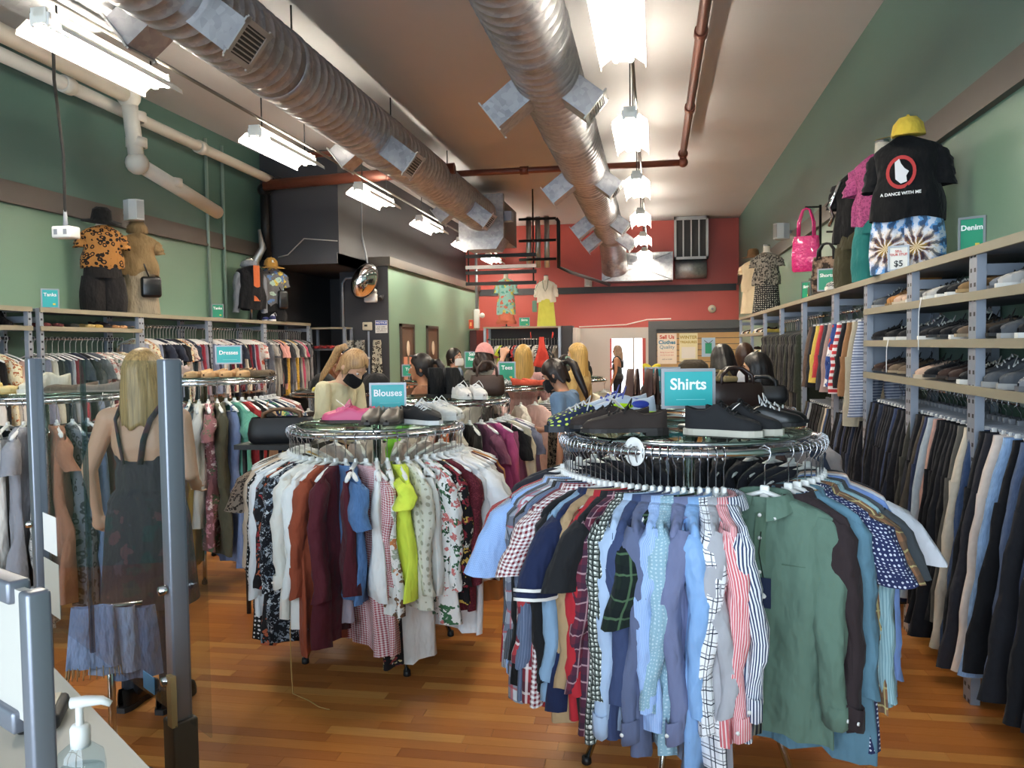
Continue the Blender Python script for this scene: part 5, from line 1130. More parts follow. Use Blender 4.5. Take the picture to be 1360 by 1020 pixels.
# ------------------------------------------------------------------ mannequins on the shelf tops
M_form = plain('form_cream', 'd8d0c0', .4); M_formcap = plain('form_cap', 'c8c8c8', .2, .9)
def hat_parts(T, kind, c, z, y=0.0, tilt=0.0, name='hat'):
    m = cloth(P_(c)); M = rotx(tilt)
    if kind == 'brim':
        MB().lathe([(.0, .13), (.05, .128), (.085, .1), (.095, .03), (.1, .005), (.18, -.012), (.185, -.018), (.1, -.006), (.0, -.004)], 26, (0, y, z), M=M).build(name, m, T)
    else:
        h = MB().lathe([(0, .11), (.05, .1), (.085, .06), (.098, .0), (.097, -.012), (0, -.012)], 22, (0, y, z), sy=1.12, M=M).build(name, m, T)
        br = []
        for i in range(5):
            rr = .085+.03*i; br.append([(rr*.95*math.sin(a), -.02-rr*1.05*math.cos(a*.9)*1.0, -.004-.006*i*(1-.3*math.cos(a))) for a in np.linspace(-1.05, 1.05, 11)])
        MB().grid((np.array(br) @ M.T)+np.array([0, y, z])).build('brim', m, h)
        MB().ell(np.array([0, y, z])+M @ np.array([0, 0, .112]), (.01, .01, .006), 8, 5).build('crown_button', m, h)
def mannequin(label, loc, rz, top=None, bottom=None, H=.8, neck=True, kind='short', L=.42, hat=None, bw=.2, group=None, extra=None, t=.105, ws=.19, sl=None, sspec=None, sy=0.0):
    T = thing('mannequin', label, 'mannequin', loc, rz, group); r = random.Random(int(loc[1]*100)); dz = H+.13
    pr = [(.0, H+.1), (.045, H+.1), (.048, H+.03), (.055, H)]
    if neck: MB().lathe(pr, 18).build('neck', M_form, T); MB().lathe([(0, H+.115), (.045, H+.112), (.047, H+.095)], 18).build('neck_cap', M_formcap, T)
    MB().lathe([(.05, H+.01), (.1, H-.03), (.14, H-.12), (.13, H-.3), (.11, H-.36)], 20, sx=1.1, sy=.62).build('torso_form', M_form, T)
    MB().cyl((0, 0, 0), (0, 0, H-.3), .016).build('stand_pole', M_chrome, T); MB().lathe([(0, .012), (.1, .012), (.105, 0), (0, 0)], 20).build('base_plate', M_dark, T)
    if top:
        G = body_grid(r, L, ws, bw, t, .008, 30, 12, neck=.06, waist=.86, strap=(kind == 'strap')); G[..., 2] += dz
        MB().grid(G).build('worn_top', cloth(top), T)
        if kind in ('long', 'short'):
            for s in (-1, 1):
                S = sleeve_grid(r, s, sl or (.5 if kind == 'long' else .2), ws, .06, .06, .05 if kind == 'long' else .045, .3 if kind == 'long' else 0, 12, 10, y=sy); S[..., 2] += dz
                MB().grid(S).build('worn_sleeve', cloth(sspec or top), T)
    if bottom:
        bk, sp, zt = bottom[:3]; zb = bottom[3] if len(bottom) > 3 else 0.0
        if bk == 'skirt':
            P = ringgrid([(zt-(zt-zb)*k/8, .15+.06*k/8*(bottom[4] if len(bottom) > 4 else 1), .11+.03*k/8, .9) for k in range(9)], 28); P[..., 1] += .01*np.sin(P[..., 0]*70)*np.linspace(0, 1, 9)[:, None]
            MB().grid(P).build('worn_skirt', cloth(sp), T)
        else:
            MB().grid(ringgrid([(zt, .14, .1, .9), (zt-.08, .17, .12, .9), (zt-.17, .18, .125, .9)], 24)).build('worn_hip_panel', cloth(sp), T)
            for s in (-1, 1):
                P = ringgrid([(zt-.15-(zt-.15-zb)*k/7, (.095+.025*math.sin(PI*k/7*.8))*(bottom[4] if len(bottom) > 4 else 1), .105, .9) for k in range(8)], 18); P[..., 0] += s*.088; P[..., 1] += .006*np.sin(P[..., 2]*40)
                MB().grid(P).build('worn_leg', cloth(sp), T)
    if hat: hat_parts(T, *hat)
    if extra: extra(T)
    return T
def strap_bag(c, x, z, w, h, sx=.1, ztop=.75):
    def f(T):
        b = MB().rbox((x, -.13, z), (w, .09, h), .03).build('shoulder_bag', plain('bag_'+c, c, .25), T)
        MB().tube([(x-.02, -.13, z+h/2), (x*.4, -.12, (z+ztop)/2), (-sx, -.05, ztop+.02), (-sx, .05, ztop)], .008, 6).build('bag_strap', plain('bag_'+c, c, .25), b)
    return f
ZS = 2.026
mannequin('mannequin in leopard top, black trousers and black brimmed hat beside the hanging outlet', (-5.36, 7.25, ZS), math.radians(48), ('leopard', 'a8702c', '1c1410', 22), ('trousers', P_('1d1a1a'), .5, 0.0, 1.1), H=.84, kind='short', L=.34, hat=('brim', '131212', .9, -.02, .25), sl=.16)
mannequin('mannequin in tan jacket and pale skirt with a black patent bag', (-5.36, 7.82, ZS), math.radians(40), P_('8a7048'), ('skirt', ('stripe', '9a8c74', '8a7c66', .012, .5, 'v'), .5, 0.0, .9), H=.84, kind='short', L=.36, hat=None, neck=False, extra=lambda T: (MB().lathe([(0, .12), (.06, .115), (.1, .06), (.11, 0), (.06, -.02)], 20, (0, .02, .86)).build('hood', cloth(P_('8a7048')), T), strap_bag('141416', .1, .28, .2, .22)(T)), sl=.15)
bm = mannequin('torso in black bomber jacket with grey sleeves over orange hoodie', (-5.32, 10.15, ZS), math.radians(55), P_('17171b'), None, H=.72, kind='long', L=.5, sl=.56, t=.13, sspec=P_('7c808a'), extra=lambda T: (MB().grid(np.array([[(x, -.145-.02*math.cos(x*12), z) for x in np.linspace(-.035, .055, 5)] for z in np.linspace(.72, .25, 8)])).build('orange_front', cloth(P_('c8622c')), T), MB().lathe([(.06, .06), (.1, .04), (.12, -.01), (.1, -.03)], 18, (0, .02, .74)).build('grey_hood', cloth(P_('7c808a')), T)))
pm = mannequin('torso in grey memphis print tee with mustard cap and black sling bag', (-5.3, 10.72, ZS), math.radians(40), ('floral', '6a6a6c', 'd8c040', '5a80b8', 'a8c8b8', 11), ('trousers', P_('18181a'), .3), H=.74, kind='short', L=.48, neck=False, hat=('cap', 'b8862c', .79, 0, .2), extra=strap_bag('18181c', .12, .3, .14, .26))
text('R', .05, M_signtext, pm, (0, -.118, .83), (PI/2-.3, 0, 0), name='cap_letter', bold=.002)
shoe('sneaker', 'navy sneaker with white sole on the shelf by the bomber torso', P_('2c3468'), 'e0dede', (-5.24, 10.62, ZS), math.radians(20), 'navy sneakers on the wall shelf top'); shoe('sneaker', 'navy sneaker with white sole on the shelf by the bomber torso', P_('2c3468'), 'e0dede', (-5.36, 10.66, ZS), math.radians(20), 'navy sneakers on the wall shelf top')
mannequin('mannequin in hawaiian fruit shirt and coral shorts', (-3.05, 16.75, 2.035), 0, ('floral', '8fc4bc', 'd8c83c', 'd86a50', '4a9a8c', 13), ('trousers', P_('c8684c'), .3, .06, 1.05), H=1.0, kind='short', L=.66, bw=.2, sl=.25)
def chain(T):
    MB().tube([(-.06, -.1, .97), (-.04, -.14, .8), (0, -.14, .72), (.04, -.14, .8), (.06, -.1, .97)], .008, 6).build('necklace', plain('beads', '5c6a4c', .4), T)
    MB().rbox((-.24, -.05, .42), (.1, .05, .24), .02).build('green_bag', plain('bag_sage', '5c8070', .5), T); MB().tube([(-.24, -.05, .54), (-.2, -.08, .8), (-.12, -.02, .97)], .006, 6).build('bag_strap', plain('bag_sage', '5c8070', .5), T)
mannequin('mannequin in white blouse and yellow ruched skirt with a sage bag', (-2.22, 16.85, 2.035), 0, P_('ded8c8'), ('skirt', P_('c8c440'), .62, .0, .8), H=.95, kind='short', L=.38, sl=.28, extra=chain)
# by the shoe wall
fm = mannequin('mannequin in black graphic tee, tie-dye shorts and yellow cap', (1.55, 5.45, 2.066), math.radians(-28), P_('121214'), ('trousers', ('tiedye', .17, .22), .52, .0, 1.12), H=.82, kind='short', L=.42, neck=False, hat=('cap', 'd8b81c', .86, 0, .12), t=.13, ws=.2, bw=.215, sl=.24)
gp = MB().grid(np.array([[(.0+.085*math.sin(a)*k, -.176, .6+.1*math.cos(a)*k) for a in np.linspace(0, 2*PI, 25)] for k in (.78, 1.0)])).build('red_flame_ring', plain('print_red', 'b02c2c', .7), fm)
MB().prism([(-.035, .66), (-.01, .68), (.0, .65), (.02, .62), (.045, .6), (.03, .575), (.035, .54), (.0, .53), (-.03, .56)], .179, .182, M=np.array([[1, 0, 0], [0, 0, -1], [0, 1, 0]], float)).build('pale_profile_print', plain('print_white', 'd8d8dc', .7), gp)
text('A DANCE WITH ME', .026, M_signtext, fm, (0, -.185, .47), (PI/2, 0, 0), bold=.0005)
mannequin('mannequin in pink knit top and teal trousers behind the tie-dye one', (1.56, 6.08, 2.066), math.radians(-35), ('leopard', 'b0487c', '8a3464', 60), ('trousers', P_('16706c'), .5, 0.0, .95), H=.86, kind='short', L=.4, t=.11)
mannequin('mannequin in black tee and olive trousers with a silver chain', (1.55, 6.62, 2.066), math.radians(-40), P_('161618'), ('trousers', P_('3c3824'), .45, 0.0), H=.86, neck=False, kind='short', L=.46, extra=lambda T: MB().tube([(-.1, -.12, .8), (-.2, -.1, .62), (-.18, -.08, .55), (-.22, -.06, .48)], .014, 6).build('chain', M_chrome, T))
mannequin('mannequin in cream lace mini dress and straw hat near the slat wall', (1.56, 13.6, 2.066), math.radians(-25), P_('d0bc98'), ('skirt', P_('d0bc98'), .55, .05, .8), H=.88, kind='short', L=.4, hat=('brim', '7c5c38', .96, 0, .1), sl=.14, neck=False)
mannequin('mannequin in black lace dress with a spotted skirt', (1.56, 12.0, 2.066), math.radians(-25), ('leopard', '8a8478', '16161a', 40), ('skirt', ('dots', '1c1c1e', 'b8b4a8', 34), .5, .0, .8), H=.84, kind='short', L=.38, sl=.14)

# ------------------------------------------------------------------ bags
def tote(label, loc, rz, w, h, d, m, hm=None, drop=.2, cat='bag', spec=None):
    t = thing('handbag', label, cat, loc, rz); P = []
    for (z, k, kd) in ((0, .86, .8), (.02, .97, 1), (h*.4, 1.0, 1.05), (h*.8, .95, .9), (h, .88, .7)):
        P.append((z, w/2*k, d/2*kd, .55))
    b = MB().grid(ringgrid(P, 24)).build('bag_body', m, t); MB().grid(ringgrid([(.001, .001, .001, .6), (.0, w/2*.86, d/2*.8, .55)], 24)).build('bag_base', m, b)
    for s in (-1, 1): MB().tube([(-w*.28, s*d*.3, h-.03), (-w*.26, s*d*.25, h+drop*.5), (-w*.12, s*d*.1, h+drop*.95), (0, s*d*.05, h+drop), (w*.12, s*d*.1, h+drop*.95), (w*.26, s*d*.25, h+drop*.5), (w*.28, s*d*.3, h-.03)], .011, 8).build('handle', hm or m, t)
    return t
def bag_stand(label, loc, h, arm=.12):
    t = thing('bag_stand', label, 'display stand', loc, 0)
    MB().cyl((0, 0, 0), (0, 0, h), .014, n=8).build('post', M_black_iron, t); MB().tube([(0, 0, h-.02), (-arm, -.02, h-.02)], .01, 6).build('arm', M_black_iron, t); MB().box((0, 0, .006), (.16, .12, .012)).build('base', M_black_iron, t)
bag_stand('black bag stand holding up the pink bag', (1.66, 8.75, 2.066), .97, .15)
n_ = NB('pink_patent'); n_.color(lin('e0307c')); n_.set(.12, coat=.8); n_.bump(n_.noise(n_.obj(), 26, 2)[0], .9, .03)
tote('glossy hot pink patent tote hanging on its stand', (1.52, 8.72, 2.36), math.radians(-25), .28, .36, .13, n_.m, drop=.28)
bag_stand('short black bag stand behind the camouflage bag', (1.68, 7.85, 2.066), .6, .14)
tote('brown camouflage tote with black handles above the shorts', (1.54, 7.82, 2.1), math.radians(-30), .26, .32, .1, cloth(('camo', '2c221c', '6a5444', '8c7460', 16)), M_dark, drop=.12)
tote('grey and black small bag below the pink bag', (1.56, 8.3, 2.066), math.radians(-30), .2, .2, .08, plain('bag_taupe', '4c463c', .5), M_dark, drop=.04)
shoe('sneaker', 'black and white checkerboard slip-on atop the shelf', ('check', '1a1a1c', 'e0dcd0', 70), 'e0dcd0', (1.5, 6.98, 2.066), math.radians(-60), 'checkerboard slip-ons', laces=None, scale=1.1); shoe('sneaker', 'black and white checkerboard slip-on atop the shelf', ('check', '1a1a1c', 'e0dcd0', 70), 'e0dcd0', (1.52, 7.1, 2.066), math.radians(-60), 'checkerboard slip-ons', laces=None, scale=1.1)

# ------------------------------------------------------------------ signs
sign('large teal sign reading Shirts on the front rack', 'Shirts', (RA[0]+.0, RA[1]+.05, HA+HT), math.radians(8), .175, .125, size=.058, stand=.075)
sign('teal Shirts sign half hidden on the second rack, behind brown boots', 'Shirts', (.04, 4.5, HH+HT), math.radians(6), .17, .12, size=.055, stand=.085)
sign('teal sign reading Blouses', 'Blouses', (RB[0]+.06, RB[1]+.02, HB_+HT), math.radians(15), .175, .12, size=.05, stand=.075)
sign('teal sign reading Dresses', 'Dresses', (RC[0]+.12, RC[1]+.15, HC+HT), math.radians(26), .17, .12, size=.042, stand=.1)
sign('green sign reading Tees', 'Tees', (RF[0]+.07, RF[1]-.12, HF+HT), math.radians(10), .13, .15, M_tgreen, size=.05, stand=.04, portrait=True)
sign('green Tanks sign on the shelf beside the leopard top mannequin', 'Tanks', (-5.26, 6.4, ZS), math.radians(40), .12, .15, M_teal, size=.042, stand=.012, portrait=True)
sign('green Tanks sign on the shelf beside the bomber torso', 'Tanks', (-5.26, 9.2, ZS), math.radians(35), .12, .15, M_tgreen, size=.042, stand=.012, portrait=True)
sign('green Denim sign in a steel frame above the shoe shelves', 'Denim', (1.5, 4.25, 2.066), math.radians(-38), .1, .15, M_tgreen, size=.036, stand=.012, portrait=True)
sign('green Shorts sign in front of the camouflage bag', 'Shorts', (1.46, 7.4, 2.066), math.radians(-22), .13, .17, M_tgreen, size=.042, stand=.03, portrait=True)
sign('narrow green sign turned edge-on beneath the pink bag', 'Skirts', (1.46, 8.35, 2.066), math.radians(-62), .12, .15, M_tgreen, size=.038, stand=.012, portrait=True)
sign('green Skirts sign between the two mannequins on the back unit', 'Skirts', (-2.66, 16.7, 2.035), 0, .2, .16, M_tgreen, size=.06, stand=.02, portrait=True)
sign('green sign reading Sale Rack held above the middle racks', 'Sale\nRack', (-2.2, 9.75, 1.25), math.radians(8), .18, .18, M_tgreen, size=.06, stand=.14, portrait=True)
sign('green sign standing on the rack near the green inner wall', 'Tops', (-2.62, 8.5, HJ+HT), math.radians(15), .15, .11, M_tgreen, size=.045, stand=.05)
t = thing('price_sign', 'small framed price sign with red heading in front of the tie-dye shorts', 'sign', (1.46, 5.3, 2.066), math.radians(-25))
MB().box((0, 0, .085), (.1, .006, .13)).build('panel', M_paper, t); fr = MB()
for (x, z, a, b) in ((0, .155, .12, .01), (0, .015, .12, .01), (-.055, .085, .01, .13), (.055, .085, .01, .13)): fr.box((x, 0, z), (a, .014, b))
fr.build('frame', M_frame, t); text('SELL\nYOUR STUFF', .02, Pr, t, (0, -.0045, .115), (PI/2, 0, 0), bold=.0004); text('$5', .05, M_ink, t, (0, -.0045, .05), (PI/2, 0, 0), bold=.001)
t = thing('photo_sign', 'framed blue photo sign standing among shoes behind the blouses', 'sign', (-1.45, 5.75, HE+HT), math.radians(12)); MB().box((0, 0, .12), (.1, .006, .15)).build('panel', plain('print_sky', '7ab0c8', .5), t); fr = MB()
for (x, z, a, b) in ((0, .2, .125, .012), (0, .04, .125, .012), (-.057, .12, .012, .15), (.057, .12, .012, .15)): fr.box((x, 0, z), (a, .014, b))
fr.build('frame', M_frame, t); MB().cyl((0, 0, 0), (0, 0, .04), .006).build('stand', M_frame, t); text('SELL\nUS', .03, Pr, t, (0, -.0045, .12), (PI/2, 0, 0), bold=.0005)

# ------------------------------------------------------------------ things piled on the rack tops
zA = HA+HT; zB = HB_+HT; zC_ = HC+HT; zD = HD+HT; zE = HE+HT; zF = HF+HT; zH = HH+HT; zI = HI+HT
su = plain('suede_brown', '2c211c', .85, var=.2, vscale=30)
LFT, RGT = -PI/2, PI/2
shoe('oxford', 'dark brown suede desert shoe beside the Shirts sign', su, '1c1614', (-.1, 2.72, zA), LFT+.18, 'brown suede shoes', laces='1c1614', scale=.98, tagm=True); shoe('oxford', 'dark brown suede desert shoe beside the Shirts sign', su, '1c1614', (-.16, 2.84, zA), LFT+.1, 'brown suede shoes', laces='1c1614', scale=.98)
wt = plain('sneaker_mesh', 'bcc4d0', .6)
for k in range(2):
    s = shoe('sneaker', 'white blue and neon running shoe on the Shirts rack', wt, 'c8e820', (-.12-.03*k, 2.97+.13*k, zA+.03), LFT+.55, 'neon running shoes', laces='5058a8', scale=.95, rot=(math.radians(0), math.radians(-14), LFT+.45))
    MB().ell((.033, -.02, .045), (.011, .06, .013)).build('neon_flash', plain('neon_yellow', 'c0e818', .5), s); MB().ell((-.033, -.02, .045), (.011, .06, .013)).build('neon_flash', plain('neon_yellow', 'c0e818', .5), s); MB().ell((.029, .07, .05), (.01, .04, .018)).build('blue_panel', plain('sneaker_blue', '2c3c98', .5), s); MB().ell((-.029, .07, .05), (.01, .04, .018)).build('blue_panel', plain('sneaker_blue', '2c3c98', .5), s)
shoe('sneaker', 'blue black dotted running shoe at the rack edge', ('dots', '26304c', 'c8d840', 40), '20242c', (-.26, 2.9, zA), LFT+.7, laces='c8c8c8')
bs = plain('canvas_black', '17171a', .85)
for k in range(2): shoe('hightop', 'black canvas shoe with pale grey sole', bs, 'b8b2a4', (.22+.07*k, 2.74+.06*k, zA), RGT-.35, 'black canvas shoes', laces='141416', scale=.88, tagm=(k == 0))
for k in range(2): shoe('oxford', 'black leather loafer on the trousers side of the Shirts rack', plain('leather_black', '141416', .35), '1c1c1e', (.38+.03*k, 2.95+.12*k, zA), RGT+.05, 'black loafers', laces='d8d8d8', scale=.92)
cb_ = plain('chelsea_brown', '5c4038', .5)
for k in range(2): shoe('boot', 'tall brown pull-on boot behind the running shoes', cb_, '2c1f1a', (-.13+.1*k, 4.45, zH), .2+PI, 'brown pull-on boots', laces=None, scale=1.0)
tote('dark brown leather bag on the second Shirts rack', (.42, 4.5, zH), .3, .32, .13, .14, plain('bag_choc', '2c1c18', .4), drop=.08)
tote('black bag slumped on the second Shirts rack', (.6, 4.78, zH), -.2, .28, .1, .14, plain('bag_blk', '17171a', .5), drop=.05)
t = thing('bucket_hat', 'brown camouflage bucket hat on the second Shirts rack', 'hat', (.22, 4.85, zH)); hat_parts(t, 'brim', '3c3020', .12, name='crown'); MB().lathe([(.0, .06), (.16, .05), (.18, .0), (0, 0)], 18).build('hat_base', cloth(('camo', '3c3020', '5c5034', '28201a', 20)), t)
t = thing('tan_sandal', 'tan wedge sandal with straps on the brown bag', 'sandal', (.34, 4.55, zH+.136), .5); MB().rbox((0, 0, .015), (.09, .25, .03), .012).build('footbed', plain('tan_leather', '8a744c', .6), t)
for y in (-.06, .03): MB().tube([(-.045, y, .02), (-.02, y, .055), (.02, y, .055), (.045, y, .02)], .009, 6).build('strap', plain('tan_leather', '8a744c', .6), t)
t = thing('yellow_bow', 'bright yellow ribbon bow on the second Shirts rack', 'bow', (-.02, 4.95, zH))
MB().cyl((0, 0, 0), (0, 0, .17), .006).build('pick', M_dark, t)
for a in (.5, 2.6): MB().ell((.03*math.cos(a), 0, .19+.025*math.sin(a)), (.032, .012, .02), 10, 6, M=roty(-a)).build('bow_loop', plain('ribbon_yellow', 'd8b820', .4), t)
for k in range(3):
    t = thing('baseball_hat', 'black cap stacked beside the yellow bow', 'cap', (-.0+.12*k, 5.05+.05*(k % 2), zH), .4*k, 'black caps on the second Shirts rack'); hat_parts(t, 'cap', '1a1a1c', .014, name='crown')
# blouses rack top
pk = plain('pink_leather', 'd85a80', .5)
for k in range(2): 
    s = shoe('oxford', 'pink lace-up shoe with red flower prints on the Blouses rack', pk, '3a2420', (RB[0]-.12+.0*k+.04*k, RB[1]-.2-.1*k+.1, zB), LFT+.05, 'pink lace-up shoes', laces='e07a9c', scale=1.0, tagm=(k == 1))
    for (y, z) in ((.08, .055), (.1, .04), (.11, .065)): MB().ell((-.036, y, z), (.004, .008, .008), 8, 5).build('red_flower', plain('flower_red', 'a01c2c', .5), s)
for k in range(2): shoe('oxford', 'grey brown leather shoe below the Blouses sign', plain('leather_taupe', '5c544c', .45), '3a3430', (RB[0]+.06+.1*k, RB[1]-.2, zB), .08, 'grey brown shoes', laces=None, scale=1.0)
for k in range(2): shoe('sneaker', 'black trainer with white sole and laces on the Blouses rack', bs, 'd8d6d2', (RB[0]+.28-.03*k, RB[1]-.12+.11*k, zB), RGT-.5, 'black white trainers', laces='d8d8d8', scale=1.0)
for k in range(2): shoe('sneaker', 'white low sneaker behind the black trainers', P_('d8d6d0'), 'dcdcd8', (RB[0]+.3, RB[1]+.12+.11*k, zB), RGT-.4, 'white low sneakers', laces='e0e0e0')
for k in range(3): shoe('flat', 'silver snake print flat behind the pink shoes', ('leopard', 'a8a098', '5c5850', 60), '8c8478', (RB[0]-.22+.07*k, RB[1]+.12, zB), .4*k-2.4, 'silver flats on the Blouses rack', laces=None)
tote('black bag with brown strap between the blouses and dresses', (-2.3, 4.75, 1.06), .3, .42, .16, .16, plain('bag_blk', '17171a', .5), plain('strap_brown', '5c4028', .6), drop=.05)
t = thing('bag_table', 'small dark side table carrying the black bag', 'table', (-2.3, 4.75, 0)); MB().box((0, 0, 1.045), (.5, .3, .03)).build('table_top', M_dark, t)
for sx in (-1, 1):
    for sy in (-1, 1): MB().cyl((sx*.2, sy*.11, 0), (sx*.2, sy*.11, 1.03), .014).build('leg', M_dark, t)
# dresses rack top
tn = P_('c89c68')
for k in range(4): shoe('flat', 'tan ballet flat beside the Dresses sign', tn, 'a8845c', (RC[0]+.02+.1*k, RC[1]-.1+.05*k, zC_), -.15+.1*k, 'tan ballet flats', laces=None, scale=1.0)
for k in range(2): shoe('sneaker', 'pale pink sneaker on the Dresses rack', P_('d8b8b0'), 'd8d0c8', (RC[0]-.22+.11*k, RC[1]-.16, zC_), 0, 'pale pink sneakers', laces='e0d8d4')
for k in range(2): shoe('flat', 'olive brown slip-on at the end of the Dresses rack', P_('5c4c38'), '4a3c2c', (RC[0]+.4-.02*k, RC[1]+.02+.11*k, zC_), 1.3, 'olive brown slip-ons', laces=None)
# left rack top
for k in range(5): shoe(['flat', 'flat', 'hightop', 'flat', 'flat'][k], ['straw yellow sandal', 'gold strappy sandal', 'cream platform shoe', 'brown slide sandal', 'taupe slide sandal'][k]+' on the rack behind the clear screen', P_(['c8b060', 'd0b878', 'd8ccb4', '6c5444', '8a7668'][k]), ['b8a050', 'b89c60', 'e0d8c8', '8a7260', '9c8a7a'][k], (RD[0]-.28+.15*k, RD[1]-.1+.04*k, zD), .5-.5*k, laces=None, scale=1.05)
# behind the blouses
for k in range(2): shoe('boot', 'black tall boot behind the Blouses rack', P_('141416'), '101012', (RE[0]+.0+.12*k, RE[1]-.05, zE), 2.6, 'black tall boots', laces=None, scale=1.0)
for k in range(2): shoe('sneaker', 'white sneaker behind the black boots', P_('d8d4d0'), 'd8d8d4', (RE[0]+.17+.11*k, RE[1]-.22, zE), .6, 'white sneakers behind the boots', laces='e0e0e0')
tote('brown cut-out leather bag on the rack behind the blouses', (RE[0]+.3, RE[1]+.06, zE), .2, .26, .15, .14, plain('bag_cocoa', '3a2418', .55), drop=.1)
for k in range(2): shoe('flat', 'orange red sandal on the Tees rack', P_('c84a2c'), 'a03c24', (RF[0]+.25+.1*k, RF[1]-.2, zF), 1.3, 'orange red sandals', laces=None)
for k in range(3): shoe('flat', 'silver spotted sandal on the Tees rack', ('leopard', 'c8c8c8', '3a3a3a', 60), '2a2a2a', (RF[0]-.1+.09*k, RF[1]-.26, zF), .3, 'silver spotted sandals', laces=None)
for k in range(3): tote(['black slouchy bag', 'dark brown slouchy bag', 'small black clutch'][k]+' on the rack beyond the tees', (RG[0]-.18+.2*k, RG[1]-.1, HG+HT), .3*k, .26-.04*k, .2-.04*k, .14, plain('bag_b%d' % k, ['17171a', '2c201a', '121214'][k], .5), drop=.08)
for k in range(3):
    t = thing('baseball_hat', ['black cap with pale logo', 'black knit cap', 'black cap with mesh back', 'dark grey cap'][k]+' on the rack beside the dresses', 'cap', (RI[0]-.1+.24*k, RI[1]-.2+.1*(k % 2), zI+.0), .7*k); hat_parts(t, 'cap', ['18181a', '161618', '1a1a1c', '2a2a2e'][k], .014, name='crown')
    t.scale = (1.2, 1.2, 1.25)
for k in range(3): shoe('flat', ['yellow', 'teal', 'lemon'][k]+' flat on the rack piled with caps', P_(['d8c84c', '4a9a94', 'd8d07c'][k]), 'c8c0a8', (RI[0]-.05+.12*k, RI[1]-.36, zI), .3*k, laces=None)
for k in range(4): shoe('oxford', ['black', 'burgundy', 'dark', 'black patent'][k]+' heel on the rack near the green inner wall', P_(['141416', '5c1c24', '241c1c', '101012'][k]), '1c1416', (RJ[0]-.2+.13*k, RJ[1]-.25, HJ+HT), .4*k, laces=None)
# ------------------------------------------------------------------ people
def hair_mat(c):
    k = 'hair_'+c
    if k in MATS: return MATS[k]
    n = NB(k); o = n.noise(n.scale(n.obj(), (60, 60, 3.0)), 2, 3)[0]; cc = lin(c)
    n.color(n.ramp(o, [(.3, tuple(v*.55 for v in cc[:3])+(1,)), (.7, tuple(min(1, v*1.3) for v in cc[:3])+(1,))])); n.set(.42, spec=.4); n.bump(o, .4, .004); MATS[k] = n.m; return n.m
def skin_mat(c):
    k = 'skin_'+c
    if k in MATS: return MATS[k]
    n = NB(k); n.color(lin(c)); n.set(.5, spec=.35); n.b.inputs['Subsurface Weight'].default_value = .08; n.b.inputs['Subsurface Radius'].default_value = (.02, .008, .004); MATS[k] = n.m; return n.m
def remesh(o, v, sm=6):
    m = o.modifiers.new('fuse', 'REMESH'); m.mode = 'VOXEL'; m.voxel_size = v; m.use_smooth_shade = True
    s = o.modifiers.new('soften', 'SMOOTH'); s.factor = .5; s.iterations = sm
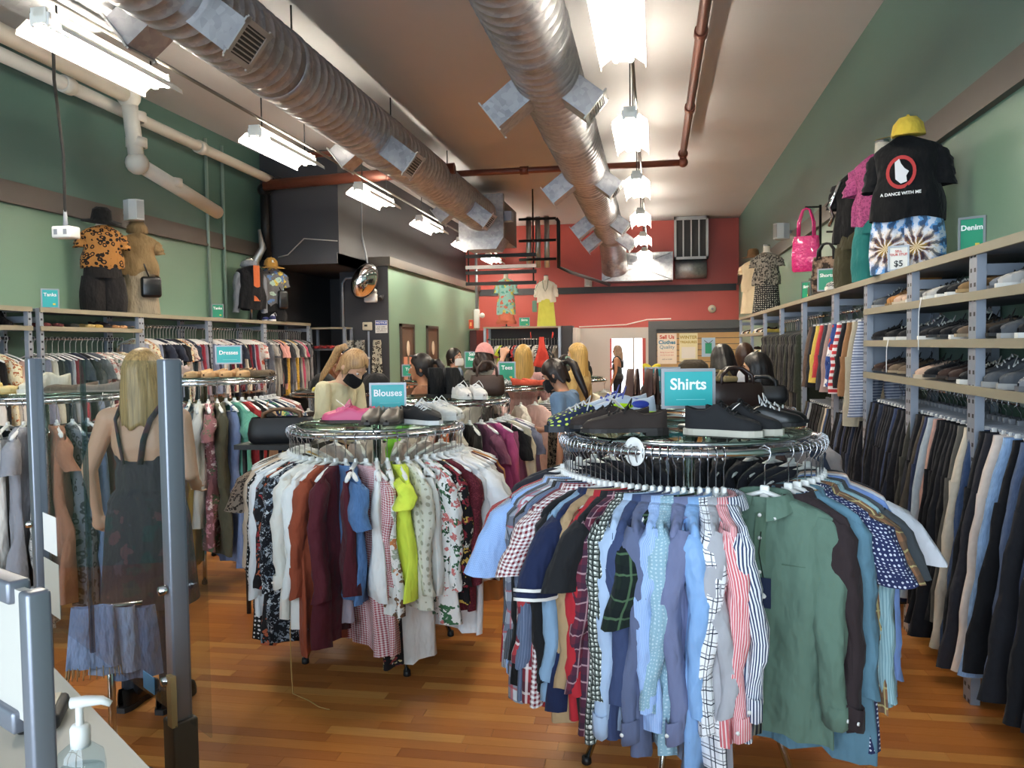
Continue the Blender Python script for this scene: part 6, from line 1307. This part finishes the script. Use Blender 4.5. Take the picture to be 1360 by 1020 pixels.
def person(label, loc, rz, H=1.66, skin='c89878', hair='2a1c14', style='long', top=P_('808080'), bottom=P_('22242c'), sleeve=.5, lean=0.0, nod=0.0, turn=0.0, armL=None, armR=None, mask=None, voxel=.011, hairlen=.3, hat=None, dress=False, shoec='1a1818', slim=1.0, tank=False, glasses=False):
    T = thing('person', label, 'person', loc, rz); k = H/1.66
    base = np.array([0, 0, .95])
    RL_ = rotx(lean)       # + lean tips the upper body towards -y (forwards)
    def U(p): return (RL_ @ (np.array(p, float)-base)+base)*k
    Hc = U((0, -.01, 1.555)); RH_ = RL_ @ rotz(turn) @ rotx(nod)
    nb = np.array([0, .005, 1.47])
    def HD_(p): return (RL_ @ ((rotz(turn) @ rotx(nod) @ (np.array(p, float)-nb))+nb-base)+base)*k
    def arm(side, A):
        sh = U((side*.17*slim, .012, 1.36))
        if A is None: A = ((side*.235, .02, 1.1), (side*.245, -.06, .86))
        return sh, np.array(U(A[0]) if len(A) < 3 else A[0]), np.array(U(A[1]) if len(A) < 3 else A[1])
    b = MB()
    b.ell((0, .01*k, .94*k), (.16*k*slim, .115*k, .13*k)); b.ell(U((0, .0, 1.09)), (.128*k*slim, .092*k, .17*k), M=RL_); b.ell(U((0, .008, 1.26)), (.15*k*slim, .108*k, .16*k), M=RL_)
    b.capsule(U((-.14*slim, .012, 1.365)), U((.14*slim, .012, 1.365)), .05*k, .05*k); b.capsule(U((0, .015, 1.36)), HD_((0, .0, 1.49)), .056*k, .05*k)
    b.ell(HD_((0, -.005, 1.565)), (.074*k, .094*k, .108*k), M=RH_); b.ell(HD_((0, -.045, 1.505)), (.05*k, .05*k, .05*k), M=RH_); b.ell(HD_((0, -.08, 1.475)), (.026*k, .02*k, .02*k), M=RH_)
    b.capsule(HD_((0, -.092, 1.565)), HD_((0, -.108, 1.53)), .011*k, .016*k)
    for s in (-1, 1): b.ell(HD_((s*.075, .01, 1.55)), (.012*k, .022*k, .033*k), M=RH_)
    hands = []
    for s, A in ((-1, armL), (1, armR)):
        sh, el, wr_ = arm(s, A); b.capsule(sh, el, .048*k*slim, .037*k); b.capsule(el, wr_, .037*k, .025*k)
        d = (wr_-el)/np.linalg.norm(wr_-el); sd = np.cross(d, [0, 1.0, 0]); sd /= np.linalg.norm(sd)+1e-9; nn = np.cross(d, sd)
        pc = wr_+d*.05*k; b.capsule(wr_, pc+d*.03*k, .026*k, .032*k)
        for q, (o_, L) in enumerate(((-.036, .062), (-.012, .075), (.012, .07), (.036, .055))):
            r0 = pc+d*.035*k+sd*o_*k; m1 = r0+d*L*.5*k+nn*.006*k+sd*o_*.15*k; b.capsule(r0, m1, .008*k, .0075*k, 8); b.capsule(m1, m1+d*L*.45*k+nn*.022*k, .0075*k, .0065*k, 8)
        th = wr_+d*.03*k-sd*.028*k*s; b.capsule(th, th+d*.045*k-sd*.025*k*s, .012*k, .01*k, 8); b.capsule(th+d*.045*k-sd*.025*k*s, th+d*.075*k-sd*.025*k*s, .01*k, .008*k, 8)
        hands.append((sh, el, wr_))
    legs = []
    for s in (-1, 1):
        hp, kn, an = np.array((s*.085, .0, .9))*k, np.array((s*.092, -.012, .48))*k, np.array((s*.095, .02, .08))*k
        b.capsule(hp, kn, .082*k*slim, .054*k); b.capsule(kn, an, .054*k, .036*k); b.capsule(an+np.array((0, .01, -.03)), an+np.array((s*.004, -.12, -.04)), .026, .02); legs.append((hp, kn, an))
    bo = b.build('body', skin_mat(skin), T); remesh(bo, voxel, 4 if voxel < .0075 else 6)
    # clothes
    c = MB(); e = .013
    if not tank:
        c.ell(U((0, .0, 1.09)), ((.132*slim+e)*k, (.095+e)*k, .19*k), M=RL_); c.ell(U((0, .008, 1.26)), ((.152*slim+e)*k, (.11+e)*k, .165*k), M=RL_); c.capsule(U((-.135*slim, .012, 1.355)), U((.135*slim, .012, 1.355)), .06*k, .06*k)
        c.ell((0, .01*k, .97*k), ((.158*slim+e)*k, (.113+e)*k, .1*k))
    else:
        c.ell(U((0, .0, 1.08)), ((.13*slim+e)*k, (.093+e)*k, .2*k), M=RL_); c.ell(U((0, -.012, 1.2)), ((.14*slim+e)*k, (.1+e)*k, .11*k), M=RL_); c.ell((0, .01*k, .95*k), ((.162*slim+e)*k, (.118+e)*k, .13*k))
    if dress:
        hem = ringgrid([(1.0*k, .165*k, .125*k, .9), (.9*k, .19*k, .145*k, .9), (.7*k, .205*k, .165*k, .9), (.5*k, .225*k, .19*k, .9)], 30); hem[..., 1] += .012*np.sin(hem[..., 0]*55)*np.linspace(0, 1, 4)[:, None]
        MB().grid(hem).build('skirt', cloth(top), T)
    if sleeve > 0 and not tank:
        for (sh, el, wr_) in hands:
            if sleeve <= .5: c.capsule(sh, sh+(el-sh)*sleeve*2*.9, .06*k, .052*k)
            else: c.capsule(sh, el, .06*k, .05*k); c.capsule(el, el+(wr_-el)*(sleeve-.5)*2, .05*k, .036*k)
    so = c.build('dress' if dress else 'shirt', cloth(top), T); remesh(so, voxel*1.0, 5)
    if tank:
        for s in (-1, 1): MB().tube([U((s*.075, -.1, 1.28)), U((s*.095, -.06, 1.4)), U((s*.1, .03, 1.425)), U((s*.085, .1, 1.36)), U((s*.06, .118, 1.27)), U((s*.04, .118, 1.16))], .017*k, 8, flat=.4).build('shoulder_strap', cloth(top), so)
    g = MB()
    if bottom:
        g.ell((0, .01*k, .92*k), ((.158*slim+e)*k, (.115+e)*k, .13*k))
        for (hp, kn, an) in legs: g.capsule(hp, kn, (.088*slim)*k, .062*k); g.capsule(kn, an, .062*k, .05*k)
        remesh(g.build('trousers', cloth(bottom), T), voxel, 5)
    for (hp, kn, an) in legs:
        up_, so_, la_ = shoe_parts('hightop' if sum(1 for _ in T.children) else 'sneaker')
        f = link('shoe', up_, T, (an[0], an[1]-.045, 0), mat=plain('shoe_'+shoec, shoec, .5)); link('sole', so_, f, mat=plain('sole_2a2626', '2a2626', .6)); link('laces', la_, f, mat=plain('lace_'+shoec, shoec, .8))
    # hair, in head space
    hm = hair_mat(hair); r = random.Random(int(abs(loc[0])*91)); hb_ = MB()
    def hp_(x, y, z): return HD_((x, y, z))
    a1 = np.linspace(-1, 1, 41)       # 0 = back of head (+y)
    ph = [r.uniform(0, 6) for _ in range(3)]
    rows = []
    drop = {'long': hairlen, 'pony': .02, 'short': .02, 'bun': .02, 'curly': .1, 'bob': .14}[style]
    tot = 22
    for i in range(tot+1):
        s = i/tot; a = a1*PI*(1.0-.36*float(smooth01((s-.22)/.26))); strand = 1+.018*np.sin(a*23+ph[0]+s*2)+.02*np.sin(a*11+ph[1]+s*3)+(.07*np.sin(a*9+s*26) if style == 'curly' else 0)
        if s < .5:
            t = s/.5*PI/2*1.08; rx, ry = .086*math.sin(t), .106*math.sin(t); z = 1.575+.118*math.cos(t)
            row = [(rx*math.sin(q)*w, .004+ry*math.cos(q)*w, z) for q, w in zip(a, strand)]
        else:
            u = (s-.5)/.5; z0 = 1.565-(.05+drop)*u; flare = 1+(.18*math.sin(PI*u*.8) if style in ('long', 'bob', 'curly') else -.16*u); cl = np.clip(1.3-u*.45, .8, 1.3)
            row = [(.087*math.sin(q*min(1, cl))*w*flare, .004+.105*math.cos(q*min(1, cl))*w*(flare if style != 'long' else 1+.05*u), z0+.012*math.sin(q*6+ph[2])*u-(.03 if abs(q) < 1.4 else 0)*u) for q, w in zip(a, strand)]
        rows.append([hp_(*p) for p in row])
    ho = hb_.grid(np.array(rows)).build('hair', hm, T); sd = ho.modifiers.new('thickness', 'SOLIDIFY'); sd.thickness = .014*k; sd.offset = -1
    if style == 'pony':
        p0 = [(0, .1, 1.6), (0, .15, 1.6), (.0, .175, 1.55), (.01, .165, 1.45), (.0, .15, 1.32), (.0, .13, 1.24)]
        MB().tube([hp_(*p) for p in p0], [.018, .027, .031, .03, .022, .006], 12).build('ponytail', hm, ho); MB().tube([hp_(.022*math.cos(q), .105, 1.6+.022*math.sin(q)) for q in np.linspace(0, 6.28, 12)], .008, 6).build('hair_tie', M_dark, ho)
    if style == 'bun': MB().ell(hp_(0, .09, 1.64), (.05, .045, .045)).build('bun', hm, ho)
    # face
    for s in (-1, 1):
        MB().ell(hp_(s*.03, -.083, 1.573), (.013*k, .009*k, .008*k), 10, 6, M=RH_).build('eye', plain('eye_white', 'e8e4e0', .3), bo); MB().ell(hp_(s*.031, -.09, 1.573), (.006*k, .004*k, .006*k), 8, 5, M=RH_).build('iris', plain('iris_dark', '2a1c14', .3), bo)
        MB().tube([hp_(s*.014, -.094, 1.592), hp_(s*.033, -.09, 1.597), hp_(s*.05, -.076, 1.59)], .0035*k, 6).build('eyebrow', hm, bo)
    if not mask: MB().ell(hp_(0, -.094, 1.5), (.022*k, .008*k, .008*k), 12, 6, M=RH_).build('lips', plain('lips', 'a05a50', .45), bo)
    if mask:
        mk = []
        for i in range(9):
            v = i/8; mk.append([hp_(.07*math.sin(q)*(1-.25*abs(v-.5)), -.02-.1*math.cos(q)*(1-.12*(2*v-1)**2)-.016*math.cos(q)**4, 1.46+.095*v) for q in np.linspace(-1.35, 1.35, 17)])
        mo = MB().grid(np.array(mk)).build('face_mask', cloth(P_(mask)), T)
        for s in (-1, 1): MB().tube([hp_(s*.068, -.04, 1.535), hp_(s*.082, .0, 1.56), hp_(s*.083, .025, 1.545), hp_(s*.068, -.03, 1.48)], .002, 5).build('ear_loop', cloth(P_(mask)), mo)
    if hat:
        h = thing('tmp', '', '') if False else None
        m_ = cloth(P_(hat)); dome = []
        for i in range(7):
            t = PI/2*i/6; dome.append([hp_(.096*math.sin(t)*math.sin(q), .004+.116*math.sin(t)*math.cos(q), 1.585+.125*math.cos(t)) for q in np.linspace(0, 2*PI, 25)])
        co = MB().grid(np.array(dome)).build('cap', m_, T); MB().grid(np.array([[hp_((.085+.02*j)*math.sin(q), -.0-(.1+.028*j)*math.cos(q), 1.588-.006*j) for q in np.linspace(-1, 1, 9)] for j in range(4)])).build('cap_brim', m_, co)
    if glasses: MB().tube([hp_(-.075, -.02, 1.66), hp_(-.05, -.075, 1.672), hp_(0, -.085, 1.675), hp_(.05, -.075, 1.672), hp_(.075, -.02, 1.66)], .008, 6).build('sunglasses', M_dark, T)
    return T
person('woman with blonde hair and dark low-back dress seen from behind through the clear screen', (-2.31, 3.38, 0), PI+.05, H=1.63, skin='c89c7e', hair='a88858', style='long', hairlen=.16, top=('floral', '3a3238', '5c3a40', '2c3a3c', '4a4048', 14), dress=True, tank=True, voxel=.0062, armR=((.29, .0, 1.12), (.34, -.12, .89)), armL=((-.2, -.03, 1.1), (-.1, -.25, 1.02)), shoec='141212', slim=1.06)
person('masked woman in cream sweater bending over the rack behind the blouses', (-2.4, 5.62, 0), PI/2-.35, H=1.7, skin='d0a488', hair='a8845c', style='pony', top=P_('cfc49c'), sleeve=1.0, lean=.45, nod=.35, mask='141416', voxel=.007, armR=((.21, -.12, 1.12), (.1, -.36, 1.12)), armL=((-.21, -.12, 1.12), (-.08, -.38, 1.14)))
person('dark haired woman with sunglasses on her head looking along the racks', (-1.88, 6.45, 0), -PI/2+.1, H=1.57, skin='b07c5c', hair='1c1412', style='pony', top=P_('8c5c40'), sleeve=.9, nod=.1, glasses=True)
person('man in white mask and slate shirt near the fitting room doors', (-2.46, 9.85, 0), PI/2-.2, H=1.6, skin='c8987c', hair='1e1814', style='short', top=P_('4a5c70'), sleeve=.4, mask='e8e6e0')
person('person in pink cap and pale patterned shirt browsing the tees', (-1.78, 8.4, 0), PI-.35, H=1.64, skin='c49474', hair='2a1c16', style='curly', top=('leopard', 'd8d4cc', '6c6860', 30), sleeve=.45, hat='d8908c', nod=.2)
person('woman with long golden hair and dusty pink top holding up a red garment', (-1.25, 7.75, 0), PI+.2, H=1.63, skin='d0a084', hair='b8904c', style='long', hairlen=.26, top=P_('b08480'), sleeve=.9, armR=((.3, -.15, 1.3), (.2, -.28, 1.55)), armL=None)
garment('blouse', 'bright red top held up by the golden haired woman', 'blouse', P_('d83c28'), (-1.12, 8.12, 1.92), .4, 3, 'strap', L=.26, wb=.09, ws=.03, t=.03, collar=False, lod=.6)
person('long haired blonde woman in mint mask standing by the fitting room partition', (-.76, 8.1, 0), -PI/2-.3, H=1.64, skin='d0a486', hair='c09a58', style='long', hairlen=.36, top=P_('b89858'), sleeve=.5, mask='7aa08c')
person('woman with dark ponytail, black mask and blue shirt stooping at the tees', (-.58, 5.9, 0), -PI/2-.25, H=1.55, skin='c08a6c', hair='241814', style='pony', top=P_('5c7896'), sleeve=.35, lean=.22, nod=.3, mask='17171a', armL=((-.22, -.05, 1.12), (-.1, -.3, 1.15)))
person('woman in dark apron dress standing in the bright fitting room opening', (-.82, 18.25, 0), -PI/2-.2, H=1.6, skin='b88868', hair='a89078', style='bob', top=P_('3c4244'), sleeve=0.0, tank=True, armL=((-.2, -.12, 1.15), (-.15, -.34, 1.1)))
person('black haired person bent over behind the brown bags', (.5, 6.15, 0), PI+.3, H=1.62, skin='b08060', hair='141010', style='bob', top=P_('2c2c30'), sleeve=.9, nod=.3)
person('brown haired person in grey top at the far shoe shelves', (.8, 7.6, 0), PI-.2, H=1.62, skin='c09070', hair='3a2418', style='short', top=P_('6c6a70'), sleeve=.9)
person('dark haired person in white top and pale mask behind the second Shirts rack', (.66, 5.55, 0), -PI/2-.2, H=1.56, skin='c09070', hair='17110f', style='bob', top=P_('d0ccc8'), sleeve=.5, mask='c8c8cc')
person('person with auburn curls behind the masked woman in cream', (-3.35, 8.3, 0), PI, H=1.57, skin='c49474', hair='6a3c20', style='curly', top=P_('2c2a30'), sleeve=.9)
# ------------------------------------------------------------------ till counter, clear screen, foreground
M_post = plain('screen_post_grey', '7f828c', .35, .6)
PR, PLp = np.array((-1.29, 2.0)), np.array((-2.3, 2.7)); dv_ = PLp-PR; Ls = np.linalg.norm(dv_); ang = math.atan2(dv_[1], dv_[0])
t = thing('clear_screen', 'clear acrylic sneeze guard on grey metal posts by the till', 'screen', (PR[0], PR[1], 0), ang)
for x, z0 in ((0, .62), (Ls, 0.0)):
    p = MB().rbox((x, 0, (z0+1.625)/2), (.05, .05, 1.625-z0), .006).build('post', M_post, t)
    for z in (1.0, .75): MB().lathe([(0, .02), (.012, .018), (.014, 0)], 10, (x, .03, z), M=rotx(-PI/2)).build('thumb_screw', M_chrome, p)
MB().rbox((0, 0, .32), (.07, .07, .64), .006).build('wooden_post', plain('post_walnut', '4a3a2e', .6, var=.15, vscale=8), t)
MB().box((-.02, .03, .7), (.03, .015, .14)).build('wooden_shim', plain('shim_pine', 'a8895c', .6), t)
for (a, b) in ((.03, Ls*.56), (Ls*.56+.008, Ls-.03)): MB().box(((a+b)/2, .0, 1.13), (b-a, .005, .98)).build('acrylic_panel', M_clear, t)
MB().box((-.13, -.0, 1.13), (.12, .005, .97)).build('acrylic_wing', M_clear, t)
MB().box((Ls*.56+.004, 0, 1.13), (.014, .014, .98)).build('joint_strip', clear_pl('joint_plastic', 'b8c4cc', .4), t)
for (x, z, w, h, m) in ((Ls-.14, .98, .15, .14, M_paper), (Ls-.14, .78, .17, .2, plain('sleeve_paper', 'b8b4a8', .4))): MB().box((x, .006, z), (w, .002, h)).build('taped_sheet', m, t)
MB().box((.2, .006, .68), (.08, .002, .05)).build('blue_note', plain('note_blue', '5a9ac8', .6), t)
# counter
t = thing('till_counter', 'pale till counter at the shop front', 'counter', (-1.4, .95, 0))
cp = [(-.9, -1.35), (1.1, -1.35), (1.1, -.11), (.465, .37), (-.05, .76), (-.9, .76)]
MB().prism(cp, .86, .9).build('counter_top', plain('counter_laminate', 'b0aca2', .4, var=.06), t); MB().prism([(x-.03, y-.03) for x, y in cp], 0, .86).build('counter_body', plain('counter_side', '5c5850', .5), t)
# sign holder standing on the counter
t = thing('sign_holder', 'grey metal framed white sign board standing on the till counter', 'sign', (-.965, .99, .9), math.radians(152.8))
w, h = .44, .41
for (x, z, sx, sz) in ((-w/2, h/2+.02, .035, h+.04), (w/2, h/2+.02, .035, h+.04), (0, h+.03, w, .03), (0, .27, w, .03)): MB().rbox((x, 0, z), (sx*.8, .03, sz), .005).build('frame_bar', M_post, t)
MB().box((0, 0, .36), (w-.03, .012, .17)).build('white_board', plain('board_white', 'b4b0a8', .35), t)
for x in (-w/2, w/2): MB().rbox((x, 0, .012), (.05, .16, .024), .005).build('foot', M_post, t)
# hand sanitiser
t = thing('sanitiser_bottle', 'clear pump bottle of hand sanitiser with white pump on the counter', 'bottle', (-.905, 1.13, .9), .3)
MB().lathe([(0, .0), (.034, .0), (.037, .005), (.037, .09), (.034, .11), (.016, .125), (.014, .13)], 24, sy=.72).build('bottle', clear_pl('sanitiser_gel', 'eef6fa', .15), t)
MB().lathe([(0, .003), (.033, .003), (.034, .085), (0, .085)], 20, sy=.7).build('gel', clear_pl('sanitiser_gel2', 'f0f8fc', .03), t)
MB().box((0, -.0275, .055), (.044, .001, .06)).build('label', plain('label_white', 'e0e4ec', .5), t); MB().box((0, -.0285, .065), (.04, .001, .02)).build('label_band', plain('label_violet', '5c3c9c', .5), t)
MB().lathe([(0, .155), (.012, .155), (.015, .15), (.015, .12), (0, .12)], 18).build('collar', M_white_pl, t)
MB().lathe([(0, .185), (.006, .185), (.006, .155), (0, .155)], 12).build('pump_stem', M_white_pl, t); MB().tube([(-.012, 0, .19), (.01, 0, .192), (.035, 0, .192), (.048, 0, .185)], [.009, .009, .007, .005], 10).build('pump_nozzle', M_white_pl, t)
t = thing('card_reader', 'dark card reader tray with orange label on the counter', 'card reader', (-1.22, 1.42, .9), .5)
MB().rbox((0, 0, .02), (.08, .12, .035), .012).build('body', M_dark, t); MB().box((0, .02, .038), (.05, .06, .003)).build('screen', plain('reader_label', 'c8b8a0', .4), t)
# denim on a low rail behind the screen
for k in range(3):
    P = ringgrid([(0, .13, .03, .7), (-.15, .15, .035, .7), (-.32-.03*k, .17, .04, .7)], 20); P[..., 1] += .02*np.sin(P[..., 0]*40+k)
    o = MB().grid(P).build('denim_skirt', cloth(('denim', ['7f8fb0', '96a4c0', '6c7a98'][k])), None, (-2.03+.05*k, 2.62+.05*k, .715-.015*k), .5); o.scale = (.55, .55, .7); tag(o, ['faded blue', 'pale blue', 'grey blue'][k]+' denim skirt on the low stand behind the screen', 'skirt')
    if k == 0:
        fr_ = MB()
        for q in range(26): a_ = 2*PI*q/26; x, y = .165*math.cos(a_), .04*math.sin(a_); fr_.tube([(x, y, -.31), (x*1.03, y*1.1, -.345), (x*1.05, y*1.1-.004, -.375)], .003, 4)
        fr_.build('frayed_fringe', plain('fringe_tan', 'a8906c', .9), o)
t = thing('low_stand', 'low chrome T-stand holding denim behind the screen', 'stand', (-2.0, 2.67, 0)); MB().cyl((0, 0, 0), (0, 0, .71), .014).build('post', M_chrome, t); MB().cyl((-.1, -.055, .7), (.1, .055, .7), .01).build('arm', M_chrome, t); MB().lathe([(0, .015), (.16, .015), (.165, 0), (0, 0)], 20).build('base', M_dark, t)
# raffia strand hanging from the blouses to the floor
tag(MB().tube([(-1.72, 3.62, .42), (-1.73, 3.6, .3), (-1.72, 3.58, .12), (-1.7, 3.55, .01), (-1.6, 3.5, .006), (-1.52, 3.44, .006), (-1.46, 3.42, .006)], .003, 5).build('raffia_strand', plain('raffia', 'b08a50', .8)), 'thin raffia strand trailing from the blouses onto the floor', 'strand')
tag(MB().box((-1.32, 3.66, .43), (.035, .003, .06)).build('paper_tag', M_paper), 'small white card tag hanging below the wine blouse', 'tag')
